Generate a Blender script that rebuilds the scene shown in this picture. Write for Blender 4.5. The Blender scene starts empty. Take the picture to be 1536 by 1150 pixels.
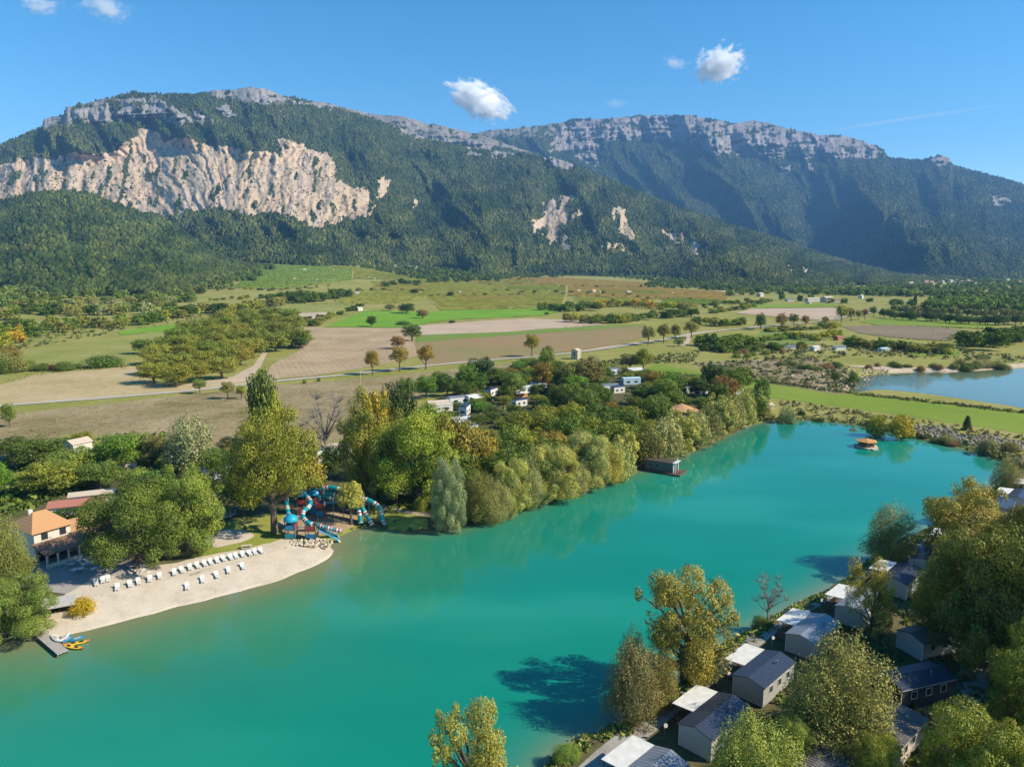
import bpy, bmesh, math, random
import numpy as np
from mathutils import Vector, Matrix

random.seed(7); RNG = np.random.default_rng(7)
sc = bpy.context.scene
COL = sc.collection
R = math.radians

# ------------------------------------------------------------------ camera, sky, sun, exposure
H = 54.0; F = 1077.0; PITCH = R(8.97); K = H / 40.0
cd = bpy.data.cameras.new('camera'); cam = bpy.data.objects.new('camera', cd); COL.objects.link(cam)
cam.location = (0, 0, H); cam.rotation_euler = (R(90) - PITCH, 0, 0)
cd.sensor_width = 36; cd.lens = 36 * F / 1536; cd.clip_start = 0.5; cd.clip_end = 60000
sc.camera = cam
SUN_EL, SUN_AZ = 38.0, 100.0            # azimuth clockwise from +Y
w = bpy.data.worlds.new('World'); sc.world = w; w.use_nodes = True
nt = w.node_tree
sky = nt.nodes.new('ShaderNodeTexSky'); sky.sky_type = 'NISHITA'; sky.sun_disc = False
sky.sun_elevation = R(SUN_EL); sky.sun_rotation = R(SUN_AZ); sky.altitude = 600
sky.air_density = 1.0; sky.dust_density = 0.1; sky.ozone_density = 3.0
bg = nt.nodes['Background']; bg.inputs[1].default_value = 0.118
hs = nt.nodes.new('ShaderNodeHueSaturation'); hs.inputs['Saturation'].default_value = 1.34; hs.inputs['Hue'].default_value = .492; hs.inputs['Value'].default_value = 1.0
nt.links.new(sky.outputs[0], hs.inputs['Color']); nt.links.new(hs.outputs[0], bg.inputs[0])
sl = bpy.data.lights.new('sun', 'SUN'); sl.energy = 5.0; sl.angle = R(0.53); sl.color = (1.0, 0.90, 0.71)
so = bpy.data.objects.new('sun', sl); COL.objects.link(so)
sd = Vector((math.sin(R(SUN_AZ)) * math.cos(R(SUN_EL)), math.cos(R(SUN_AZ)) * math.cos(R(SUN_EL)), math.sin(R(SUN_EL))))
so.rotation_euler = sd.to_track_quat('Z', 'Y').to_euler(); so.location = (200, -60, 300)
vs = sc.view_settings; vs.view_transform = 'Standard'; vs.look = 'None'; vs.exposure = 0.58; vs.gamma = 1
sc.cycles.max_bounces = 48; sc.cycles.diffuse_bounces = 2; sc.cycles.glossy_bounces = 2
sc.cycles.transmission_bounces = 3; sc.cycles.transparent_max_bounces = 24; sc.cycles.volume_bounces = 0
sc.cycles.use_denoising = True
sc.cycles.caustics_reflective = False; sc.cycles.caustics_refractive = False

# ------------------------------------------------------------------ helpers: rays and numbers
def rayv(px, py):
    dx = (px - 768) / F; dy = (575 - py) / F
    return np.array([dx, math.cos(PITCH) + dy * math.sin(PITCH), -math.sin(PITCH) + dy * math.cos(PITCH)])
def at(px, py, z):
    d = rayv(px, py); t = (z - H) / d[2]
    return np.array([d[0] * t, d[1] * t, z])
def atY(px, py, Y):
    d = rayv(px, py); t = Y / d[1]
    return np.array([d[0] * t, Y, H + d[2] * t])

def _h(ix, iy, seed):
    n = (ix * 374761393 + iy * 668265263 + seed * 974634777) & 0xFFFFFFFF
    n = ((n ^ (n >> 13)) * 1274126177) & 0xFFFFFFFF
    return ((n ^ (n >> 16)) & 0xFFFF) / 65535.0
def vnoise(x, y, seed=0):
    x = np.asarray(x, float); y = np.asarray(y, float)
    ix = np.floor(x).astype(np.int64); iy = np.floor(y).astype(np.int64)
    fx = x - ix; fy = y - iy
    ux = fx * fx * (3 - 2 * fx); uy = fy * fy * (3 - 2 * fy)
    a = _h(ix, iy, seed); b = _h(ix + 1, iy, seed); c = _h(ix, iy + 1, seed); d = _h(ix + 1, iy + 1, seed)
    return (a * (1 - ux) + b * ux) * (1 - uy) + (c * (1 - ux) + d * ux) * uy
def fbm(x, y, o=4, seed=0):
    s = 0; a = 0.5; t = 0
    for k in range(o):
        s = s + a * vnoise(x * 2 ** k, y * 2 ** k, seed + 17 * k); t += a; a *= 0.55
    return s / t
def ridged(x, y, o=3, seed=0):
    s = 0; a = 0.5; t = 0
    for k in range(o):
        s = s + a * (1 - np.abs(2 * vnoise(x * 2 ** k, y * 2 ** k, seed + 31 * k) - 1)); t += a; a *= 0.5
    return s / t
def inpoly(px, py, poly):
    px = np.asarray(px, float); py = np.asarray(py, float); r = np.zeros(px.shape, bool); n = len(poly)
    for i in range(n):
        x1, y1 = poly[i][:2]; x2, y2 = poly[(i + 1) % n][:2]
        if y1 == y2: continue
        c = ((y1 > py) != (y2 > py)) & (px < (x2 - x1) * (py - y1) / (y2 - y1) + x1)
        r ^= c
    return r
def pdist(px, py, poly, closed=True):
    px = np.asarray(px, float); py = np.asarray(py, float); d = np.full(px.shape, 1e9); n = len(poly)
    for i in range(n if closed else n - 1):
        x1, y1 = poly[i][:2]; x2, y2 = poly[(i + 1) % n][:2]
        vx, vy = x2 - x1, y2 - y1; L = vx * vx + vy * vy + 1e-9
        t = np.clip(((px - x1) * vx + (py - y1) * vy) / L, 0, 1)
        d = np.minimum(d, np.hypot(px - x1 - t * vx, py - y1 - t * vy))
    return d
def smooth(poly, it=2):
    for _ in range(it):
        q = []
        for i in range(len(poly)):
            a = np.array(poly[i]); b = np.array(poly[(i + 1) % len(poly)])
            q += [tuple(a * .75 + b * .25), tuple(a * .25 + b * .75)]
        poly = q
    return poly

# ------------------------------------------------------------------ the valley floor as a height function
def P0(pts): return [tuple(at(x, y, 0)[:2]) for x, y in pts]
LAKE = P0([(-330, 1060), (-150, 1000), (0, 966), (55, 956), (90, 953), (150, 940), (250, 912), (330, 893), (400, 875), (450, 856), (485, 840),
           (499, 828), (496, 816), (503, 806), (520, 797), (545, 789), (580, 792), (612, 797), (650, 796), (690, 789), (740, 775), (800, 752), (870, 730),
           (950, 708), (1000, 692), (1050, 672), (1100, 648), (1140, 632), (1200, 629), (1250, 632), (1300, 640), (1370, 655),
           (1440, 672), (1490, 685), (1530, 702), (1500, 722), (1478, 748), (1420, 775), (1380, 802), (1300, 842), (1250, 882), (1190, 908), (1150, 932),
           (1080, 968), (1000, 1042), (930, 1085), (850, 1115), (815, 1150)])
LAKE = smooth(LAKE + [(-1, 62), (-5, 40), (-10, -60), (-120, -60), (-170, 40)], 1)
POND = smooth(P0([(1268, 592), (1278, 572), (1310, 560), (1380, 557), (1440, 558), (1536, 550), (1750, 540), (1750, 655), (1536, 614), (1450, 601), (1380, 591), (1310, 585)]), 2)
BEACH_SHORE = P0([(-150, 1000), (0, 966), (90, 953), (150, 940), (250, 912), (330, 893), (400, 875), (450, 856), (485, 840), (499, 828), (503, 806), (545, 789)])
def valley(x, y):
    x = np.asarray(x, float); y = np.asarray(y, float)
    a = x / np.maximum(y, 30)
    c = np.interp(a, [-.6, -.3, 0, .45, .8], [34, 33, 10, 2, 2]) * K
    yy = np.clip(y, 400 * K, 2100 * K)
    return 1.2 + ((yy - 400 * K) / (900 * K)) ** 1.7 * c
def ground(x, y):
    x = np.asarray(x, float); y = np.asarray(y, float)
    z = valley(x, y)
    z = z + (fbm(x / 40, y / 40, 3, 5) - .5) * np.clip((y - 150) / 400, 0, 1) * 1.2
    m = (y < 700) & (y > -80)
    if m.any():
        xm, ym = x[m], y[m]; zm = z[m]
        for poly, deep in ((LAKE, 3.0), (POND, 2.0)):
            d = pdist(xm, ym, poly); ins = inpoly(xm, ym, poly)
            jag = (fbm(xm / 3, ym / 3, 2, 9) - .5) * 1.2
            d2 = np.where(ins, -d, d) + jag * .6
            bank = np.where(d2 < 0, np.maximum(-deep, d2 * .35), np.minimum(d2 * np.where((pdist(xm, ym, BEACH_SHORE, False) < d + .6) & (deep > 2.5), .14, .42), 1e3))
            zm = np.minimum(zm, bank)
        z = z.copy(); z[m] = zm
    return z
def gz(x, y): return float(ground(np.array([x]), np.array([y]))[0])
_T = np.geomspace(35, 7000, 1400)
def G(px, py):
    d = rayv(px, py); d = d / d[1]
    zs = H + d[2] * _T; g = valley(d[0] * _T, _T)
    k = np.nonzero(zs < g)[0]
    if len(k) == 0: return np.array([d[0] * 6500, 6500, valley(np.array([d[0] * 6500]), np.array([6500.]))[0]])
    k = k[0]
    if k == 0: t = _T[0]
    else:
        e0 = zs[k - 1] - g[k - 1]; e1 = zs[k] - g[k]; t = _T[k - 1] + (_T[k] - _T[k - 1]) * e0 / (e0 - e1)
    return np.array([d[0] * t, t, H + d[2] * t])

# ------------------------------------------------------------------ helpers: objects
def tag(o, label=None, cat=None, group=None, kind=None):
    if label: o['label'] = label
    if cat: o['category'] = cat
    if group: o['group'] = group
    if kind: o['kind'] = kind
    return o
def empty(name, loc, rz=0, label=None, cat=None, group=None, scale=None):
    o = bpy.data.objects.new(name, None); COL.objects.link(o)
    o.location = loc; o.rotation_euler = (0, 0, rz); o.empty_display_size = .5
    if scale: o.scale = scale
    return tag(o, label, cat, group)
def link(name, mesh, parent=None, mat=None):
    o = bpy.data.objects.new(name, mesh); COL.objects.link(o)
    if mat is not None and not mesh.materials: mesh.materials.append(mat)
    if parent is not None: o.parent = parent
    return o
def copy_tree(o, parent=None):
    c = o.copy(); COL.objects.link(c)
    if parent is not None: c.parent = parent
    for ch in list(o.children): copy_tree(ch, c)
    return c
def np_mesh(name, V, Fq, cols=None, smoothf=False, fcols=None):
    V = np.asarray(V, np.float32); Fq = np.asarray(Fq, np.int32); k = Fq.shape[1]
    me = bpy.data.meshes.new(name)
    me.vertices.add(len(V)); me.vertices.foreach_set('co', V.ravel())
    me.loops.add(Fq.size); me.loops.foreach_set('vertex_index', Fq.ravel())
    me.polygons.add(len(Fq)); me.polygons.foreach_set('loop_start', np.arange(0, Fq.size, k, dtype=np.int32))
    me.update(calc_edges=True)
    if smoothf: me.polygons.foreach_set('use_smooth', np.ones(len(Fq), bool))
    if cols is not None:
        at_ = me.attributes.new('col', 'FLOAT_COLOR', 'POINT')
        c4 = np.ones((len(V), 4), np.float32); c4[:, :3] = cols; at_.data.foreach_set('color', c4.ravel())
    if fcols is not None:
        at_ = me.attributes.new('col', 'FLOAT_COLOR', 'FACE')
        c4 = np.ones((len(Fq), 4), np.float32); c4[:, :3] = fcols; at_.data.foreach_set('color', c4.ravel())
    return me
class MB:
    """collects boxes, prisms and tubes into one mesh"""
    def __init__(s): s.v = []; s.f = []; s.m = []; s.cur = 0
    def add(s, vs, fs):
        b = len(s.v); s.v += [tuple(float(q) for q in p) for p in vs]; s.f += [tuple(b + i for i in f) for f in fs]; s.m += [s.cur] * len(fs); return s
    def box(s, x0, y0, z0, x1, y1, z1):
        return s.add([(x0, y0, z0), (x1, y0, z0), (x1, y1, z0), (x0, y1, z0), (x0, y0, z1), (x1, y0, z1), (x1, y1, z1), (x0, y1, z1)],
                     [(0, 3, 2, 1), (4, 5, 6, 7), (0, 1, 5, 4), (1, 2, 6, 5), (2, 3, 7, 6), (3, 0, 4, 7)])
    def slab(s, quad, t):            # a tilted quad (4 points, counter-clockwise from above) with thickness t downward
        q = [Vector(p) for p in quad]; lo = [p - Vector((0, 0, t)) for p in q]
        return s.add(q + lo, [(0, 1, 2, 3), (7, 6, 5, 4), (0, 4, 5, 1), (1, 5, 6, 2), (2, 6, 7, 3), (3, 7, 4, 0)])
    def prism(s, poly, z0, z1):
        n = len(poly)
        return s.add([(x, y, z0) for x, y in poly] + [(x, y, z1) for x, y in poly],
                     [tuple(range(n - 1, -1, -1)), tuple(range(n, 2 * n))] + [(i, (i + 1) % n, n + (i + 1) % n, n + i) for i in range(n)])
    def tube(s, pts, rad, n=8, cap=True, skip=None):
        pts = [Vector(p) for p in pts]; rs = rad if hasattr(rad, '__len__') else [rad] * len(pts)
        vs = []; up = Vector((0, 0, 1))
        for i, p in enumerate(pts):
            t = (pts[min(i + 1, len(pts) - 1)] - pts[max(i - 1, 0)]).normalized()
            a = t.cross(up)
            if a.length < .05: a = t.cross(Vector((1, 0, 0)))
            a.normalize(); b = a.cross(t)
            vs += [p + (a * math.cos(6.28318 * j / n) + b * math.sin(6.28318 * j / n)) * rs[i] for j in range(n)]
        fs = []
        for i in range(len(pts) - 1):
            for j in range(n):
                fs.append((i * n + j, i * n + (j + 1) % n, (i + 1) * n + (j + 1) % n, (i + 1) * n + j))
        if cap: fs += [tuple(range(n - 1, -1, -1)), tuple((len(pts) - 1) * n + j for j in range(n))]
        return s.add(vs, fs)
    def cyl(s, x, y, z0, z1, r, n=8, r2=None): return s.tube([(x, y, z0), (x, y, z1)], [r, r if r2 is None else r2], n)
    def mesh(s, name, mats):
        me = bpy.data.meshes.new(name); me.from_pydata(s.v, [], s.f)
        for m in (mats if isinstance(mats, (list, tuple)) else [mats]): me.materials.append(m)
        me.polygons.foreach_set('material_index', s.m); me.update()
        return me
    def build(s, name, mats, parent=None, smoothf=False):
        me = s.mesh(name, mats)
        if smoothf: me.polygons.foreach_set('use_smooth', [True] * len(me.polygons))
        return link(name, me, parent)

# ------------------------------------------------------------------ materials
def newmat(name):
    m = bpy.data.materials.new(name); m.use_nodes = True; t = m.node_tree
    return m, t, t.nodes['Principled BSDF']
def nd(t, typ, **kw):
    n = t.nodes.new(typ)
    for k, v in kw.items(): setattr(n, k, v)
    return n
def simple(name, c, rough=.6, metal=0, var=.15, scale=3.0, bump=0.0):
    m, t, b = newmat(name)
    tc = nd(t, 'ShaderNodeTexCoord'); no = nd(t, 'ShaderNodeTexNoise'); no.inputs['Scale'].default_value = scale; no.inputs['Detail'].default_value = 4
    t.links.new(tc.outputs['Object'], no.inputs['Vector'])
    mr = nd(t, 'ShaderNodeMapRange'); mr.inputs[1].default_value = .3; mr.inputs[2].default_value = .7; mr.inputs[3].default_value = 1 - var; mr.inputs[4].default_value = 1 + var
    t.links.new(no.outputs['Fac'], mr.inputs[0])
    mx = nd(t, 'ShaderNodeVectorMath', operation='SCALE'); mx.inputs[0].default_value = c[:3]
    t.links.new(mr.outputs[0], mx.inputs['Scale']); t.links.new(mx.outputs[0], b.inputs['Base Color'])
    b.inputs['Roughness'].default_value = rough; b.inputs['Metallic'].default_value = metal
    if bump:
        bp = nd(t, 'ShaderNodeBump'); bp.inputs['Strength'].default_value = bump; bp.inputs['Distance'].default_value = .1
        t.links.new(no.outputs['Fac'], bp.inputs['Height']); t.links.new(bp.outputs[0], b.inputs['Normal'])
    return m
def stripes(name, c1, c2, period, direc, rough=.5, metal=0, bump=.6, dist=.05):
    """corrugated or tiled surface: ribs along one object axis"""
    m, t, b = newmat(name)
    tc = nd(t, 'ShaderNodeTexCoord'); dt = nd(t, 'ShaderNodeVectorMath', operation='DOT_PRODUCT'); dt.inputs[1].default_value = direc
    t.links.new(tc.outputs['Object'], dt.inputs[0])
    mu = nd(t, 'ShaderNodeMath', operation='MULTIPLY'); mu.inputs[1].default_value = 6.28318 / period; t.links.new(dt.outputs['Value'], mu.inputs[0])
    si = nd(t, 'ShaderNodeMath', operation='SINE'); t.links.new(mu.outputs[0], si.inputs[0])
    mr = nd(t, 'ShaderNodeMapRange'); mr.inputs[1].default_value = -1; t.links.new(si.outputs[0], mr.inputs[0])
    no = nd(t, 'ShaderNodeTexNoise'); no.inputs['Scale'].default_value = 2.5; no.inputs['Detail'].default_value = 5; t.links.new(tc.outputs['Object'], no.inputs['Vector'])
    ad = nd(t, 'ShaderNodeMath', operation='MULTIPLY'); t.links.new(mr.outputs[0], ad.inputs[0]); t.links.new(no.outputs['Fac'], ad.inputs[1])
    mx = nd(t, 'ShaderNodeMix', data_type='RGBA'); mx.inputs[6].default_value = (*c1, 1); mx.inputs[7].default_value = (*c2, 1)
    m2 = nd(t, 'ShaderNodeMath', operation='MULTIPLY'); m2.inputs[1].default_value = 1.7; m2.use_clamp = True; t.links.new(ad.outputs[0], m2.inputs[0])
    t.links.new(m2.outputs[0], mx.inputs[0]); t.links.new(mx.outputs[2], b.inputs['Base Color'])
    bp = nd(t, 'ShaderNodeBump'); bp.inputs['Strength'].default_value = bump; bp.inputs['Distance'].default_value = dist
    t.links.new(mr.outputs[0], bp.inputs['Height']); t.links.new(bp.outputs[0], b.inputs['Normal'])
    b.inputs['Roughness'].default_value = rough; b.inputs['Metallic'].default_value = metal
    return m
def earth(name, cols, scale=.05, fine=1.5, stripe=None, rough=.95, bump=.5, bdist=.3, low=.32, high=.68):
    """soil or grass: two scales of noise between three colours, optionally ploughed or mown in lines (period, direction, amount)"""
    m, t, b = newmat(name)
    tc = nd(t, 'ShaderNodeTexCoord')
    n1 = nd(t, 'ShaderNodeTexNoise'); n1.inputs['Scale'].default_value = scale; n1.inputs['Detail'].default_value = 5; n1.inputs['Roughness'].default_value = .62
    n2 = nd(t, 'ShaderNodeTexNoise'); n2.inputs['Scale'].default_value = fine; n2.inputs['Detail'].default_value = 4; n2.inputs['Roughness'].default_value = .7
    t.links.new(tc.outputs['Object'], n1.inputs['Vector']); t.links.new(tc.outputs['Object'], n2.inputs['Vector'])
    m1 = nd(t, 'ShaderNodeMath', operation='MULTIPLY_ADD'); m1.inputs[1].default_value = .45; t.links.new(n2.outputs['Fac'], m1.inputs[0])
    m0 = nd(t, 'ShaderNodeMath', operation='MULTIPLY'); m0.inputs[1].default_value = .55; t.links.new(n1.outputs['Fac'], m0.inputs[0]); t.links.new(m0.outputs[0], m1.inputs[2])
    fac = m1.outputs[0]
    if stripe:
        per, dr, amt = stripe
        dt = nd(t, 'ShaderNodeVectorMath', operation='DOT_PRODUCT'); dt.inputs[1].default_value = (dr[0], dr[1], 0); t.links.new(tc.outputs['Object'], dt.inputs[0])
        wob = nd(t, 'ShaderNodeMath', operation='MULTIPLY_ADD'); wob.inputs[1].default_value = per * .8; t.links.new(n1.outputs['Fac'], wob.inputs[0]); t.links.new(dt.outputs['Value'], wob.inputs[2])
        mu = nd(t, 'ShaderNodeMath', operation='MULTIPLY'); mu.inputs[1].default_value = 6.28318 / per; t.links.new(wob.outputs[0], mu.inputs[0])
        si = nd(t, 'ShaderNodeMath', operation='SINE'); t.links.new(mu.outputs[0], si.inputs[0])
        sa = nd(t, 'ShaderNodeMath', operation='MULTIPLY_ADD'); sa.inputs[1].default_value = amt; t.links.new(si.outputs[0], sa.inputs[0]); t.links.new(fac, sa.inputs[2]); fac = sa.outputs[0]
    cr = nd(t, 'ShaderNodeValToRGB'); e = cr.color_ramp.elements
    e[0].position = low; e[0].color = (*cols[0], 1); e[1].position = high; e[1].color = (*cols[-1], 1)
    if len(cols) == 3: x = e.new((low + high) / 2); x.color = (*cols[1], 1)
    t.links.new(fac, cr.inputs[0]); t.links.new(cr.outputs[0], b.inputs['Base Color'])
    bp = nd(t, 'ShaderNodeBump'); bp.inputs['Strength'].default_value = bump; bp.inputs['Distance'].default_value = bdist
    t.links.new(fac, bp.inputs['Height']); t.links.new(bp.outputs[0], b.inputs['Normal'])
    b.inputs['Roughness'].default_value = rough; b.inputs['Specular IOR Level'].default_value = .1
    return m
def attr_mat(name, scale=.03, var=.25, bump=0.0, bdist=5.0, rough=.95, transl=0.0):
    m, t, b = newmat(name)
    a = nd(t, 'ShaderNodeAttribute'); a.attribute_name = 'col'
    tc = nd(t, 'ShaderNodeTexCoord'); no = nd(t, 'ShaderNodeTexNoise'); no.inputs['Scale'].default_value = scale; no.inputs['Detail'].default_value = 6; no.inputs['Roughness'].default_value = .7
    t.links.new(tc.outputs['Object'], no.inputs['Vector'])
    mr = nd(t, 'ShaderNodeMapRange'); mr.inputs[1].default_value = .3; mr.inputs[2].default_value = .7; mr.inputs[3].default_value = 1 - var; mr.inputs[4].default_value = 1 + var
    t.links.new(no.outputs['Fac'], mr.inputs[0])
    mx = nd(t, 'ShaderNodeVectorMath', operation='SCALE'); t.links.new(a.outputs['Color'], mx.inputs[0]); t.links.new(mr.outputs[0], mx.inputs['Scale'])
    t.links.new(mx.outputs[0], b.inputs['Base Color']); b.inputs['Roughness'].default_value = rough; b.inputs['Specular IOR Level'].default_value = .1
    if bump:
        bp = nd(t, 'ShaderNodeBump'); bp.inputs['Strength'].default_value = bump; bp.inputs['Distance'].default_value = bdist
        t.links.new(no.outputs['Fac'], bp.inputs['Height']); t.links.new(bp.outputs[0], b.inputs['Normal'])
    if transl:
        tr = nd(t, 'ShaderNodeBsdfTranslucent'); t.links.new(mx.outputs[0], tr.inputs[0]); ms = nd(t, 'ShaderNodeMixShader'); ms.inputs[0].default_value = transl
        t.links.new(b.outputs[0], ms.inputs[1]); t.links.new(tr.outputs[0], ms.inputs[2]); t.links.new(ms.outputs[0], t.nodes['Material Output'].inputs[0])
    return m
def leaf_mat():
    """one leaf material: the object's own colour, varied leaf by leaf by the mesh attribute"""
    m, t, b = newmat('leaves')
    oi = nd(t, 'ShaderNodeObjectInfo'); a = nd(t, 'ShaderNodeAttribute'); a.attribute_name = 'col'
    mx = nd(t, 'ShaderNodeVectorMath', operation='MULTIPLY'); t.links.new(oi.outputs['Color'], mx.inputs[0]); t.links.new(a.outputs['Color'], mx.inputs[1])
    t.links.new(mx.outputs[0], b.inputs['Base Color']); b.inputs['Roughness'].default_value = .55; b.inputs['Specular IOR Level'].default_value = .25
    tr = nd(t, 'ShaderNodeBsdfTranslucent'); t.links.new(mx.outputs[0], tr.inputs[0]); ms = nd(t, 'ShaderNodeMixShader'); ms.inputs[0].default_value = .14
    t.links.new(b.outputs[0], ms.inputs[1]); t.links.new(tr.outputs[0], ms.inputs[2]); t.links.new(ms.outputs[0], t.nodes['Material Output'].inputs[0])
    return m
LEAF = leaf_mat()
CLUMP = attr_mat('leaf_clumps', scale=.5, var=.15, transl=.2)
BARK = simple('bark', (.13, .10, .075), .9, var=.3, scale=4, bump=.4)
PALEBARK = simple('pale_bark', (.26, .22, .18), .9, var=.3, scale=4, bump=.4)
M = dict(
    white=simple('white_paint', (.66, .65, .62), .5, var=.05), awning=simple('white_canvas', (.70, .67, .61), .7, var=.10, scale=1.1),
    cream=stripes('cream_siding', (.41, .375, .33), (.48, .445, .40), .22, (0, 0, 1), .6, bump=.4, dist=.02),
    greywall=stripes('grey_siding', (.33, .32, .30), (.40, .39, .37), .22, (0, 0, 1), .6, bump=.4, dist=.02),
    bluemetal=stripes('blue_metal_roof', (.035, .045, .075), (.06, .075, .11), .5, (0, 1, 0), .38, .3, .5, .03),
    palemetal=stripes('pale_metal_roof', (.20, .22, .25), (.30, .32, .35), .5, (0, 1, 0), .4, .3, .5, .03),
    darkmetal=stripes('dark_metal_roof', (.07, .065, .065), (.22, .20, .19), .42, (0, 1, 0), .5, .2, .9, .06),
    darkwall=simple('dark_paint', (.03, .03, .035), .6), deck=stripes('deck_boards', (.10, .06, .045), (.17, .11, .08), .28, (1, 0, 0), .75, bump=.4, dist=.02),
    greydeck=stripes('weathered_boards', (.30, .26, .23), (.46, .42, .38), .35, (0, 1, 0), .85, bump=.5, dist=.03),
    glass=simple('window_glass', (.03, .04, .05), .08, var=.1), post=simple('dark_post', (.08, .06, .055), .6), metal=simple('grey_metal', (.35, .36, .37), .4, .6),
    tile=stripes('clay_tiles', (.47, .25, .11), (.53, .29, .135), .42, (1, 0, 0), .85, bump=.25, dist=.04),
    redtile=stripes('red_tiles', (.36, .13, .09), (.46, .19, .14), .5, (1, 0, 0), .85, bump=.8, dist=.08),
    browntile=stripes('brown_tiles', (.20, .11, .07), (.30, .18, .11), .5, (1, 0, 0), .85, bump=.8, dist=.08),
    render=simple('white_render', (.62, .59, .53), .85, var=.08), beige=simple('beige_render', (.52, .45, .36), .9, var=.12), stone=simple('rubble_stone', (.42, .36, .28), .95, var=.3, scale=2.5, bump=.8),
    wood=simple('brown_wood', (.20, .11, .06), .75, var=.25), orangewood=stripes('orange_shingles', (.45, .20, .06), (.62, .30, .10), .3, (0, 0, 1), .8, bump=.5, dist=.03),
    teal=simple('teal_plastic', (.01, .26, .30), .35, var=.06), red=simple('dark_red_plastic', (.34, .05, .05), .4, var=.06), offwhite=simple('white_plastic', (.66, .66, .63), .35, var=.05),
    cyan=simple('cyan_canvas', (.01, .32, .50), .5, var=.08), blue=simple('blue_plastic', (.01, .22, .42), .4, var=.05), yellow=simple('yellow_plastic', (.80, .50, .04), .35, var=.06), orange=simple('orange_plastic', (.70, .22, .05), .35, var=.06),
    dark=simple('dark_interior', (.015, .015, .017), .9), hull=simple('black_timber', (.035, .03, .03), .7), rock=simple('grey_rock', (.36, .33, .29), .95, var=.3, scale=1.2, bump=.9), tan=simple('tan_roof', (.52, .43, .33), .9, var=.12),
    slate=stripes('grey_slats', (.10, .10, .10), (.19, .185, .18), .2, (0, 0, 1), .7, bump=.5, dist=.02),
    grey=simple('grey_concrete', (.40, .38, .35), .9, var=.12), paleblue=simple('pale_blue_sheet', (.45, .62, .70), .5, var=.06))

# ------------------------------------------------------------------ ground, water
M_GROUND = earth('dry_meadow', [(.17, .19, .035), (.26, .25, .065), (.36, .30, .115)], .02, .5, bump=.8, bdist=.5)
rows = np.concatenate([np.linspace(-110, 38, 14), np.arange(40, 292, .9), np.geomspace(293, 9000, 360)])
u = np.linspace(-1, 1, 860); cols_ = .72 * u + .9 * u ** 5
YY, AA = np.meshgrid(rows, cols_, indexing='ij'); XX = AA * (YY + 130)
ZZ = ground(XX.ravel(), YY.ravel()).reshape(XX.shape)
nr, ncl = XX.shape
idx = np.arange(nr * ncl).reshape(nr, ncl)
quads = np.stack([idx[:-1, :-1], idx[:-1, 1:], idx[1:, 1:], idx[1:, :-1]], -1).reshape(-1, 4)
gnd = link('ground', np_mesh('ground', np.stack([XX, YY, ZZ], -1).reshape(-1, 3), quads, smoothf=True), mat=M_GROUND); tag(gnd, kind='structure')

def water_mat(name, rough=.05, rip=.05):
    m, t, b = newmat(name)
    a = nd(t, 'ShaderNodeAttribute'); a.attribute_name = 'col'
    tc = nd(t, 'ShaderNodeTexCoord')
    n1 = nd(t, 'ShaderNodeTexNoise'); n1.inputs['Scale'].default_value = .9; n1.inputs['Detail'].default_value = 3
    t.links.new(tc.outputs['Object'], n1.inputs['Vector'])
    t.links.new(a.outputs['Color'], b.inputs['Base Color'])
    n3 = nd(t, 'ShaderNodeTexNoise'); n3.inputs['Scale'].default_value = .035; n3.inputs['Detail'].default_value = 3; t.links.new(tc.outputs['Object'], n3.inputs['Vector'])
    mr = nd(t, 'ShaderNodeMapRange'); mr.inputs[1].default_value = .42; mr.inputs[2].default_value = .62; mr.inputs[3].default_value = rough * .5; mr.inputs[4].default_value = rough * 2.4; t.links.new(n3.outputs['Fac'], mr.inputs[0]); t.links.new(mr.outputs[0], b.inputs['Roughness'])
    b.inputs['IOR'].default_value = 1.33
    bp = nd(t, 'ShaderNodeBump'); bp.inputs['Strength'].default_value = rip; bp.inputs['Distance'].default_value = .1
    t.links.new(n1.outputs['Fac'], bp.inputs['Height']); t.links.new(bp.outputs[0], b.inputs['Normal'])
    return m
def water(name, poly, step, colfun, mat):
    P = np.array(poly); x = np.arange(P[:, 0].min() - 6, P[:, 0].max() + 6, step); y = np.arange(P[:, 1].min() - 6, P[:, 1].max() + 6, step)
    X, Y = np.meshgrid(x, y, indexing='ij'); d = pdist(X.ravel(), Y.ravel(), poly); ins = inpoly(X.ravel(), Y.ravel(), poly)
    sd_ = np.where(ins, d, -d).reshape(X.shape)
    ix = np.arange(X.size).reshape(X.shape)
    q = np.stack([ix[:-1, :-1], ix[1:, :-1], ix[1:, 1:], ix[:-1, 1:]], -1).reshape(-1, 4)
    q = q[(sd_.ravel()[q] > -5).any(1)]
    c = colfun(X.ravel(), Y.ravel(), sd_.ravel())
    used = np.unique(q); re = np.zeros(X.size, np.int64); re[used] = np.arange(len(used))
    V = np.stack([X.ravel(), Y.ravel(), np.zeros(X.size)], -1)[used]
    o = link(name, np_mesh(name, V, re[q], cols=c[used], smoothf=True), mat=mat); return tag(o, kind='structure')
WOOD_SHORE = P0([(545, 789), (612, 797), (690, 789), (740, 775), (800, 752), (870, 730), (950, 708), (1000, 692)])
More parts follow.
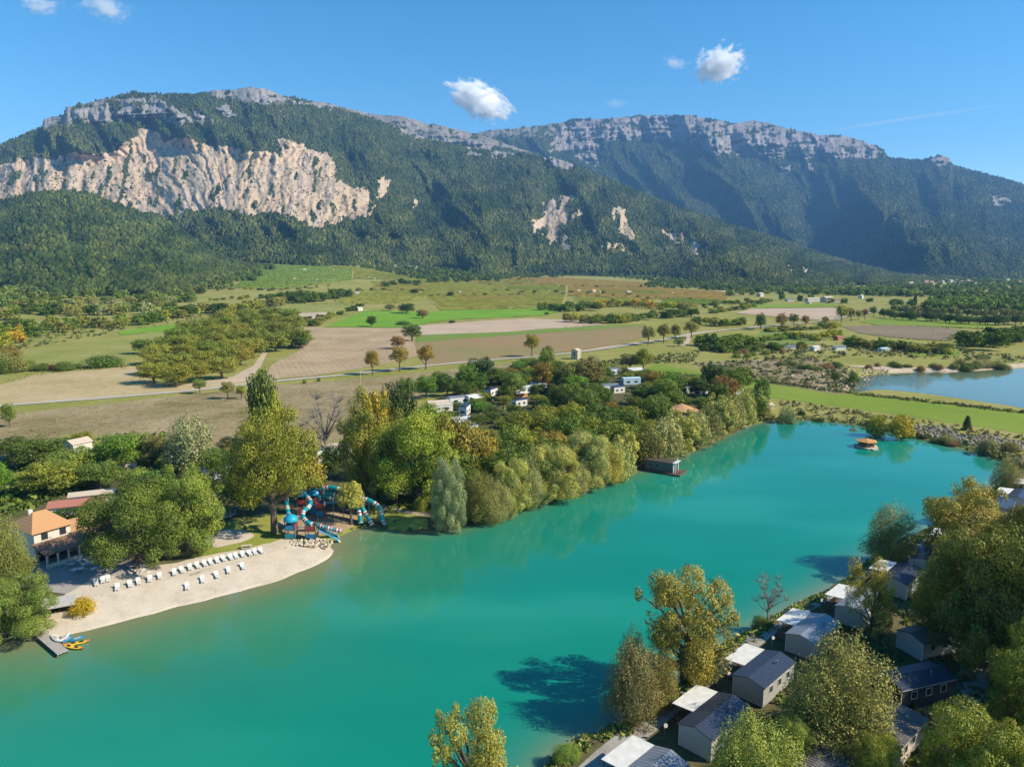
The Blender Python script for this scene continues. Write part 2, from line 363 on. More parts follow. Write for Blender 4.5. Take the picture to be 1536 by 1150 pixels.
def lake_col(x, y, d):
    db = pdist(x, y, BEACH_SHORE, False); dw = pdist(x, y, WOOD_SHORE, False)
    n = fbm(x / 14, y / 14, 3, 3); n2 = fbm(x / 45 + 3, y / 18, 3, 8)
    s1 = np.exp(-np.maximum(db - 2, 0) / 17 * (1.35 - .7 * n)); s2 = np.exp(-np.maximum(d, 0) / 2.2); s3 = np.exp(-np.maximum(dw, 0) / 5.5) * .8
    edge = np.exp(-np.maximum(db, 0) / 2.0) * .9
    deep = np.array([.002, .205, .143]); green = np.array([.055, .205, .085]); brown = np.array([.23, .205, .115])
    c = deep[None] * (1 + .45 * (n2[:, None] - .5)) + np.array([.02, .02, .02])[None] * np.clip(n2 - .55, 0, 1)[:, None] * 2
    k = np.clip(np.maximum(s1, s3), 0, 1)[:, None]; c = c * (1 - k) + green * k
    k = np.clip(np.maximum(np.maximum(edge, s2 * .75), s1 ** 3 * .7), 0, 1)[:, None]; c = c * (1 - k) + brown * k
    return c
lake = water('lake_water', LAKE, 1.1, lake_col, water_mat('lake_water', .045, .05))
def pond_col(x, y, d):
    k = np.exp(-np.maximum(d, 0) / 6)[:, None]; return np.array([.12, .185, .125]) * (1 - k) + np.array([.09, .11, .05]) * k
pond = water('pond_water', POND, 4.0, pond_col, water_mat('pond_water', .03, .02))

# ------------------------------------------------------------------ fields, paths, road: thin sheets draped on the ground
_sheet_n = [0]
def sheet(name, pix, mat, jit=.6, world=False, off=None, cell=None, sm=0, kind='structure', over=False):
    pts = [tuple(p[:2]) for p in pix] if world else [tuple(G(x, y)[:2]) for x, y in pix]
    if sm: pts = smooth(pts, sm)
    Ym = np.mean([p[1] for p in pts]); size = max(np.ptp([p[0] for p in pts]), np.ptp([p[1] for p in pts]))
    cell = cell or max(.9, size / 90)
    dens = []
    for i in range(len(pts)):                       # densify the outline and make it a little uneven
        a = np.array(pts[i]); b = np.array(pts[(i + 1) % len(pts)]); n = max(1, int(np.hypot(*(b - a)) / (cell * 1.5)))
        for k in range(n): dens.append(a + (b - a) * k / n)
    D = np.array(dens)
    D = D + (np.stack([fbm(D[:, 0] / (cell * 3), D[:, 1] / (cell * 3), 2, 2), fbm(D[:, 0] / (cell * 3) + 50, D[:, 1] / (cell * 3), 2, 4)], -1) - .5) * 2 * jit * max(1, cell * .35)
    bm = bmesh.new(); vs_ = [bm.verts.new((p[0], p[1], 0)) for p in D]
    f = bm.faces.new(vs_)
    x0, y0 = D.min(0); x1, y1 = D.max(0)
    for ax, lo, hi in ((0, x0, x1), (1, y0, y1)):     # cut into a grid so that it follows the ground
        n = int((hi - lo) / cell)
        n = min(n, 110)
        for k in range(1, n):
            c = lo + (hi - lo) * k / n; co = (c, 0, 0) if ax == 0 else (0, c, 0); no = (1, 0, 0) if ax == 0 else (0, 1, 0)
            bmesh.ops.bisect_plane(bm, geom=bm.verts[:] + bm.edges[:] + bm.faces[:], plane_co=co, plane_no=no, dist=1e-4)
    _sheet_n[0] += 1
    base = (.03 + max(Ym - 300, 0) * .0006) if off is None else off
    base += _sheet_n[0] * .0022
    A = np.array([v.co[:] for v in bm.verts]); z = ground(A[:, 0], A[:, 1]) + base
    for v, zz in zip(bm.verts, z): v.co.z = zz
    bmesh.ops.triangulate(bm, faces=bm.faces[:])
    for f in bm.faces:
        if f.normal.z < 0: f.normal_flip()
    me = bpy.data.meshes.new(name); bm.to_mesh(me); bm.free()
    o = link(name, me, mat=mat); return tag(o, kind=kind)
def ribbon(name, pix, width, mat, world=False, off=.05, sm=2, jit=.15):
    pts = [np.array(p[:2]) if world else G(*p)[:2] for p in pix]
    for _ in range(sm):
        q = [pts[0]]
        for a, b in zip(pts[:-1], pts[1:]): q += [a * .75 + b * .25, a * .25 + b * .75]
        pts = q + [pts[-1]]
    d = []
    for a, b in zip(pts[:-1], pts[1:]):
        n = max(1, int(np.hypot(*(b - a)) / 6))
        for k in range(n): d.append(a + (b - a) * k / n)
    d.append(pts[-1]); d = np.array(d); t = np.gradient(d, axis=0); t /= np.linalg.norm(t, axis=1)[:, None]; nn = np.stack([-t[:, 1], t[:, 0]], -1)
    w_ = width / 2 * (1 + (fbm(d[:, 0] / 7, d[:, 1] / 7, 2, 1) - .5) * jit * 2)
    rowsV = [d + nn * (w_ * s)[:, None] for s in (-1, -.33, .33, 1)]
    _sheet_n[0] += 1
    V = np.stack(rowsV, 1).reshape(-1, 2); z = ground(V[:, 0], V[:, 1]) + off + _sheet_n[0] * .0022 + .02 + np.maximum(V[:, 1] - 300, 0) * .0008
    n = len(d); ix = np.arange(n * 4).reshape(n, 4); q = np.stack([ix[:-1, :-1], ix[:-1, 1:], ix[1:, 1:], ix[1:, :-1]], -1).reshape(-1, 4)
    return tag(link(name, np_mesh(name, np.column_stack([V, z]), q, smoothf=True), mat=mat), kind='structure')

E_stub = earth('stubble', [(.25, .18, .095), (.38, .28, .17), (.47, .36, .23)], .03, .35, (3.2, (.93, .36), .03), bump=.6, bdist=.4)
E_stub2 = earth('mown_hay', [(.28, .23, .09), (.42, .33, .17), (.50, .39, .24)], .022, .3, (4.5, (.5, .86), .015), bump=.5)
E_brown = earth('brown_meadow', [(.15, .13, .045), (.28, .22, .115), (.38, .30, .175)], .035, .45, bump=1, bdist=.5, low=.36, high=.66)
E_mix = earth('thin_crop', [(.17, .20, .05), (.27, .20, .10), (.32, .17, .085)], .012, .3, (4.2, (.42, .9), .018), bump=.5)
E_green = earth('lucerne', [(.135, .205, .022), (.18, .25, .034), (.23, .275, .05)], .02, .5, (8, (.9, .4), .02), bump=.4)
E_vivid = earth('young_lucerne', [(.11, .23, .018), (.15, .29, .026), (.20, .31, .04)], .02, .5, (8, (.9, .4), .02), bump=.4)
E_olive = earth('olive_grass', [(.15, .19, .035), (.24, .25, .065), (.36, .30, .12)], .025, .4, bump=.6)
E_pink = earth('ploughed_pale', [(.38, .28, .19), (.45, .34, .245), (.49, .38, .29)], .02, .4, (3, (.3, .95), .03), bump=.5)
E_soil = earth('dark_soil', [(.15, .115, .07), (.22, .17, .11), (.25, .21, .12)], .02, .4, (3.5, (.4, .9), .03), bump=.5)
E_lawn = earth('lawn', [(.15, .21, .03), (.25, .27, .05), (.36, .31, .12)], .12, 1.3, bump=.5, bdist=.1)
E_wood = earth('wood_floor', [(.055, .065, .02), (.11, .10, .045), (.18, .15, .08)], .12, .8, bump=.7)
E_sand = earth('beach_sand', [(.44, .36, .265), (.56, .475, .375), (.62, .545, .445)], .3, 2.2, bump=.5, bdist=.12)
E_dirt = earth('pale_dirt', [(.36, .28, .19), (.48, .38, .27), (.53, .43, .32)], .1, .8, bump=.5)
E_road = earth('asphalt', [(.38, .34, .29), (.46, .42, .36)], .05, 1.0, bump=.2)
E_gravel = earth('grey_gravel', [(.22, .20, .175), (.33, .305, .27), (.40, .37, .33)], .3, 3.0, bump=.7, bdist=.08)
E_pave = earth('paving', [(.30, .275, .25), (.38, .35, .32)], .3, 2.0, bump=.4)
E_vgreen = earth('vine_grass', [(.26, .32, .06), (.34, .37, .09), (.42, .38, .14)], .012, .2, bump=.4)
E_vbrown = earth('vine_autumn', [(.30, .33, .07), (.38, .34, .09), (.45, .35, .14)], .008, .15, (7, (.35, .93), .05), bump=.5)

# the near valley
sheet('meadow', [(-60, 640), (0, 622), (300, 590), (400, 579), (560, 566), (660, 556), (760, 546), (800, 543), (760, 566), (640, 590), (560, 640), (420, 690), (250, 660), (100, 650), (0, 720), (-80, 740)], E_brown, 1)
sheet('stubble_field', [(452, 491), (610, 492), (622, 515), (628, 533), (570, 548), (470, 564), (398, 570), (405, 548), (448, 527)], E_stub, .5)
sheet('crop_field', [(622, 514), (700, 507), (770, 503), (870, 496), (968, 488), (985, 500), (935, 516), (870, 525), (775, 537), (640, 549), (626, 533)], E_mix, .5)
sheet('hay_field', [(-40, 582), (0, 577), (60, 560), (180, 551), (226, 546), (215, 566), (258, 580), (330, 577), (388, 566), (386, 573), (290, 585), (150, 598), (-40, 613)], E_stub2, .5)
sheet('grass_field', [(20, 545), (40, 528), (200, 503), (290, 488), (335, 492), (220, 515), (180, 548), (60, 558)], E_olive, .6)
sheet('green_field', [(175, 498), (230, 490), (285, 484), (276, 495), (182, 503)], E_vivid, .3)
sheet('green_field', [(487, 491), (545, 467), (662, 467), (645, 484), (612, 491)], E_vivid, .4)
sheet('green_field', [(645, 484), (662, 466), (738, 465), (825, 462), (836, 468), (815, 474), (690, 479)], E_vivid, .4)
sheet('ploughed_field', [(628, 489), (700, 483), (790, 478), (875, 480), (912, 488), (760, 498), (632, 503)], E_pink, .3)
sheet('grass_field', [(625, 506), (632, 503), (760, 498), (912, 488), (970, 486), (968, 488), (870, 496), (770, 503), (625, 514)], earth('fresh_grass', [(.13, .21, .035), (.19, .25, .06)], .02, .4), .3)
sheet('dirt_track', [(395, 527), (402, 527), (390, 552), (372, 571), (330, 578), (262, 580), (300, 573), (350, 565), (380, 548)], E_dirt, .3)
sheet('dirt_track', [(300, 478), (400, 472), (470, 466), (515, 468), (480, 478), (400, 482)], E_dirt, .5)
sheet('olive_field', [(300, 470), (330, 458), (420, 456), (520, 454), (545, 458), (515, 468), (400, 472)], E_olive, .5)
# the strip between the two waters and the right-hand fields
sheet('green_meadow', [(965, 556), (985, 545), (1085, 566), (1150, 574), (1290, 592), (1420, 606), (1560, 622), (1560, 654), (1420, 633), (1290, 614), (1165, 597), (1080, 588), (1000, 570)], E_green, .4)
sheet('green_meadow', [(1285, 483), (1330, 476), (1400, 478), (1500, 487), (1490, 494), (1400, 490), (1320, 488)], E_green, .4)
sheet('soil_field', [(1262, 490), (1320, 488), (1400, 490), (1450, 496), (1420, 512), (1340, 506), (1290, 500)], E_soil, .4)
sheet('ploughed_field', [(1105, 470), (1128, 463), (1256, 462), (1262, 474), (1240, 481), (1180, 477)], E_pink, .3)
sheet('green_meadow', [(1128, 463), (1140, 457), (1250, 455), (1256, 461)], E_green, .3)
sheet('grass_field', [(1130, 505), (1150, 495), (1215, 500), (1225, 515), (1180, 520), (1135, 517)], earth('orchard_grass', [(.13, .20, .04), (.20, .24, .07)], .03, .4), .4)
sheet('bare_ground', [(1040, 545), (1130, 540), (1220, 538), (1265, 556), (1290, 575), (1262, 592), (1150, 575), (1085, 565)], earth('scrub_soil', [(.12, .12, .04), (.24, .19, .10), (.40, .32, .22)], .05, .4, bump=.8), .6)
sheet('bare_ground', [(1262, 548), (1340, 557), (1440, 557), (1536, 549), (1620, 544), (1620, 540), (1536, 545), (1400, 552), (1300, 548)], E_dirt, .6)
sheet('grass_field', [(1360, 524), (1440, 526), (1440, 534), (1370, 535)], E_green, .3)
# vineyards on the rising ground: sheets; the vine rows come with the planting
VINE = []
def vineyard(pix, mat, per, ang, hue):
    sheet('vineyard', pix, mat, .4); VINE.append((pix, per, ang, hue))
vineyard([(345, 432), (385, 410), (415, 398), (470, 398), (528, 404), (528, 420), (470, 428), (420, 434)], E_vgreen, 7.5, 4, 0)
vineyard([(284, 376), (330, 378), (400, 388), (470, 395), (415, 398), (385, 410), (330, 432), (318, 430), (395, 400)], E_vgreen, 9, 12, 0)
vineyard([(470, 395), (560, 404), (700, 411), (700, 424), (590, 420), (528, 418), (528, 404)], E_vbrown, 9, 80, 1)
vineyard([(560, 424), (700, 424), (850, 428), (850, 440), (640, 446), (560, 444)], E_vbrown, 8, 82, 1)
vineyard([(500, 452), (530, 440), (620, 436), (640, 446), (600, 455), (545, 457)], E_vbrown, 6, 30, 1)
vineyard([(640, 446), (850, 440), (845, 458), (740, 464), (662, 465)], E_vbrown, 6.5, 86, 1)
vineyard([(850, 428), (1000, 433), (1100, 440), (1090, 452), (900, 446), (850, 444)], E_vbrown, 7, 86, 2)
vineyard([(700, 411), (820, 416), (960, 424), (1000, 432), (850, 427), (700, 423)], E_vbrown, 9, 78, 2)
vineyard([(-20, 424), (20, 428), (46, 436), (46, 446), (0, 442), (-20, 440)], E_vgreen, 5, 70, 0)
vineyard([(-20, 440), (0, 442), (46, 446), (44, 453), (0, 456), (-20, 456)], E_vgreen, 4.5, 70, 0)
vineyard([(152, 440), (185, 432), (232, 433), (240, 441), (210, 446), (160, 447)], E_vgreen, 4.5, 60, 0)
vineyard([(565, 412), (645, 415), (640, 420), (560, 418)], E_vgreen, 8, 82, 0)
vineyard([(720, 417), (805, 420), (800, 426), (716, 424)], E_vgreen, 8, 60, 0)
vineyard([(760, 430), (850, 432), (850, 437), (756, 435)], E_vgreen, 7, 84, 0)
vineyard([(655, 428), (742, 430), (738, 437), (650, 435)], E_vgreen, 7, 20, 1)
vineyard([(900, 435), (1000, 438), (1000, 443), (896, 441)], E_vgreen, 7, 84, 0)
vineyard([(560, 429), (640, 431), (640, 436), (558, 435)], E_vbrown, 6, 30, 2)
vineyard([(860, 446), (960, 449), (950, 454), (866, 453)], E_vgreen, 6, 85, 1)
vineyard([(690, 445), (790, 443), (780, 449), (686, 451)], E_vbrown, 5, 84, 2)
vineyard([(1000, 446), (1090, 452), (1080, 458), (990, 454)], E_vgreen, 6, 85, 0)
sheet('ploughed_field', [(568, 397), (620, 392), (656, 393), (662, 402), (620, 405), (570, 405)], earth('red_soil', [(.30, .21, .14), (.40, .29, .21)], .01, .1), .3)
sheet('ploughed_field', [(640, 455), (720, 449), (830, 455), (740, 459)], E_pink, .3)
sheet('soil_field', [(1030, 438), (1118, 436), (1118, 442), (1040, 443)], E_pink, .3)
# the road along the valley and its side track
ROAD = [(-60, 616), (0, 609), (60, 604), (180, 595), (290, 586), (388, 574), (470, 567), (560, 558), (640, 549), (740, 540), (800, 535), (870, 528), (940, 519), (985, 511), (1020, 504), (1060, 498), (1100, 494), (1180, 488), (1240, 481), (1290, 472), (1330, 466)]
ribbon('road', ROAD, 4.6, E_road)
ribbon('track', [(1024, 520), (1034, 510), (1030, 503), (1060, 499)], 3.6, E_dirt)
ribbon('track', [(870, 527), (1000, 508), (1120, 491), (1200, 486)], 3, E_dirt)
# around the camp and the beach
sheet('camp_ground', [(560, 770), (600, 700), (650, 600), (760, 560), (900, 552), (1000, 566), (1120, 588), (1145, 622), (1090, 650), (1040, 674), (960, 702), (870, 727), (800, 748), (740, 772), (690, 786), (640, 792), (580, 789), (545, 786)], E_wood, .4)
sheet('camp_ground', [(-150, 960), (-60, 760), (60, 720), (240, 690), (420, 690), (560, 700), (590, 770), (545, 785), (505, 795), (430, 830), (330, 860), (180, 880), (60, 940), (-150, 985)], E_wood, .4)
sheet('lawn', [(285, 838), (318, 812), (330, 788), (352, 778), (400, 770), (470, 775), (520, 768), (600, 757), (640, 772), (640, 790), (580, 788), (540, 785), (502, 797), (496, 812), (440, 812), (400, 818), (340, 832)], E_lawn, .5)
sheet('lawn', [(540, 745), (600, 735), (680, 760), (640, 770), (560, 768)], E_lawn, .5)
sheet('play_sand', [(305, 812), (316, 797), (340, 794), (372, 796), (384, 806), (352, 817), (320, 823)], E_sand, .4, sm=1)
sheet('beach', [(44, 960), (56, 930), (100, 890), (135, 862), (170, 846), (220, 850), (262, 846), (290, 838), (345, 828), (400, 817), (430, 806), (470, 804), (490, 809), (503, 816), (506, 832), (488, 848), (450, 864), (400, 884), (330, 902), (250, 921), (150, 949), (90, 962), (52, 968)], E_sand, .5, sm=1)
ribbon('wet_sand', [(70, 964), (95, 957), (150, 944), (250, 916), (330, 897), (400, 879), (450, 860), (485, 843), (499, 830)], 1.5, earth('wet_sand', [(.20, .155, .10), (.28, .22, .15)], .5, 3), jit=.5)
sheet('terrace', [(30, 880), (60, 840), (110, 800), (150, 812), (215, 840), (220, 856), (140, 868), (100, 892)], E_pave, .2)
sheet('play_sand', [(455, 812), (415, 800), (432, 772), (480, 760), (530, 764), (540, 778), (500, 795), (470, 800)], earth('play_soil', [(.28, .20, .12), (.42, .32, .21)], .2, 1.5), .4, sm=1)
ribbon('footpath', [(420, 790), (440, 765), (500, 752), (570, 758), (620, 772), (690, 776)], 1.8, E_dirt)
# the bank below the mobile homes
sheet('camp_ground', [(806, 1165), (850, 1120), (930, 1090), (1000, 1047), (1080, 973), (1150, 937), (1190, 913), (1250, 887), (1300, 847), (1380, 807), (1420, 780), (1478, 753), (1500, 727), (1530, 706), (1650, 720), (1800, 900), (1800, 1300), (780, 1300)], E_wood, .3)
PATH = [(872, 1170), (930, 1120), (1010, 1056), (1080, 1000), (1135, 954), (1180, 925), (1240, 892), (1290, 862), (1340, 832), (1400, 800), (1460, 768), (1500, 740)]
ribbon('gravel_path', PATH, 3.0, E_gravel)
sheet('gravel_lane', [(1400, 1080), (1440, 1010), (1470, 980), (1490, 985), (1480, 1040), (1440, 1090)], E_gravel, .3)

# ------------------------------------------------------------------ mountains
def layer(name, px0, px1, npx, sky_pts, foot_pts, foot_cap, ridge_d, rocks, spurs, n_up, relief, rock_cols, forest, skyn=1.0, scar=(), back=900, seed=1, steep=None, bald=None):
    """a mountain side as a sheet of rays: every column climbs from its foot on the valley floor to its crest, then falls away behind"""
    X = np.linspace(px0, px1, npx); sk = np.interp(X, *zip(*sky_pts)); ft = np.interp(X, *zip(*foot_pts)); rd = np.interp(X, *zip(*ridge_d))
    sk = sk + ((fbm(X / 5, X * 0, 3, seed) - .5) * 3.0 + (fbm(X / 22, X * 0, 2, seed + 3) - .5) * 3.5) * skyn
    ft = np.maximum(ft, sk + 1.0)
    fy = np.array([min(G(a, b)[1], foot_cap) for a, b in zip(X[::8], ft[::8])]); fy = np.interp(X, X[::8], fy)
    kern = np.ones(15) / 15; fy = np.convolve(np.pad(fy, 7, mode='edge'), kern, mode='valid')
    rd = np.maximum(rd, fy + 120)
    t = np.linspace(0, 1, n_up)[None]
    PY = ft[:, None] + (sk - ft)[:, None] * t; PX = np.repeat(X[:, None], n_up, 1)
    wx = PX + (fbm(PX / 7, PY / 7, 4, seed + 5) - .5) * 17; wy = PY + (fbm(PX / 7, PY / 7, 4, seed + 6) - .5) * 13
    cliff = np.zeros(PX.shape)
    for p in rocks: cliff = np.maximum(cliff, inpoly(wx, wy, p))
    sc_ = np.zeros(PX.shape)
    for p in scar: sc_ = np.maximum(sc_, inpoly(wx, wy, p))
    sc_ = sc_ * (fbm((PX + PY * .2) / 8 + 9, PY / 22, 4, seed + 8) > np.where(PX > 565, .425, .315))
    cliff = cliff * (fbm(PX / 10, PY / 5 + 4, 3, seed + 9) > .36)
    def blur(A, k0, k1):
        for ax, k in ((0, k0), (1, k1)):
            kk = np.ones(2 * k + 1) / (2 * k + 1); A = np.apply_along_axis(lambda v: np.convolve(np.pad(v, k, mode='edge'), kk, mode='valid'), ax, A)
        return A
    scw = np.zeros(PX.shape)
    for p in scar: scw = np.maximum(scw, inpoly(PX, PY, p))
    scw = blur(blur(scw, 10, 10), 8, 8); scs = blur(sc_, 3, 3); cls = blur(cliff, 2, 2)
    wgt = 1 - .86 * cliff - .25 * sc_
    cum = np.cumsum(wgt, 1); cum = (cum - cum[:, :1]) / (cum[:, -1:] - cum[:, :1] + 1e-6)
    kn = np.hanning(75)[1:-1]; kn = kn / kn.sum()
    cum = np.apply_along_axis(lambda v: np.convolve(np.pad(v, 36, mode='edge'), kn, mode='valid'), 0, cum)
    pw = 1.12
    Yd = fy[:, None] + (rd - fy)[:, None] * cum ** pw
    # relief: spurs and gullies, pushed towards or away from the valley along the line of sight
    fall = np.minimum(1, np.minimum(t * 4, 1.0)) * np.minimum(1, (1 - t) * 6 + .25)
    warp = 26 * (fbm(PX / 60, PY / 60, 2, seed + 40) - .5)
    big = (ridged((PX - PY * .75 + warp) / 105, (PY + PX * .2) / 190, 3, seed + 11) - .55) * relief[0] * (1 - .95 * scw)
    mid = (ridged((PX - PY * .4 + warp) / 36, PY / 60, 3, seed + 12) - .5) * relief[1] * (1 - .8 * scw)
    fine = (fbm(PX / 6, PY / 8, 3, seed + 13) - .5) * relief[2]
    sl_ = np.where(PX < 260, .55, -.10) * 1.0
    fan = PX + (PY - 190) * .42 * np.sin(PX / 55.0) - (PY - 190) * .25 + 34 * (fbm(PX / 34, PY / 30, 4, seed) - .5)
    gul = (1.0 * (ridged(fan / 34, PY / 230, 2, seed + 14) - .5) + .5 * (ridged(fan / 13 + 3, PY / 110, 2, seed + 17) - .5) + .20 * (ridged(fan / 5.5, PY / 40, 2, seed + 18) - .5)) * relief[3] * scs
    pil = (ridged(PX / 8 + fbm(PX / 12, PY / 12, 2, seed), PY / 40, 3, seed + 15) - .5) * relief[4] * cls
    pil = pil + (vnoise(PX / 55 + 3, (PY + PX * .05) / 2.6, seed + 44) - .5) * relief[4] * .8 * cls
    sp = np.zeros(PX.shape)
    for (x0, y0, x1, y1, wd, amp) in spurs:
        vx, vy = x1 - x0, y1 - y0; L = vx * vx + vy * vy; tt = np.clip(((PX - x0) * vx + (PY - y0) * vy) / L, 0, 1)
        dd = np.hypot(PX - x0 - tt * vx, PY - y0 - tt * vy); sp += amp * np.exp(-(dd / wd) ** 1.6) * np.sin(np.pi * np.clip(tt * .8 + .15, 0, 1))
    Yd = Yd - (big + mid + fine + gul + pil + sp) * fall
    dx = (PX - 768) / F; dy = (575 - PY) / F
    ky = math.cos(PITCH) + dy * math.sin(PITCH); kz = -math.sin(PITCH) + dy * math.cos(PITCH)
    Px = dx / ky * Yd; Pz = H + kz / ky * Yd
    # behind the crest, and a skirt below the foot
    bx = []; by = []; bz = []
    for k, (d_, dz) in enumerate(((60, 4), (180, 25), (400, 120), (back, 420))):
        yb = Yd[:, -1] + d_; bx.append(Px[:, -1] * yb / Yd[:, -1]); by.append(yb); bz.append(np.maximum(Pz[:, -1] - dz, 0))
    Xa = np.concatenate([Px[:, :1], Px, np.stack(bx, 1)], 1); Ya = np.concatenate([Yd[:, :1] - 5, Yd, np.stack(by, 1)], 1); Za = np.concatenate([Pz[:, :1] - 60, Pz, np.stack(bz, 1)], 1)
    # colours of the ground itself: woods, pale rock, dry turf
    n1 = np.clip((fbm(PX / 26, PY / 14, 4, seed + 21)[..., None] - .5) * 2 + .5, 0, 1); n2 = fbm(PX / 5, PY / 4, 3, seed + 22)[..., None]
    c = np.array(forest[0]) * (1 - n1) + np.array(forest[1]) * n1; c = c * (.75 + .5 * n2)
    if bald is not None:
        bm_ = np.zeros(PX.shape)
        for p in bald: bm_ = np.maximum(bm_, inpoly(wx, wy, p))
        bm_ = bm_ * (n2[..., 0] > .36); c = np.where(bm_[..., None] > 0, np.array(rock_cols[2]) * (.75 + .5 * n1), c)
    else: bm_ = np.zeros(PX.shape)
    strata = .78 + .44 * fbm(PX / 40, (PY + PX * .12) / 1.7, 2, seed + 25)[..., None]
    c = np.where(cliff[..., None] > 0, np.array(rock_cols[0]) * (.7 + .6 * n2) * strata, c)
    sv = fbm((PX + PY * .5) / 14, PY / 60, 4, seed + 26)[..., None]
    c = np.where(sc_[..., None] > 0, (np.array(rock_cols[1]) * (1 - sv * .6) + np.array([.36, .33, .30]) * sv * .6) * (.78 + .44 * n2) * (.94 + .12 * strata), c)
    call = np.concatenate([c[:, :1], c] + [c[:, -1:]] * 4, 1)
    n, m_ = Xa.shape; ix = np.arange(n * m_).reshape(n, m_)
    q = np.stack([ix[:-1, :-1], ix[1:, :-1], ix[1:, 1:], ix[:-1, 1:]], -1).reshape(-1, 4)
    o = link(name, np_mesh(name, np.stack([Xa, Ya, Za], -1).reshape(-1, 3), q, cols=call.reshape(-1, 3), smoothf=True), mat=M_HILL)
    tag(o, kind='structure')
    return dict(P=np.stack([Px, Yd, Pz], -1), rock=np.maximum(np.maximum(cliff, sc_), bm_ * .8), PX=PX, PY=PY)
M_HILL = attr_mat('mountain_side', .03, .25, .5, 6.0)
FOREST = [(.030, .048, .014), (.055, .075, .022)]
L_hill = layer('hill', -170, 410, 420, [(-170, 340), (-60, 318), (0, 303), (50, 291), (95, 286), (130, 291), (170, 305), (205, 318), (260, 338), (300, 366), (340, 383), (392, 399), (410, 404)],
               [(-170, 440), (0, 432), (60, 446), (150, 442), (230, 446), (290, 436), (330, 420), (380, 406), (410, 405)], 2300,
               [(-170, 2700), (100, 2500), (250, 2450), (330, 2500), (400, 2600)], [], [(120, 300, 180, 430, 40, 120), (250, 340, 300, 420, 30, 90)], 130, (200, 90, 20, 0, 0), [(.4, .38, .35)] * 3, FOREST, .8, seed=3)
MSKY = [(-170, 262), (-60, 235), (0, 217), (40, 200), (62, 192), (66, 178), (75, 176), (95, 174), (100, 163), (125, 156), (150, 149), (190, 142), (215, 138), (240, 141), (275, 142), (312, 138), (318, 134), (345, 136), (375, 132), (400, 135), (425, 144), (450, 149), (475, 155), (520, 166), (560, 178), (600, 192), (650, 210), (700, 220), (740, 226), (768, 229), (800, 234), (830, 236), (870, 249), (920, 272), (960, 288), (1040, 318), (1110, 340), (1180, 361), (1250, 386), (1300, 400), (1350, 408), (1420, 414), (1450, 417)]
MFOOT = [(-170, 330), (0, 345), (100, 360), (250, 380), (330, 392), (400, 396), (470, 400), (520, 398), (600, 398), (660, 402), (720, 412), (790, 412), (850, 409), (900, 407), (960, 410), (1020, 420), (1080, 430), (1140, 432), (1200, 430), (1260, 428), (1330, 428), (1400, 424), (1450, 421)]
SCAR = [[(-170, 300), (-100, 270), (0, 248), (40, 236), (75, 240), (110, 228), (150, 236), (172, 226), (205, 204), (214, 192), (236, 199), (246, 214), (266, 205), (282, 210), (312, 218), (342, 217), (372, 228), (402, 226), (425, 236), (412, 212), (438, 210), (470, 225), (498, 234), (502, 262), (520, 280), (552, 285), (560, 312), (550, 326), (500, 338), (470, 346), (440, 327), (400, 322), (365, 324), (330, 312), (252, 324), (210, 322), (170, 330), (100, 330), (0, 320), (-170, 340)],
        [(812, 302), (850, 294), (878, 300), (870, 322), (842, 340), (860, 376), (832, 372), (800, 350), (794, 336), (814, 326)], [(913, 310), (936, 308), (946, 345), (954, 364), (926, 348)],
        [(898, 358), (932, 364), (938, 380), (904, 374)], [(984, 340), (1062, 370), (1052, 386), (1010, 366)], [(570, 264), (592, 262), (580, 292), (564, 300)], [(610, 294), (632, 300), (622, 314)], [(1000, 350), (1030, 352), (1028, 362)], [(1180, 398), (1215, 402), (1210, 412), (1184, 410)]]
CLIFF = [[(60, 194), (68, 172), (96, 172), (102, 158), (128, 152), (170, 147), (200, 146), (236, 142), (252, 158), (272, 168), (292, 184), (270, 190), (236, 180), (200, 182), (170, 182), (110, 188)], [(284, 172), (300, 168), (320, 184), (300, 190)], [(322, 160), (340, 156), (354, 176), (336, 180)],
         [(312, 130), (332, 130), (402, 130), (428, 140), (430, 157), (362, 154), (318, 147)], [(430, 149), (470, 155), (500, 163), (500, 166), (470, 161), (432, 155)], [(698, 218), (728, 222), (724, 236), (702, 232)], [(736, 236), (744, 218), (770, 226), (756, 244)], [(808, 240), (826, 230), (864, 244), (858, 254), (830, 250)], [(590, 186), (640, 202), (640, 212), (600, 200)]]
L_main = layer('mountain', -170, 1450, 1130, MSKY, MFOOT, 2750, [(-170, 4300), (100, 4300), (350, 4700), (560, 5000), (720, 5200), (850, 5000), (1000, 4800), (1200, 4500), (1350, 4300), (1450, 4100)],
               CLIFF, [(540, 190, 600, 370, 45, 220), (700, 240, 760, 400, 50, 200), (850, 260, 960, 400, 55, 240), (640, 220, 660, 380, 30, -140), (790, 250, 830, 380, 30, -150), (420, 160, 440, 230, 30, 120), (1060, 340, 1180, 420, 35, 160)],
               210, (680, 260, 40, 92, 80), [(.24, .225, .215), (.43, .30, .18), (.27, .245, .215)], FOREST, 1.0, SCAR, seed=11)
L_pink = layer('mountain', 380, 900, 420, [(380, 200), (440, 150), (480, 152), (520, 162), (560, 171), (605, 176), (640, 185), (700, 197), (730, 205), (800, 230), (900, 270)], [(380, 240), (600, 260), (900, 300)], 5600,
               [(380, 6600), (900, 6800)], [[(610, 190), (650, 192), (690, 205), (740, 215), (740, 235), (650, 215), (610, 200)]], [], 80, (160, 90, 22, 0, 70), [(.20, .18, .17), (.3, .25, .2), (.205, .18, .155)], FOREST, .8, seed=23, bald=[[(380, 130), (560, 160), (720, 190), (800, 225), (800, 232), (700, 208), (600, 190), (520, 172), (380, 160)]])
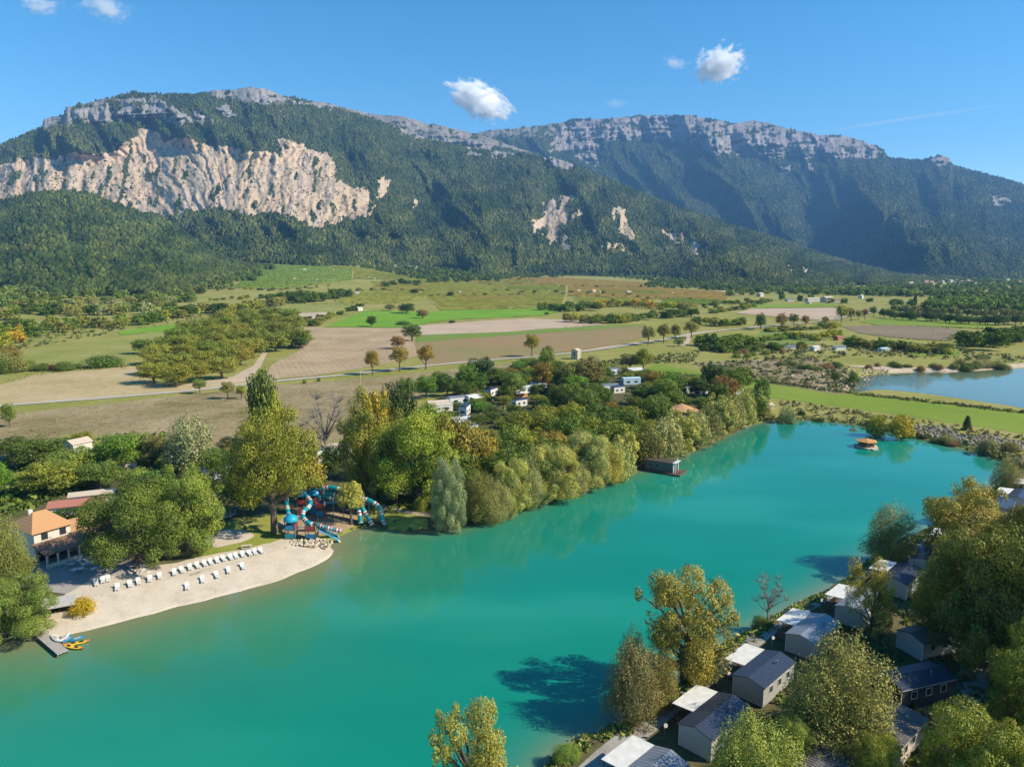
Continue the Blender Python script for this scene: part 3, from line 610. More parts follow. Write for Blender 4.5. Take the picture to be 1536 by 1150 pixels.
RSKY = [(560, 260), (640, 215), (700, 203), (740, 196), (790, 190), (845, 183), (860, 179), (910, 177), (960, 174), (1030, 173), (1060, 178), (1100, 184), (1118, 182), (1132, 179), (1160, 186), (1190, 196), (1230, 202), (1270, 204), (1290, 210), (1310, 218), (1326, 226), (1330, 236), (1380, 241), (1396, 238), (1408, 233), (1424, 236), (1430, 248), (1480, 262), (1536, 275), (1640, 300), (1750, 330)]
RFOOT = [(560, 300), (800, 330), (1000, 380), (1200, 412), (1400, 419), (1536, 420), (1750, 420)]
RCL = [[(846, 184), (960, 172), (1034, 172), (1062, 180), (1040, 196), (1052, 214), (1000, 212), (960, 208), (930, 212), (905, 214), (890, 233), (868, 226), (818, 229), (834, 204)], [(1050, 182), (1100, 184), (1134, 176), (1162, 186), (1190, 195), (1232, 201), (1272, 203), (1310, 214), (1330, 236), (1272, 240), (1230, 238), (1170, 239), (1130, 236), (1098, 233), (1062, 231), (1048, 212)],
       [(864, 232), (896, 234), (894, 252), (874, 246)], [(1392, 240), (1408, 232), (1430, 238), (1430, 248), (1402, 249)], [(1172, 252), (1186, 250), (1188, 262), (1174, 264)], [(1200, 248), (1222, 250), (1220, 264), (1204, 264)], [(1484, 294), (1512, 296), (1520, 308), (1490, 308)], [(1336, 322), (1352, 330), (1358, 344), (1342, 338)]]
L_far = layer('mountain', 560, 1750, 980, RSKY, RFOOT, 6200, [(560, 8600), (900, 9000), (1200, 8900), (1536, 8600), (1750, 8200)], RCL,
              [(1040, 245, 1140, 300, 45, 561), (1140, 300, 1270, 400, 45, 816), (1290, 290, 1340, 320, 30, 510), (1340, 320, 1440, 412, 40, 782), (1180, 310, 1300, 405, 25, -442), (980, 240, 1080, 340, 35, -340), (1430, 260, 1540, 360, 45, 340), (1380, 270, 1400, 390, 30, -425)],
              200, (900, 380, 70, 0, 120), [(.23, .20, .185), (.6, .5, .4), (.19, .175, .13)], FOREST, .9, seed=37, bald=[[(640, 190), (840, 176), (850, 186), (832, 206), (800, 204), (700, 212)], [(1000, 172), (1060, 176), (1040, 190), (1010, 186)]])

# ------------------------------------------------------------------ trees
def leaf_mesh(name, lobes, n, s, seed, gap=.0, flat=1.0, shell=.55):
    """many small leaf clumps spread through a set of lobes (cx,cy,cz,rx,ry,rz); vertex colours vary leaf by leaf"""
    r = np.random.default_rng(seed); L = np.array(lobes, float)
    vol = (L[:, 3] * L[:, 4] * L[:, 5]) ** .667; k = r.choice(len(L), n, p=vol / vol.sum())
    d = r.normal(size=(n, 3)); d /= np.linalg.norm(d, axis=1)[:, None]
    rad = shell + (1 - shell) * r.random(n) ** .6
    rad *= .72 + .56 * vnoise(d[:, 0] * 2.6 + k * 3.1, d[:, 1] * 2.6 + d[:, 2] * 2.9 + k, seed)
    c = L[k, :3] + d * L[k, 3:6] * rad[:, None]
    if gap: keep = fbm(c[:, 0] * 9 + seed, c[:, 1] * 9 + c[:, 2] * 11, 2, seed) > gap; c, d, k = c[keep], d[keep], k[keep]
    keep = c[:, 2] > .004; c, d, k = c[keep], d[keep], k[keep]; n = len(c)
    nrm = d * 1.15 + r.normal(size=(n, 3)) * .55 + np.array([0, 0, .3]); nrm /= np.linalg.norm(nrm, axis=1)[:, None]
    a = np.cross(nrm, r.normal(size=(n, 3))); a /= np.linalg.norm(a, axis=1)[:, None] + 1e-9; b = np.cross(nrm, a)
    sz = s * (.4 + 1.2 * r.random(n) ** 1.3)[:, None]; asp = .55 + .35 * r.random(n)[:, None]
    V = np.stack([c - a * sz, c - b * sz * asp + nrm * sz * .2, c + a * sz, c + b * sz * asp + nrm * sz * .2], 1).reshape(-1, 3)
    lob = r.random(len(L)); v = .62 + .5 * r.random(n) + .3 * (lob[k] - .5)
    hue = (r.random(n) - .4) * .35 + (lob[k] - .5) * .25
    col = np.stack([v * (1 + hue * .7), v * (1 + hue * .15), v * (1 - hue * .5)], -1)
    return np_mesh(name, V, np.arange(n * 4).reshape(n, 4), cols=np.repeat(col, 4, 0))
def lobes_for(kind, r):
    L = []
    if kind == 'round':
        for k in range(15):
            a = k * 2.4 + r.random() * .6; zz = .36 + .50 * (k / 14.0); rr = .30 * math.sqrt(max(.08, 1 - ((zz - .52) / .42) ** 2)) * (.8 + .35 * r.random()); q = .13 + .075 * r.random()
            L.append((rr * math.cos(a), rr * math.sin(a), zz, q * 1.1, q * 1.1, q * .85))
        L.append((0, 0, .6, .26, .26, .3))
        for k in range(16): a = r.random() * 6.28; zz = .34 + .6 * r.random(); rr = .45 * math.sqrt(max(.05, 1 - ((zz - .55) / .46) ** 2)); L.append((rr * math.cos(a), rr * math.sin(a), zz, .07 + .04 * r.random(), .07 + .04 * r.random(), .05 + .03 * r.random()))
    elif kind == 'broad':          # several domes on one trunk, reaching low
        for k in range(20):
            a = k * 2.4 + r.random(); zz = .16 + .70 * r.random() ** .8; rr = .36 * math.sqrt(max(.05, 1 - ((zz - .45) / .52) ** 2)) * (.75 + .4 * r.random()); q = .10 + .075 * r.random()
            L.append((rr * math.cos(a), rr * math.sin(a), zz, q * 1.15, q * 1.15, q * .8))
        L.append((0, 0, .5, .3, .3, .34))
        for k in range(22): a = r.random() * 6.28; zz = .14 + .8 * r.random(); rr = .46 * math.sqrt(max(.05, 1 - ((zz - .45) / .55) ** 2)); L.append((rr * math.cos(a), rr * math.sin(a), zz, .06 + .04 * r.random(), .06 + .04 * r.random(), .05 + .03 * r.random()))
    elif kind == 'feather':        # bundles of upright plumes
        for k in range(13):
            a = k * 2.4 + r.random() * .7; rr = .36 * math.sqrt((k + .5) / 13); top = 1 - .38 * (rr / .36) ** 1.6 * (.6 + .6 * r.random()); hgt = .22 + .12 * r.random()
            L.append((rr * math.cos(a), rr * math.sin(a), top - hgt, .12 + .06 * r.random(), .12 + .06 * r.random(), hgt))
            L.append((rr * 1.1 * math.cos(a + .4), rr * 1.1 * math.sin(a + .4), max(.2, top - hgt * 1.9), .14 + .06 * r.random(), .14 + .06 * r.random(), .18))
            L.append((rr * 1.05 * math.cos(a - .5), rr * 1.05 * math.sin(a - .5), .2 + .1 * r.random(), .13, .13, .15))
    elif kind == 'ovoid':
        for k in range(34):
            zz = .09 + .84 * (k + .5) / 34; a = k * 2.4; rr = .42 * math.sin(math.pi * min(1, max(.0, (1 - zz) * .72 + .12))) ** .8; rr = .40 * math.sqrt(max(.02, 1 - ((zz - .36) / (.64 if zz > .36 else .46)) ** 2))
            q = .09; L.append((rr * .85 * math.cos(a), rr * .85 * math.sin(a), zz, q, q, q * 1.1))
        L += [(0, 0, .40, .36, .36, .36), (0, 0, .68, .22, .22, .26)]
    elif kind == 'poplar':
        for k in range(26):
            zz = .14 + .76 * (k + .5) / 26; a = k * 2.4; rr = .34 * math.sqrt(max(.02, 1 - ((zz - .42) / .6) ** 2)) * (.55 + .5 * r.random()); L.append((rr * math.cos(a), rr * math.sin(a), zz, .15, .15, .115))
        L.append((0, 0, .5, .25, .25, .42))
    elif kind == 'conifer':
        for k in range(30):
            zz = .08 + .88 * (k + .5) / 30; a = k * 2.4; rr = .42 * (1 - zz) ** .8; L.append((rr * .7 * math.cos(a), rr * .7 * math.sin(a), zz, .10 + .1 * (1 - zz), .10 + .1 * (1 - zz), .05))
    elif kind == 'lollipop':
        for k in range(11):
            a = k * 2.4 + r.random() * .5; zz = .50 + .38 * (k / 10.0); rr = .26 * (.7 + .5 * r.random()) * (1 if zz < .75 else .6); L.append((rr * math.cos(a), rr * math.sin(a), zz, .20, .20, .13))
    elif kind == 'bush':
        for k in range(14):
            a = k * 2.4; rr = .36 * math.sqrt((k + .3) / 14); zz = .62 * (1 - .9 * (rr / .36) ** 2 * .6) * (.7 + .4 * r.random()); q = .15 + .07 * r.random(); L.append((rr * math.cos(a), rr * math.sin(a), zz * .75, q, q, q * 1.5))
        L.append((0, 0, .3, .36, .36, .38))
    elif kind in ('open', 'sparse'):           # a cottonwood thinning out in autumn, light between its limbs
        for k in range(24):
            a = k * 2.4 + r.random(); zz = .26 + .66 * r.random(); rr = .37 * math.sqrt(max(.05, 1 - ((zz - .58) / .48) ** 2)) * (.35 + .75 * r.random()); q = .08 + .07 * r.random()
            L.append((rr * math.cos(a), rr * math.sin(a), zz, q, q, q * 1.25))
        for k in range(26): a = r.random() * 6.28; zz = .22 + .74 * r.random(); rr = .46 * math.sqrt(max(.05, 1 - ((zz - .56) / .48) ** 2)) * (.7 + .4 * r.random()); L.append((rr * math.cos(a), rr * math.sin(a), zz, .045, .045, .07))
    elif kind == 'bare':
        for k in range(20):
            a = k * 2.4 + r.random(); zz = .4 + .52 * r.random(); rr = .36 * (.4 + .7 * r.random()); L.append((rr * math.cos(a), rr * math.sin(a), zz, .1, .1, .1))
    return L
def trunk_mesh(name, kind, lobes, seed, mat):
    r = np.random.default_rng(seed); b = MB(); rt = {'poplar': .03, 'conifer': .025, 'bush': .02, 'bare': .022, 'lollipop': .032}.get(kind, .034)
    z1 = {'bush': .15, 'lollipop': .5, 'conifer': .9, 'poplar': .85, 'feather': .3, 'open': .55, 'sparse': .6}.get(kind, .42)
    lean = (r.random(2) - .5) * .06; path = [(0, 0, -.03), (lean[0] * .3, lean[1] * .3, z1 * .35), (lean[0], lean[1], z1 * .7), (lean[0] * 1.2, lean[1] * 1.2, z1)]
    b.tube(path, [rt * 1.35, rt, rt * .8, rt * .5], 7)
    pick = lobes if len(lobes) < 33 else lobes[::2]
    for k, l in enumerate(pick):
        if kind in ('conifer', 'ovoid', 'poplar') and k % 3: continue
        t0 = min(.95, max(.3, l[2] / z1 * .55)); i = min(2, int(t0 * 3)); f = t0 * 3 - i; p0 = Vector(path[i]).lerp(Vector(path[i + 1]), f); p1 = Vector(l[:3])
        if p1.z < p0.z - .1: continue
        mid = p0.lerp(p1, .55) + Vector((0, 0, -.03 if p1.z < .5 else .02)) + Vector((r.random(3) - .5) * .04)
        b.tube([p0, mid, p1], [rt * .5, rt * .3, rt * .1], 5, cap=False)
    me = b.mesh(name, mat); return me
def twig_mesh(name, lobes, seed):
    r = np.random.default_rng(seed); b = MB()
    for l in lobes:
        for q in range(26):
            d = Vector(r.normal(size=3)); d.normalize(); d.z = abs(d.z) * .8 + .15; p = Vector(l[:3]) * .97; e = p + d * (.10 + .08 * r.random()); b.tube([p, p.lerp(e, .5) + Vector((r.random(3) - .5) * .02), e], [.0026, .0019, .001], 3, cap=False)
    return b.mesh(name, PALEBARK)
PROTO = {}
LOD = {'near': (54000, .0069), 'mid': (10500, .0154), 'low': (1500, .042), 'far': (560, .062), 'mini': (230, .10)}
def proto(kind, lod, var):
    key = (kind, lod, var)
    if key not in PROTO:
        seed = abs(hash(kind)) % 1 + sum(map(ord, kind)) * 7 + var * 101 + {'near': 1, 'mid': 2, 'far': 3, 'low': 4, 'mini': 5}[lod]
        r = np.random.default_rng(seed); L = lobes_for(kind, r); n, s = LOD[lod]
        if kind == 'bare': crown = twig_mesh('twigs', L, seed)
        else:
            gap = {'sparse': .52, 'open': .33, 'feather': .26, 'ovoid': .12}.get(kind, .22); mult = {'open': .95, 'ovoid': 1.5, 'broad': 1.3, 'bush': .9, 'lollipop': .8}.get(kind, 1)
            crown = leaf_mesh('crown', L, int(n * mult), s * {'poplar': 1.2, 'ovoid': .85, 'conifer': 1.1}.get(kind, 1.0), seed, gap)
            crown.materials.append(LEAF)
        PROTO[key] = (crown, trunk_mesh('trunk', kind, L, seed, PALEBARK if kind in ('feather', 'bare') else BARK))
    return PROTO[key]
NVAR = {'round': 3, 'broad': 3, 'feather': 3, 'open': 3}
_tn = [0]; TB = 1.62
def tree(name, kind, lod, x, y, h, wd, col, label, group=None, cat='tree', var=None, z=None, rz=None):
    _tn[0] += 1; v = (_tn[0] if var is None else var) % NVAR.get(kind, 2)
    crown, trunk = proto(kind, lod, v)
    root = empty(name, (x, y, (gz(x, y) if z is None else z) - .02), random.random() * 6.28 if rz is None else rz, label, cat, group, (wd, wd, h))
    j = [1 + (random.random() - .5) * .16 for _ in range(3)]
    c = link('crown', crown, root); c.color = (col[0] * j[0] * TB * 1.1, col[1] * j[1] * TB * 1.04, col[2] * j[2] * TB * .75, 1)
    if not (lod == 'far' and kind == 'bush'): link('trunk' if kind != 'bush' else 'stem', trunk, root)
    return root
def T(kind, lod, px, by, ty, wpx, col, label, name='tree', group=None, cat='tree', var=None):
    """a tree whose foot is seen (or reckoned) at pixel (px, by), its top at ty, wpx wide"""
    p = G(px, by); top = atY(px, ty, p[1]); zd = p[1] * math.cos(PITCH) + (H - p[2]) * math.sin(PITCH)
    return tree(name, kind, lod, p[0], p[1], max(1.0, top[2] - p[2]), wpx * zd / F * 1.06, col, label, group, cat, var)
DK = (.050, .085, .020); GR = (.085, .135, .028); LG = (.14, .20, .045); YG = (.20, .225, .035); GO = (.31, .225, .04); SG = (.19, .225, .125); OL = (.165, .175, .06); PY = (.30, .295, .095); WI = (.26, .27, .12); BR = (.22, .14, .07); EM = (.10, .20, .03)

# the left bank and the beach
T('feather', 'near', 8, 880, 762, 82, OL, 'tall grey green willow cut by the left edge beside the tiled house', 'willow_tree')
T('broad', 'near', 32, 948, 846, 92, LG, 'rounded pale green tree at the lakeside left of the timber kiosk')
T('round', 'near', -25, 955, 850, 80, GR, 'shaded green tree half cut off by the left edge above the jetty')
T('broad', 'near', 206, 853, 712, 128, GR, 'huge leafy maple in front of the terrace at the top of the beach', 'maple_tree', var=0)
T('broad', 'near', 282, 826, 690, 108, LG, 'large bright green maple just right of the huge one on the beach', 'maple_tree', var=1)
T('round', 'mid', 240, 800, 706, 70, GR, 'green tree squeezed between and behind the two beach maples', 'maple_tree')
T('round', 'mid', 364, 774, 702, 62, LG, 'light green rounded tree beside the metal railing above the lawn')
T('round', 'near', 412, 800, 612, 128, (.17, .18, .03), 'massive yellow green tree towering behind the water play park', var=2)
T('lollipop', 'mid', 455, 772, 672, 78, (.22, .20, .04), 'golden green tree directly behind the play tower')
T('poplar', 'mid', 397, 690, 551, 52, (.10, .14, .04), 'tall dark columnar poplar standing above the other trees', 'poplar_tree')
T('poplar', 'mid', 410, 690, 585, 40, YG, 'yellowish poplar pressed against the right of the tall poplar', 'poplar_tree')
T('feather', 'mid', 287, 706, 610, 78, SG, 'silvery grey green tree with a rounded top beside the brown meadow', 'willow_tree')
T('bare', 'mid', 490, 700, 582, 88, BR, 'thin brown almost leafless tree between the big tree and the golden one')
T('bush', 'mid', 122, 915, 880, 44, (.33, .27, .02), 'dense yellow bush beside the timber kiosk on the beach', 'bush', cat='bush')
T('lollipop', 'mid', 527, 781, 714, 46, PY, 'small pale feathery tree among the tube slides', 'willow_tree')
T('ovoid', 'near', 673, 787, 674, 64, (.20, .235, .15), 'dense silver green egg shaped tree at the lake edge', 'willow_tree')
T('bush', 'mid', 632, 765, 735, 26, YG, 'small yellow green bush left of the silver egg shaped tree', 'bush', cat='bush')
for a in [(60, 700, 655, 80, GR, 'mid green tree in the garden thicket below the white shed'), (112, 712, 672, 72, LG, 'light green tree in the garden thicket right below the white shed'), (185, 705, 648, 68, EM, 'vivid green tree right of the white shed'), (232, 700, 650, 42, OL, 'olive tree between the vivid green tree and the silvery one'),
          (80, 742, 690, 82, YG, 'yellow green tree over the garden behind the tiled house'), (150, 735, 692, 64, GR, 'green tree above the red roofed annexe'), (20, 690, 655, 50, DK, 'dark tree at the left end of the garden thicket'), (-4, 748, 690, 44, EM, 'vivid green tree at the left edge behind the tiled house'), (205, 745, 700, 50, LG, 'light green tree left behind the beach maples'), (124, 668, 646, 30, YG, 'small yellow green tree poking up behind the white shed'),
          (160, 690, 664, 40, DK, 'small dark tree hugging the right wall of the white shed'), (255, 690, 655, 38, OL, 'olive shrub like tree left of the silvery willow'), (325, 720, 672, 48, GR, 'green tree between the silvery willow and the massive tree'), (345, 690, 655, 40, OL, 'olive tree behind the massive tree at the meadow edge'), (430, 690, 640, 50, YG, 'yellow green tree behind the massive tree on its right'), (15, 640, 604, 20, LG, 'lone slim young tree beside the road at far left')]:
    T('round', 'mid', a[0], a[1], a[2], a[3], a[4], a[5])
# the grove between the beach and the camp
for a in [('broad', 562, 752, 580, 100, (.17, .19, .04), 'tall dark stemmed cottonwood left in the grove behind the hedge'), ('open', 566, 745, 583, 70, (.30, .24, .03), 'golden topped cottonwood rising out of the grove'), ('broad', 624, 755, 600, 122, YG, 'broad yellow green cottonwood in the middle of the grove'), ('round', 600, 720, 570, 56, DK, 'dark green tree behind the golden topped one'),
          ('round', 650, 720, 612, 74, (.16, .17, .04), 'olive gold tree right of the broad cottonwood'), ('round', 595, 757, 690, 66, DK, 'deep green tree low at the front of the grove'), ('round', 640, 745, 660, 62, YG, 'yellow tinted tree at the back left of the silver tree'), ('round', 690, 735, 625, 74, (.17, .165, .035), 'broad olive brown tree above the silver tree'),
          ('round', 722, 730, 640, 62, (.20, .18, .035), 'rusty green tree behind the lakeside willows'), ('round', 500, 720, 668, 46, DK, 'dark green tree below the leafless one'), ('round', 705, 765, 700, 44, GR, 'green tree on the right shoulder of the silver tree')]:
    T(a[0], 'near' if a[0] == 'broad' else 'mid', a[1], a[2], a[3], a[4], a[5], a[6])
# pale willows along the wooded shore, in order from the silver tree to the far corner
SH = [(722, 780, 690, 52, OL), (745, 776, 700, 46, WI), (768, 768, 672, 46, PY), (752, 758, 690, 40, GR), (795, 757, 668, 44, WI), (830, 748, 650, 62, PY), (812, 745, 700, 36, YG), (856, 738, 668, 50, WI), (884, 730, 632, 56, WI), (908, 723, 640, 52, PY), (930, 715, 648, 46, WI), (936, 710, 640, 36, PY),
      (975, 697, 630, 42, OL), (1000, 690, 612, 50, WI), (1022, 680, 610, 44, PY), (1045, 671, 606, 42, WI), (1062, 664, 600, 40, OL), (1080, 655, 588, 42, PY), (1098, 646, 592, 36, WI), (1115, 640, 572, 38, PY), (1130, 632, 580, 34, LG), (1143, 628, 592, 26, YG)]
SHL = ['olive willow first right of the silver tree at the water', 'pale willow second right of the silver tree', 'slim yellowish willow standing out of the shore row', 'green tree behind the slim yellowish willow', 'grey green willow before the small bank clearing', 'large billowing pale yellow willow over the bank', 'low yellow green willow at the foot of the billowing one', 'soft grey green willow right of the billowing one', 'tall grey green willow midway along the shore', 'yellowish willow midway along the shore',
       'grey green willow left behind the floating cabin', 'pale yellow willow just left of the floating cabin', 'olive willow directly behind the floating cabin', 'tall soft willow right behind the floating cabin', 'pale willow below the orange roof', 'grey green willow right of the orange roof', 'olive willow two trees right of the orange roof', 'pale golden willow near the far corner of the lake', 'short grey green willow near the far corner', 'tallest yellow willow at the far corner of the lake', 'light green willow last but one at the far corner', 'low yellow green willow closing the wooded shore']
for k, a in enumerate(SH): T('feather' if k % 3 != 2 else 'broad', 'near' if k < 10 else 'mid', a[0] - 2, a[1] - 5, a[2] - 1, a[3] * 1.2, a[4], SHL[k], 'willow_tree')
T('round', 'mid', 722, 583, 535, 44, (.045, .085, .03), 'dense dark round tree standing above the camp by the road')
T('feather', 'mid', 1180, 629, 594, 30, SG, 'small silvery tree at the far end of the lake', 'willow_tree')
T('round', 'mid', 1314, 648, 602, 29, (.25, .235, .04), 'left of two yellow trees on the far bank behind the hexagonal raft')
T('round', 'mid', 1350, 653, 605, 37, (.33, .28, .03), 'brighter right one of two yellow trees on the far bank')
T('conifer', 'mid', 1450, 645, 623, 17, (.04, .06, .02), 'small dark cone shaped tree on the stony bank', 'conifer')
T('bush', 'mid', 1420, 660, 645, 26, OL, 'olive bush on the stony bank left of a grey one', 'bush', cat='bush')
T('bush', 'mid', 1482, 676, 642, 36, (.17, .17, .09), 'tall greyish bush on the stony bank', 'bush', cat='bush')
T('bush', 'mid', 1515, 676, 655, 34, OL, 'olive bush at the right end of the stony bank', 'bush', cat='bush')
T('bush', 'mid', 1281, 640, 615, 24, (.20, .17, .10), 'brownish bush on the far bank left of the yellow trees', 'bush', cat='bush')
T('round', 'mid', 1281, 575, 553, 18, LG, 'small bright green tree at the near corner of the pond')
T('round', 'mid', 1253, 575, 556, 14, GR, 'little green tree left of the bright one by the pond')
# the camp wood: trees of a few kinds in a random mix
CAMP = [(600, 735), (640, 650), (690, 605), (640, 580), (700, 566), (760, 560), (800, 545), (850, 550), (900, 556), (980, 566), (1060, 572), (1110, 582), (1120, 612), (1085, 636), (1040, 656), (1000, 672), (940, 696), (880, 716), (820, 738), (760, 750), (720, 750), (680, 745)]
CLEAR = [(690, 622, 20, 20), (700, 640, 15, 12), (785, 596, 20, 10), (820, 588, 12, 9), (915, 590, 14, 9), (940, 578, 26, 13), (925, 566, 14, 7), (1043, 584, 20, 8), (1024, 621, 22, 9), (660, 603, 14, 8), (737, 588, 12, 7), (755, 612, 10, 8), (1105, 602, 14, 7)]
KIND = [((.08, .125, .022), 'dark green tree packed in the camp wood', 'dark green trees of the camp wood', .44), ((.125, .175, .03), 'mid green tree packed in the camp wood', 'mid green trees of the camp wood', .24), ((.17, .19, .03), 'yellow green tree packed in the camp wood', 'yellow green trees of the camp wood', .16), ((.20, .165, .035), 'rust tinted tree packed in the camp wood', 'rust tinted trees of the camp wood', .10), (EM, 'vivid green tree packed in the camp wood', 'vivid green trees of the camp wood', .06)]
r_ = random.Random(5); placed = []
for _ in range(9000):
    px, py = r_.uniform(590, 1125), r_.uniform(540, 752)
    if not inpoly(np.array([px]), np.array([py]), CAMP)[0] or any(abs(px - c[0]) < c[2] and -3 < (py - c[1]) < c[3] * 2.2 for c in CLEAR): continue
    p = G(px, py)
    if any((p[0] - q[0]) ** 2 + (p[1] - q[1]) ** 2 < (7.0 + .004 * p[1]) ** 2 for q in placed): continue
    placed.append(p); u_ = r_.random(); kk = 0
    while kk < 4 and u_ > KIND[kk][3]: u_ -= KIND[kk][3]; kk += 1
    c, lb, gp, _p = KIND[kk]; nearclear = any(abs(px - q[0]) < q[2] + 10 and 0 < py - q[1] < 62 for q in CLEAR)
    h = r_.uniform(8, 13) * (.38 if nearclear or py < 582 else 1)
    tree('tree', 'round', 'mid', p[0], p[1], h, r_.uniform(9, 12.5) * (.7 if nearclear else 1), c, lb, gp)
# single trees along the camp's upper edge
for a in [(640, 597, 562, 34, EM, 'bright green tree at the upper left edge of the camp'), (612, 600, 566, 30, GR, 'green tree left of the bright one at the upper edge of the camp'), (668, 588, 560, 22, DK, 'dark tree right of the bright one at the upper edge of the camp'), (756, 578, 558, 24, DK, 'dark small tree right of the dense dark round one'), (820, 560, 523, 26, LG, 'light green tree left of the stone tower'), (822, 556, 518, 20, GR, 'slim green tree close by the stone tower'), (882, 588, 535, 46, (.16, .145, .05), 'tall brownish olive tree below the stone tower'), (848, 590, 545, 38, (.12, .13, .045), 'olive tree left of the tall brownish one'),
          (945, 553, 530, 34, OL, 'olive tree above the white caravans'), (965, 555, 522, 26, YG, 'yellowish tree beside the power pole'), (1018, 520, 507, 16, LG, 'light green small tree at the road fork'), (1070, 590, 545, 42, DK, 'dark tree at the camp end by the green meadow'), (1085, 606, 563, 42, (.20, .125, .04), 'red brown tree at the camp end'), (1048, 595, 566, 30, DK, 'dark tree left of the red brown one'), (1140, 615, 565, 26, GR, 'green tree at the head of the green meadow'), (1115, 585, 552, 34, DK, 'deep green tree behind the red brown one'),
          (965, 608, 576, 36, GR, 'green tree right of the white caravans'), (905, 612, 580, 30, GR, 'green tree below the white caravans'), (770, 600, 558, 36, LG, 'light green tree beside the terracotta caravan'), (840, 620, 575, 40, DK, 'dark tree right of the terracotta caravan'), (990, 598, 568, 30, YG, 'yellow green tree over the long tan roof')]:
    T('round', 'mid', *a[:5], a[5])
# lollipop trees along the road
for a in [(559, 562, 525, 26, (.20, .16, .035), 'round orange tinted road tree leftmost of three by the stubble field'), (600, 557, 519, 33, (.21, .18, .05), 'wide thin crowned road tree middle of three by the stubble field'), (639, 554, 517, 28, (.22, .16, .03), 'round rusty road tree right of three by the stubble field'), (798, 535, 501, 26, (.17, .16, .03), 'lone round road tree left of the stone tower'), (972, 518, 489, 23, OL, 'first olive road tree of the four past the tower'), (995, 515, 486, 24, (.15, .14, .04), 'second road tree of the four past the tower'), (1013, 512, 486, 19, (.15, .13, .05), 'third slim road tree of the four past the tower'), (1037, 507, 482, 27, OL, 'fourth road tree of the four nearest the fork'), (1142, 495, 472, 15, GR, 'lone small road tree by the right hand orchard')]:
    T('lollipop', 'mid', *a[:5], a[5], 'plane_tree')
for k, a in enumerate([(1262, 484, 457, 20, YG), (1276, 482, 462, 14, (.20, .15, .03)), (1288, 480, 464, 12, OL), (1297, 479, 463, 12, BR), (1310, 476, 459, 13, OL)]):
    T('lollipop', 'far', *a[:5], ['tallest yellow green tree of the road avenue on the right', 'golden second tree of the road avenue on the right', 'olive third tree of the road avenue on the right', 'brown fourth tree of the road avenue on the right', 'olive last tree of the road avenue on the right'][k], 'plane_tree')
for k, a in enumerate([(1140, 493, 470, 17, OL), (1172, 490, 469, 16, BR), (1190, 486, 470, 15, OL), (1208, 487, 473, 14, BR), (1238, 488, 474, 12, YG)]):
    T('round', 'far', *a[:5], ['olive tree at the left end of the roadside row before the ploughed field', 'brown tree second in the roadside row before the ploughed field', 'olive tree third in the roadside row before the ploughed field', 'brown tree fourth in the roadside row before the ploughed field', 'yellow green tree ending the roadside row before the ploughed field'][k])
# the walnut orchard and its neighbours
ORCH = [(228, 575), (262, 579), (300, 572), (335, 566), (235, 560), (268, 560), (305, 556), (340, 551), (362, 548), (240, 545), (275, 545), (312, 541), (348, 536), (378, 534), (398, 527), (250, 531), (285, 530), (320, 526), (352, 522), (385, 519), (412, 525), (435, 521), (265, 519), (298, 516), (330, 512), (362, 509), (395, 506), (425, 508), (446, 520), (285, 506), (315, 502), (345, 499), (378, 496), (410, 494), (438, 498), (340, 489), (372, 486), (405, 484), (430, 488)]
for k, (px, py) in enumerate(ORCH):
    T('round', 'mid', px + r_.uniform(-4, 4), py + r_.uniform(-1, 2), py - 33 + (575 - py) * .09, 50 - (575 - py) * .14, random.choice([(.17, .19, .035), (.19, .205, .04), (.14, .17, .03)]), 'yellow green walnut tree inside the orchard block left of the stubble field', 'walnut_tree', 'walnut trees of the left orchard block')
for a in [(214, 531, 508, 32, GR, 'green walnut tree standing left of the orchard block'), (155, 551, 523, 58, GR, 'wide bushy green tree alone left of the walnut orchard'), (412, 522, 506, 24, GR, 'small round tree at the near right corner of the orchard'), (452, 523, 505, 22, DK, 'small dark tree at the right tip of the orchard')]:
    T('bush' if a[3] > 50 else 'round', 'mid', *a[:5], a[5], 'walnut_tree')
for k, a in enumerate([(5, 560, 528, 30, GR), (24, 558, 522, 36, OL), (44, 556, 530, 28, LG), (66, 556, 538, 26, GR), (80, 556, 541, 14, (.14, .05, .03)), (97, 556, 535, 32, GR), (115, 553, 541, 18, LG), (-10, 548, 510, 50, OL), (12, 540, 505, 44, (.18, .15, .04))]):
    T('bush', 'mid', *a[:5], ['green hedge bush at the left end above the hay field', 'olive hedge bush beside the left end above the hay field', 'light green hedge bush above the hay field', 'green hedge bush left of the dark red one', 'dark red bush in the hedge above the hay field', 'green hedge bush right of the dark red one', 'light green bush ending the hedge above the hay field', 'olive scrub tree at the left edge above the hedge', 'rusty scrub tree at the left edge above the hedge'][k], 'bush', cat='bush')
MASS = []          # the small trees of copses and belts, too many to tell apart: one object
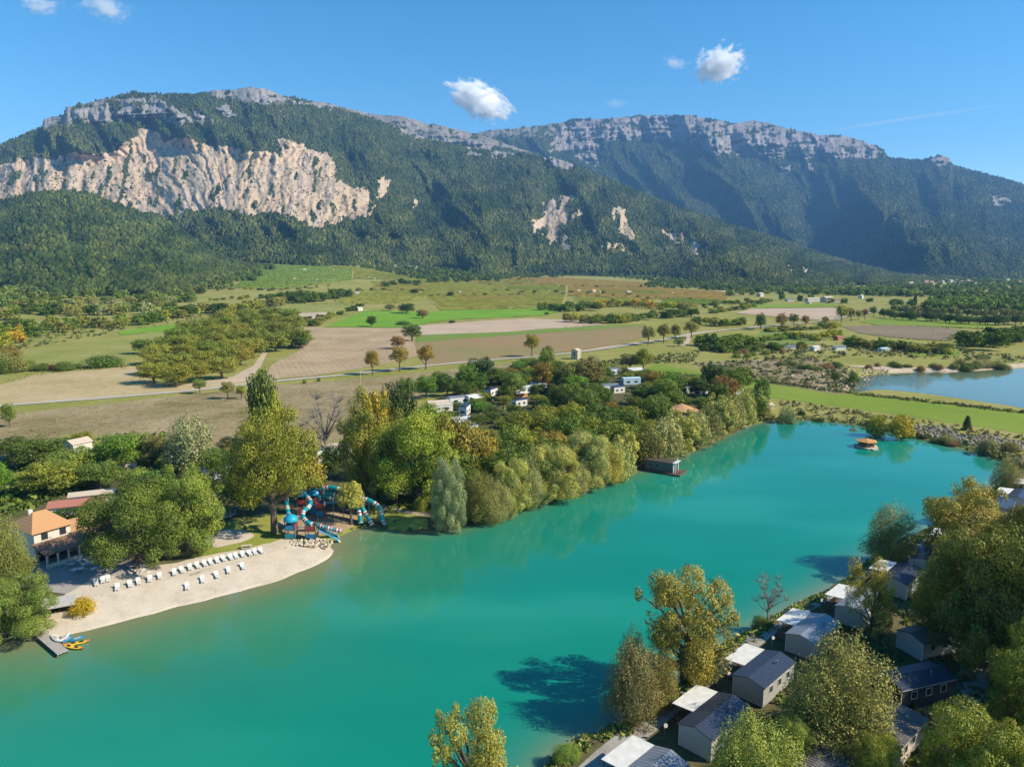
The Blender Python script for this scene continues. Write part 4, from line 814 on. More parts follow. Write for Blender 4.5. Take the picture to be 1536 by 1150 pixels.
def belt(pts, n, hr, wr, cols, label, group, kind='round', lod='far', jit=4, name='tree', seed=0, jy=None):
    r = random.Random(seed + 77); L = [0]
    for a, b in zip(pts[:-1], pts[1:]): L.append(L[-1] + math.hypot(b[0] - a[0], (b[1] - a[1]) * 3))
    for k in range(n):
        s = (k + .5 + r.uniform(-.35, .35)) / n * L[-1]; i = max(j for j in range(len(pts) - 1) if L[j] <= max(0, s)); f = (s - L[i]) / (L[i + 1] - L[i])
        px = pts[i][0] + (pts[i + 1][0] - pts[i][0]) * f + r.uniform(-jit, jit); py = pts[i][1] + (pts[i + 1][1] - pts[i][1]) * f + r.uniform(-1, 1) * (jit * .4 if jy is None else jy)
        c = r.choice(cols); cn = CNAME[c]; p = G(px, py)
        if name == 'tree': MASS.append((r.choice(['round', 'broad', 'broad']), r.randrange(3), p, r.uniform(*hr), r.uniform(*wr) * 1.25, c, r.random() * 6.28, 'low')); continue
        tree(name, kind, lod, p[0], p[1], r.uniform(*hr), r.uniform(*wr), c, cn + ' ' + label, cn + ' ' + group, 'tree' if name != 'bush' else 'bush')
CNAME = {DK: 'dark green', GR: 'green', LG: 'light green', YG: 'yellow green', GO: 'golden', SG: 'silvery', OL: 'olive', WI: 'pale green', BR: 'brown', EM: 'vivid green', PY: 'pale yellow'}
belt([(-20, 505), (60, 500), (130, 492), (200, 488), (240, 486)], 20, (9, 15), (10, 15), [GR, GR, OL, LG, DK], 'tree in the copse left above the grass field', 'trees of the left copse', lod='mid', seed=1, jit=10)
belt([(-10, 480), (40, 474), (110, 470), (180, 470), (250, 470)], 20, (10, 16), (11, 16), [GR, OL, SG, LG, DK], 'tree in the upper row of the left copse', 'trees of the upper left copse', lod='mid', seed=2, jit=10)
belt([(0, 520), (20, 512), (30, 500)], 4, (9, 14), (9, 13), [GO, YG], 'tree at the left edge beside the copse', 'trees at the left edge', lod='mid', seed=3)
belt([(240, 480), (300, 472), (350, 470), (400, 462), (430, 455)], 20, (10, 15), (11, 15), [DK, OL, GR, YG], 'tree in the hedge line behind the walnut orchard', 'hedge line trees behind the orchard', lod='mid', seed=4)
belt([(405, 456), (440, 454), (480, 452), (522, 447)], 15, (13, 19), (12, 16), [DK, DK, GR], 'tree in the dark block below the vineyards', 'trees of the dark block below the vineyards', lod='mid', seed=5, jit=3)
belt([(40, 468), (110, 456), (170, 452), (240, 456), (300, 448)], 22, (9, 15), (11, 16), [SG, GR, OL, DK, LG], 'tree at the foot of the wooded hill', 'trees at the foot of the hill', seed=6, jit=8)
belt([(455, 482), (470, 490), (482, 488), (475, 480)], 6, (5, 9), (7, 10), [DK, OL], 'scrubby tree left of the bright green field', 'scrubby trees by the green field', lod='mid', seed=7)
for a in [(557, 490, 473, 16, DK, 'lone dark tree at the edge of the bright green field', 'round'), (618, 511, 486, 29, GR, 'big rounded green tree at the corner of the pale ploughed field', 'round'), (597, 523, 503, 22, BR, 'brown half bare tree beside the big rounded one', 'round'), (610, 470, 454, 26, DK, 'dark thicket tree behind the two green fields', 'round'), (585, 466, 456, 18, OL, 'olive tree left of the dark thicket', 'round'), (634, 478, 464, 18, BR, 'brownish tree right of the dark thicket', 'round'), (605, 487, 478, 26, GR, 'low green bush between the two green fields', 'bush'), (678, 484, 478, 12, DK, 'small dark bush at the edge of the pale ploughed field', 'bush'), (676, 445, 437, 12, DK, 'small dark tree among the vineyards', 'round'), (622, 441, 433, 14, DK, 'dark tree by a white hut in the vineyards', 'round'), (820, 472, 466, 8, DK, 'tiny dark bush at the tip of the bright green field', 'bush'),
          (478, 572, 563, 6, GR, 'tiny green roadside bush right of the tall poplar', 'bush'), (457, 575, 565, 7, LG, 'small light green roadside bush right of the tall poplar', 'bush'), (300, 590, 568, 22, LG, 'thin young tree below the road left of the poplar', 'lollipop'), (342, 598, 572, 24, OL, 'second thin young tree below the road left of the poplar', 'lollipop'), (362, 598, 578, 18, YG, 'third thin young tree below the road beside the poplar', 'lollipop')]:
    T(a[6], 'mid', *a[:5], a[5], 'bush' if a[6] == 'bush' else 'tree', cat='bush' if a[6] == 'bush' else 'tree')
belt([(575, 432), (600, 428), (628, 428)], 9, (10, 15), (11, 15), [OL, DK, GR], 'tree in the clump among the vineyards', 'trees of the vineyard clump', seed=8)
belt([(812, 464), (840, 466), (870, 466), (900, 465)], 12, (9, 12), (10, 13), [DK, GR], 'tree at the left end of the central grove', 'trees at the left end of the central grove', seed=9, lod='mid')
belt([(875, 462), (920, 460), (980, 462), (1040, 466)], 20, (9, 13), (10, 13), [YG, GO, OL], 'tree in the back row of the central grove', 'back row of the central grove', seed=10, lod='mid')
belt([(850, 482), (890, 484), (930, 484), (950, 482)], 14, (8, 11), (9, 12), [GR, YG, OL], 'tree in the front row of the central grove', 'front row of the central grove', seed=11, lod='mid')
belt([(950, 480), (985, 478), (1020, 476), (1045, 474)], 10, (7, 11), (8, 12), [GR, OL, DK], 'tree right in the central grove', 'right part of the central grove', seed=12, lod='mid')
belt([(1045, 486), (1070, 488), (1095, 488), (1120, 488)], 9, (6, 9), (8, 11), [OL, YG, GR], 'tree in the low orchard right of the central grove', 'low orchard right of the grove', seed=13, lod='mid')
belt([(1055, 518), (1080, 520), (1110, 518), (1140, 516)], 12, (6, 10), (8, 11), [GR, DK, LG], 'tree in the thicket beyond the road fork', 'thicket beyond the road fork', seed=14, lod='mid')
belt([(1050, 526), (1090, 528), (1150, 526), (1200, 522)], 12, (4, 7), (6, 9), [GR, OL, DK], 'low tree in front of the thicket beyond the road fork', 'low trees beyond the road fork', seed=15, lod='mid')
belt([(1065, 458), (1110, 455), (1160, 452), (1115, 462)], 16, (6, 9), (8, 11), [GR, OL, LG], 'tree in the small plantation behind the ploughed field', 'small plantation trees', seed=16)
belt([(1325, 477), (1370, 480), (1420, 484), (1470, 488), (1536, 486)], 26, (8, 11), (10, 13), [DK, GR], 'walnut tree in the front row of the right orchard', 'front row of the right orchard', seed=17, name='walnut_tree', lod='mid')
belt([(1335, 468), (1400, 472), (1470, 476), (1536, 476)], 24, (8, 11), (10, 14), [GR, OL], 'walnut tree in the back row of the right orchard', 'back row of the right orchard', seed=18, name='walnut_tree')
belt([(1440, 524), (1470, 518), (1500, 514), (1540, 510), (1490, 526)], 12, (9, 14), (10, 14), [DK, GR], 'tree in the dark clump beyond the pond', 'dark clump beyond the pond', seed=19, lod='mid')
belt([(1435, 552), (1460, 553), (1485, 551), (1510, 549)], 8, (5, 9), (7, 10), [OL, GR, WI], 'round shrub on the far shore of the pond', 'shrubs on the far pond shore', seed=20, lod='mid', kind='bush', name='bush')
belt([(1270, 520), (1300, 522), (1340, 526), (1380, 528), (1420, 532)], 14, (5, 9), (7, 11), [GR, DK, OL], 'tree among the huts beyond the pond', 'trees among the huts beyond the pond', seed=21, lod='mid')
belt([(1150, 512), (1190, 508), (1230, 510), (1260, 505)], 11, (4, 7), (6, 9), [YG, LG, OL], 'small tree in the grassy orchard on the right', 'small trees of the grassy orchard', seed=22, lod='mid')
belt([(1300, 552), (1340, 550), (1390, 553), (1430, 553)], 10, (2.5, 5), (4, 7), [OL, GR, BR], 'low shrub along the far pond shore', 'low shrubs along the pond', seed=23, kind='bush', name='bush', lod='mid')
belt([(1170, 545), (1200, 552), (1230, 556), (1260, 550)], 9, (3, 5), (5, 8), [BR, OL, GR], 'shrub on the rough ground left of the pond', 'shrubs on the rough ground', seed=24, kind='bush', name='bush', lod='mid')
belt([(1195, 622), (1225, 626), (1260, 632), (1390, 655), (1430, 664)], 10, (1.5, 3.2), (3, 5.5), [BR, OL, DK], 'low scrub bush on the far lake bank', 'low scrub bushes on the far lake bank', seed=25, kind='bush', name='bush', lod='mid')
belt([(1130, 520), (1100, 538), (1140, 534), (1180, 530)], 8, (3, 5), (4, 7), [OL, BR, LG], 'shrub in the waste ground above the green meadow', 'shrubs of the waste ground', seed=26, kind='bush', name='bush', lod='mid')
belt([(720, 434), (760, 438), (830, 441), (900, 440), (950, 443)], 9, (5, 8), (7, 11), [DK, GR], 'small tree dotted among the autumn vineyards', 'small trees dotted among the vineyards', seed=27)
for k_, ln_ in enumerate([[(560, 424), (640, 425), (700, 424)], [(716, 427), (800, 428), (900, 432)], [(640, 446), (740, 444), (850, 442)], [(855, 442), (960, 447), (1060, 452)], [(530, 437), (580, 436), (640, 438)], [(345, 434), (420, 436), (500, 430)], [(310, 452), (400, 446), (460, 440)], [(0, 458), (90, 448), (150, 442)], [(1070, 470), (1100, 466), (1128, 462)], [(1150, 498), (1220, 494), (1262, 490)], [(545, 460), (500, 474), (470, 486)], [(960, 456), (1040, 460), (1100, 464)]]):
    belt(ln_, 13, (3, 7), (5, 10), [OL, GR, YG, DK], 'hedge tree between the plots', 'hedge trees between the plots', seed=90 + k_, jit=5, jy=.8)
belt([(690, 424), (760, 420), (830, 416)], 9, (7, 11), (8, 12), [DK, OL], 'tree at the wood edge above the vineyards', 'trees at the wood edge', seed=28)
belt([(1330, 465), (1350, 461), (1380, 458), (1200, 452), (1150, 448)], 10, (8, 13), (8, 12), [DK, GR], 'tree around the far farm buildings', 'trees around the far farms', seed=29)
for px, by, ty, w_, lb in [(1372, 459, 441, 7, 'tall dark cypress left of the pale blue roofed farm'), (1170, 450, 437, 5, 'slim dark cypress among the far farms')]: T('poplar', 'far', px, by, ty, w_, DK, lb, 'cypress_tree')
# the right bank with its mobile homes
NB = [('open', 1024, 1022, 849, 150, (.22, .19, .045), 'big golden cottonwood leaning over the lake beside the path', 'cottonwood_tree', 0), ('feather', 950, 1074, 945, 96, (.17, .16, .075), 'dark brownish olive tree at the water left of the golden one', 'tree', 0), ('feather', 985, 1058, 962, 70, (.20, .18, .06), 'shorter olive tree between the dark one and the golden one', 'tree', 1), ('feather', 946, 1062, 916, 56, (.06, .08, .03), 'dark narrow tree peeping up behind the brownish olive one', 'tree', 0),
      ('open', 706, 1225, 1030, 150, (.25, .215, .05), 'golden sparse cottonwood at the bottom centre of the picture', 'cottonwood_tree', 1), ('bare', 1152, 937, 856, 58, BR, 'bare grey tree on the bank between the canopies and the lake', 'tree', 0), ('feather', 1335, 842, 750, 82, (.20, .20, .07), 'rounded olive tree at the bank beside the third row of canopies', 'tree', 2),
      ('broad', 1452, 862, 722, 138, (.21, .19, .045), 'broad golden olive tree over the upper canopies', 'tree', 1), ('feather', 1255, 1128, 938, 168, (.185, .195, .06), 'large soft grey green willow among the mobile homes', 'willow_tree', 1), ('feather', 1128, 1215, 1062, 150, (.20, .215, .055), 'light yellow green willow at the bottom by the cream home', 'willow_tree', 0), ('broad', 1458, 1215, 1062, 136, (.19, .20, .035), 'sunny yellow green tree at the bottom right', 'tree', 2),
      ('broad', 1515, 1240, 1095, 120, (.17, .19, .035), 'yellow green tree in the bottom right corner', 'tree', 0), ('broad', 1468, 1000, 795, 150, (.095, .12, .025), 'big dark olive tree right of the cream homes', 'tree', 0), ('broad', 1515, 1030, 780, 160, (.13, .15, .03), 'big yellow olive tree cut by the right edge', 'tree', 2), ('broad', 1545, 880, 740, 80, (.15, .15, .035), 'olive tree at the right edge over the upper homes', 'tree', 1),
      ('round', 1398, 965, 858, 72, (.14, .165, .03), 'leafy green tree left in the dark group right of the cream homes', 'tree', 1), ('sparse', 1304, 962, 838, 78, (.26, .24, .05), 'thin open tree in front of a cream home', 'tree', 2), ('feather', 1508, 737, 684, 44, (.20, .20, .075), 'small olive tree at the water by the uppermost canopies', 'tree', 2), ('broad', 1545, 1130, 935, 130, (.12, .14, .025), 'shaded green tree at the right edge above the corner', 'tree', 1), ('broad', 1575, 1050, 815, 150, (.12, .14, .03), 'tall olive tree mostly beyond the right edge shading the dark homes', 'tree', 0), ('round', 1310, 1190, 1098, 62, YG, 'yellow green tree low in front of the corrugated roof', 'tree', 0),
      ('round', 1185, 1160, 1075, 60, LG, 'light green bushy tree below the soft willow', 'tree', 2), ('round', 1432, 912, 806, 84, (.17, .17, .035), 'olive tree behind the leafy green one right of the canopies', 'tree', 2), ('round', 1480, 1180, 1085, 70, (.12, .14, .03), 'darker green tree between the two sunny corner trees', 'tree', 1), ('bush', 1143, 938, 912, 34, GR, 'green bush at the foot of the bare bank tree', 'bush', 0), ('bush', 1045, 1018, 975, 60, (.12, .145, .04), 'leafy bush right behind the golden cottonwood', 'bush', 1), ('bush', 850, 1135, 1105, 44, LG, 'bright green bush at the water bottom of the path', 'bush', 0), ('round', 1465, 780, 735, 50, OL, 'olive tree behind the broad golden one at the upper canopies', 'tree', 1)]
for a in NB: T(a[0], 'near', a[1], a[2], a[3], a[4], a[5], a[6], a[7], cat='bush' if a[7] == 'bush' else 'tree', var=a[8])

# ------------------------------------------------------------------ ground cover, far woods, vine rows: nobody could count them
def blob_forest(name, P, hs, ws, cols, seed=0):
    r = np.random.default_rng(seed); n = len(P); k = 5
    if n == 0: return None
    a = np.arange(k) * 2 * np.pi / k; tw = r.random(n) * 6.28
    def ring(z, rad, off):
        rr = ws[:, None] * rad * (.7 + .6 * r.random((n, k))); t = a[None] + tw[:, None] + off
        return np.stack([P[:, None, 0] + rr * np.cos(t), P[:, None, 1] + rr * np.sin(t), P[:, None, 2] + hs[:, None] * (z + .14 * (r.random((n, k)) - .5))], -1)
    base, upper = ring(.12, .5, 0), ring(.62, .40, .6)
    apex = np.stack([P[:, 0] + ws * .1 * (r.random(n) - .5), P[:, 1], P[:, 2] + hs], -1)[:, None]
    V = np.concatenate([base, upper, apex], 1).reshape(-1, 3); F_ = []
    for j in range(k):
        j2 = (j + 1) % k; F_ += [(j, j2, k + j2), (j, k + j2, k + j), (k + j, k + j2, 2 * k)]
    F_ = np.array(F_)[None] + (np.arange(n) * (2 * k + 1))[:, None, None]
    fc = cols[:, None] * (.8 + .4 * r.random((n, len(F_[0]), 1)))
    me = np_mesh(name, V, F_.reshape(-1, 3), fcols=fc.reshape(-1, 3)); return tag(link(name, me, mat=CLUMP), kind='stuff')
def forest_on(Ly, n, hr, seed, tints, name='forest', thin=.0):
    r = np.random.default_rng(seed); A, B, _ = Ly['P'].shape; i = r.integers(0, A - 1, n); j = r.integers(0, B - 1, n); f, g = r.random(n), r.random(n)
    keep = Ly['rock'][i, j] < .5
    keep |= r.random(n) < np.where(fbm(Ly['PX'][i, j] / 6, Ly['PY'][i, j] / 9, 2, 77) > .6, .20, .02)
    i, j, f, g = i[keep], j[keep], f[keep][:, None], g[keep][:, None]; Pm = Ly['P']
    P = (Pm[i, j] * (1 - f) + Pm[i + 1, j] * f) * (1 - g) + (Pm[i, j + 1] * (1 - f) + Pm[i + 1, j + 1] * f) * g
    px, py = Ly['PX'][i, j], Ly['PY'][i, j]; m = len(P)
    q = np.clip((fbm(px / 30, py / 13, 4, seed)[:, None] - .5) * 2.6 + .5, 0, 1); c = np.array(tints[0]) * (1 - q) + np.array(tints[1]) * q
    c = c * (.45 + 1.0 * r.random((m, 1))); warm = (r.random(m) < .08)[:, None]; c = np.where(warm, c * np.array([1.9, 1.35, .9]), c)
    hs = (hr[0] + (hr[1] - hr[0]) * r.random(m)) * (1 - .45 * (Ly['rock'][i, j] > .5)); P[:, 2] -= hs * .15
    return blob_forest(name, P, hs, hs * (.62 + .3 * r.random(m)), c, seed)
forest_on(L_hill, 24000, (8, 18), 1, [(.036, .064, .020), (.095, .125, .035)])
forest_on(L_main, 105000, (9, 17), 2, [(.036, .060, .019), (.105, .128, .040)])
forest_on(L_pink, 6000, (10, 16), 3, [(.04, .06, .02), (.06, .08, .03)])
forest_on(L_far, 110000, (12, 26), 4, [(.032, .055, .019), (.085, .108, .036)])
def scatter_pix(poly, n, seed):
    r = np.random.default_rng(seed); p = np.array(poly); out = []
    xs = r.uniform(p[:, 0].min(), p[:, 0].max(), n * 4); ys = r.uniform(p[:, 1].min(), p[:, 1].max(), n * 4); k = inpoly(xs, ys, poly); xs, ys = xs[k][:n], ys[k][:n]
    return np.array([G(a, b) for a, b in zip(xs, ys)])
def wood(name, poly, n, hr, tints, seed, leafy=True):
    P = scatter_pix(poly, n, seed); r = np.random.default_rng(seed); m = len(P); q = r.random((m, 1)); c = (np.array(tints[0]) * (1 - q) + np.array(tints[1]) * q) * (.7 + .6 * r.random((m, 1)))
    hs = hr[0] + (hr[1] - hr[0]) * r.random(m); c = c * 1.35
    if not leafy: return blob_forest(name, P, hs, hs * (.8 + .4 * r.random(m)), c, seed)
    for k in range(m): MASS.append((('round', 'broad', 'broad', 'poplar')[r.integers(0, 4)] if r.random() > .1 else 'conifer', int(r.integers(0, 2)), P[k], hs[k], hs[k] * r.uniform(.8, 1.3), tuple(c[k]), r.random() * 6.28, 'mini'))
wood('woodland', [(1080, 446), (1150, 442), (1260, 443), (1400, 447), (1536, 452), (1640, 455), (1640, 430), (1536, 424), (1400, 427), (1250, 431), (1120, 436)], 900, (8, 15), [(.05, .08, .02), (.10, .13, .04)], 5)
wood('woodland', [(960, 432), (1080, 436), (1130, 438), (1240, 437), (1240, 429), (1100, 428), (980, 424)], 420, (8, 13), [(.04, .065, .02), (.06, .09, .03)], 6)
wood('woodland', [(1390, 424), (1536, 424), (1640, 424), (1640, 418), (1536, 418), (1440, 418)], 500, (9, 16), [(.05, .08, .03), (.10, .13, .05)], 7)
wood('woodland', [(1380, 470), (1440, 466), (1536, 470), (1620, 468), (1620, 452), (1536, 452), (1440, 450), (1390, 455)], 260, (8, 15), [(.05, .085, .02), (.11, .14, .04)], 8)
wood('woodland', [(650, 425), (760, 420), (860, 415), (830, 409), (700, 408), (620, 400), (520, 400), (450, 396), (520, 396)], 520, (8, 14), [(.04, .065, .02), (.06, .09, .03)], 9)
wood('woodland', [(290, 440), (390, 416), (395, 402), (330, 380), (300, 372), (300, 410)], 240, (8, 14), [(.04, .065, .02), (.07, .10, .03)], 10)
wood('woodland', [(870, 412), (1000, 424), (1100, 434), (1100, 428), (1000, 416), (900, 407)], 300, (8, 14), [(.045, .07, .02), (.09, .12, .04)], 11)
wood('woodland', [(-80, 470), (0, 462), (60, 450), (150, 446), (250, 448), (320, 440), (390, 420), (400, 404), (330, 400), (280, 430), (100, 436), (0, 430), (-80, 440)], 420, (8, 14), [(.045, .07, .02), (.09, .12, .04)], 12)
def mass_trees():
    V = []; fc = []; cache = {}
    for kind, var, p, h, wd, col, rz, lod in MASS:
        if (kind, var, lod) not in cache:
            me = proto(kind, lod, var)[0]; co = np.empty(len(me.vertices) * 3, np.float32); me.vertices.foreach_get('co', co); cc = np.empty(len(me.vertices) * 4, np.float32); me.attributes['col'].data.foreach_get('color', cc)
            cache[(kind, var, lod)] = (co.reshape(-1, 3), cc.reshape(-1, 4)[::4, :3])
        co, cc = cache[(kind, var, lod)]; cs, sn = math.cos(rz), math.sin(rz)
        V.append(np.stack([(co[:, 0] * cs - co[:, 1] * sn) * wd + p[0], (co[:, 0] * sn + co[:, 1] * cs) * wd + p[1], (co[:, 2] - .06) * h + p[2]], -1)); fc.append(cc * np.array(col) * TB * np.array([1.35, 1.25, .9]) * (.9 + .2 * random.random()))
    V = np.concatenate(V); tag(link('copse_trees', np_mesh('copse_trees', V, np.arange(len(V)).reshape(-1, 4), fcols=np.concatenate(fc)), mat=CLUMP), kind='stuff')
mass_trees()
def vine_rows(pix, per, ang, hue, seed):
    pts = np.array([G(*p)[:2] for p in pix]); d = np.array([math.sin(R(ang)), math.cos(R(ang))]); nn = np.array([d[1], -d[0]]); U = pts @ d; W_ = pts @ nn; V = []; Q = []; fc = []
    r = np.random.default_rng(seed); tint = [(.12, .18, .03), (.22, .23, .045), (.27, .20, .055)][hue]
    for w0 in np.arange(W_.min() + per / 2, W_.max(), per):
        xs = []
        for i in range(len(pts)):
            a, b = W_[i], W_[(i + 1) % len(pts)]
            if (a > w0) != (b > w0): xs.append(U[i] + (U[(i + 1) % len(pts)] - U[i]) * (w0 - a) / (b - a))
        xs.sort()
        for a, b in zip(xs[::2], xs[1::2]):
            m = max(2, int((b - a) / 9)); uu = np.linspace(a + 2, b - 2, m); p = uu[:, None] * d + w0 * nn; z = ground(p[:, 0], p[:, 1]) + .3
            h = 1.7 + .5 * r.random(m); s = len(V) and sum(len(v) for v in V); wd = .75 + .25 * r.random(m)[:, None]
            V.append(np.stack([np.column_stack([p - nn * wd, z]), np.column_stack([p, z + h]), np.column_stack([p + nn * wd, z])], 1).reshape(-1, 3)); ix = np.arange(m * 3).reshape(m, 3) + s
            for e0, e1 in ((0, 1), (1, 2)): Q.append(np.stack([ix[:-1, e0], ix[1:, e0], ix[1:, e1], ix[:-1, e1]], -1)); fc.append(np.array(tint)[None] * (.65 + .7 * r.random((m - 1, 1))))
    if V: tag(link('vine_rows', np_mesh('vine_rows', np.concatenate(V), np.concatenate(Q), fcols=np.concatenate(fc)), mat=CLUMP), kind='stuff')
for k, (p_, per, ang, hue) in enumerate(VINE): vine_rows(p_, per, ang, hue, k)
def cover(name, P, rad, k, cols, seed, s=.5):
    """tufts: k small leaves round every point"""
    r = np.random.default_rng(seed); n = len(P)
    if n == 0: return None
    rr = np.broadcast_to(np.asarray(rad, float), (n,))
    d = r.normal(size=(n, k, 3)); d /= np.linalg.norm(d, axis=2)[..., None]; d[..., 2] = np.abs(d[..., 2]); c = P[:, None] + d * (rr[:, None, None] * (.3 + .7 * r.random((n, k, 1))))
    nr_ = d + r.normal(size=(n, k, 3)) * .6; nr_ /= np.linalg.norm(nr_, axis=2)[..., None]; a = np.cross(nr_, r.normal(size=(n, k, 3))); a /= np.linalg.norm(a, axis=2)[..., None]; b = np.cross(nr_, a); sz = (rr[:, None, None] * s * (.5 + .8 * r.random((n, k, 1))))
    V = np.stack([c - a * sz, c - b * sz * .6, c + a * sz, c + b * sz * .6], 2).reshape(-1, 3)
    fc = np.repeat(cols, k, 0) * 1.5 * (.6 + .8 * r.random((n * k, 1)))
    return tag(link(name, np_mesh(name, V, np.arange(n * k * 4).reshape(-1, 4), fcols=fc), mat=CLUMP), kind='stuff')
def pick(cols, n, seed):
    r = np.random.default_rng(seed); return np.array(cols)[r.integers(0, len(cols), n)]
def along(pix, n, spread, seed, world=False):
    r = np.random.default_rng(seed); p = np.array(pix if world else [G(*q)[:2] for q in pix]); L = np.concatenate([[0], np.cumsum(np.hypot(*np.diff(p, axis=0).T))]); s = r.random(n) * L[-1]
    x = np.interp(s, L, p[:, 0]) + r.normal(size=n) * spread; y = np.interp(s, L, p[:, 1]) + r.normal(size=n) * spread; z = ground(x, y); k = z > .05; return np.stack([x, y, z], -1)[k]
WS = [(545, 788), (580, 790), (612, 795), (650, 794), (690, 786), (740, 772), (800, 749), (870, 727), (950, 705), (1000, 689), (1050, 669), (1100, 645), (1140, 629)]
P_ = along(WS, 1100, 1.1, 31); cover('bank_grass', P_, np.random.default_rng(1).uniform(.3, .9, len(P_)), 9, pick([(.14, .17, .04), (.22, .22, .07), (.09, .13, .03), (.25, .20, .09)], len(P_), 1), 31)
P_ = along([(1140, 627), (1200, 625), (1250, 629), (1300, 637), (1370, 652), (1440, 669), (1490, 682), (1530, 699)], 1300, 1.6, 32); cover('bank_grass', P_, np.random.default_rng(2).uniform(.4, 1.2, len(P_)), 9, pick([(.15, .15, .05), (.20, .17, .08), (.10, .12, .04), (.07, .08, .03)], len(P_), 2), 32)
P_ = scatter_pix([(1165, 600), (1290, 617), (1420, 636), (1536, 655), (1536, 700), (1440, 666), (1300, 635), (1180, 622)], 420, 33); cover('scrub', P_, np.random.default_rng(3).uniform(.4, 1.3, len(P_)), 10, pick([(.16, .14, .06), (.11, .12, .04), (.22, .19, .10), (.20, .19, .07)], len(P_), 3), 33)
P_ = along([(815, 1160), (850, 1118), (930, 1088), (1000, 1045), (1080, 971), (1150, 935), (1190, 911), (1250, 885), (1300, 845), (1380, 805), (1420, 778), (1478, 751), (1500, 725)], 2300, 1.0, 34); cover('bank_grass', P_, np.random.default_rng(4).uniform(.25, .75, len(P_)), 11, pick([(.15, .19, .035), (.20, .22, .05), (.10, .14, .03), (.24, .20, .08)], len(P_), 4), 34)
P_ = scatter_pix([(1040, 545), (1130, 540), (1225, 535), (1270, 552), (1290, 572), (1260, 590), (1150, 573), (1085, 563)], 420, 35); cover('scrub', P_, np.random.default_rng(5).uniform(.7, 2.2, len(P_)), 10, pick([(.12, .13, .045), (.17, .15, .06), (.08, .11, .03), (.20, .16, .09)], len(P_), 5), 35)
P_ = scatter_pix([(880, 548), (960, 532), (1050, 530), (1040, 545), (980, 545), (900, 552)], 350, 36); cover('scrub', P_, np.random.default_rng(6).uniform(.6, 1.8, len(P_)), 10, pick([(.13, .14, .045), (.20, .17, .08), (.09, .12, .03)], len(P_), 6), 36)
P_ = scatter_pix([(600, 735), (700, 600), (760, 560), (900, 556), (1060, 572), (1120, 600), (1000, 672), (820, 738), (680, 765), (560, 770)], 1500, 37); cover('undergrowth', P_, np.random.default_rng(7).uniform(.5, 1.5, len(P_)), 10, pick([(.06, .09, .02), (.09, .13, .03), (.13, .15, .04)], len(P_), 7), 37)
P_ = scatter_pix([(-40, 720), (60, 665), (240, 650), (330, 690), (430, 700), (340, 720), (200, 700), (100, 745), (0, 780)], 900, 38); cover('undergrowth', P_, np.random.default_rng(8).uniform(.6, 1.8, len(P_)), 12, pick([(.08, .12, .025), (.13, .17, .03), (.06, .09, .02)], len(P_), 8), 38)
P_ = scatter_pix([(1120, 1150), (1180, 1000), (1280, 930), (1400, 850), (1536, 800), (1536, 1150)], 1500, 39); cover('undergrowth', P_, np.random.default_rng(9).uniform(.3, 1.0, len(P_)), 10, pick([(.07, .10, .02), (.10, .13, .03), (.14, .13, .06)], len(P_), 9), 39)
P_ = scatter_pix([(0, 620), (300, 590), (400, 579), (560, 566), (760, 546), (640, 590), (420, 690), (250, 650), (0, 700)], 1500, 40); cover('meadow_tufts', P_, np.random.default_rng(10).uniform(.2, .5, len(P_)), 7, pick([(.26, .20, .10), (.22, .18, .08), (.30, .24, .13), (.20, .19, .07)], len(P_), 10), 40)
P_ = scatter_pix([(0, 530), (200, 495), (290, 480), (330, 470), (240, 470), (100, 490), (0, 515)], 300, 41); cover('scrub', P_, np.random.default_rng(11).uniform(.8, 2.5, len(P_)), 10, pick([(.10, .12, .035), (.15, .15, .05), (.07, .10, .03)], len(P_), 11), 41)
P_ = scatter_pix([(1140, 545), (1290, 535), (1420, 540), (1536, 545), (1536, 535), (1400, 520), (1250, 515), (1140, 520)], 380, 42); cover('scrub', P_, np.random.default_rng(12).uniform(.7, 2.4, len(P_)), 10, pick([(.10, .12, .035), (.16, .14, .06), (.07, .10, .03), (.19, .15, .08)], len(P_), 12), 42)
P_ = along([(1150, 573), (1290, 592), (1420, 606), (1560, 622)], 500, 1.2, 43); cover('scrub', P_, np.random.default_rng(13).uniform(.4, 1.3, len(P_)), 9, pick([(.09, .10, .03), (.17, .14, .06), (.13, .15, .04)], len(P_), 13), 43)

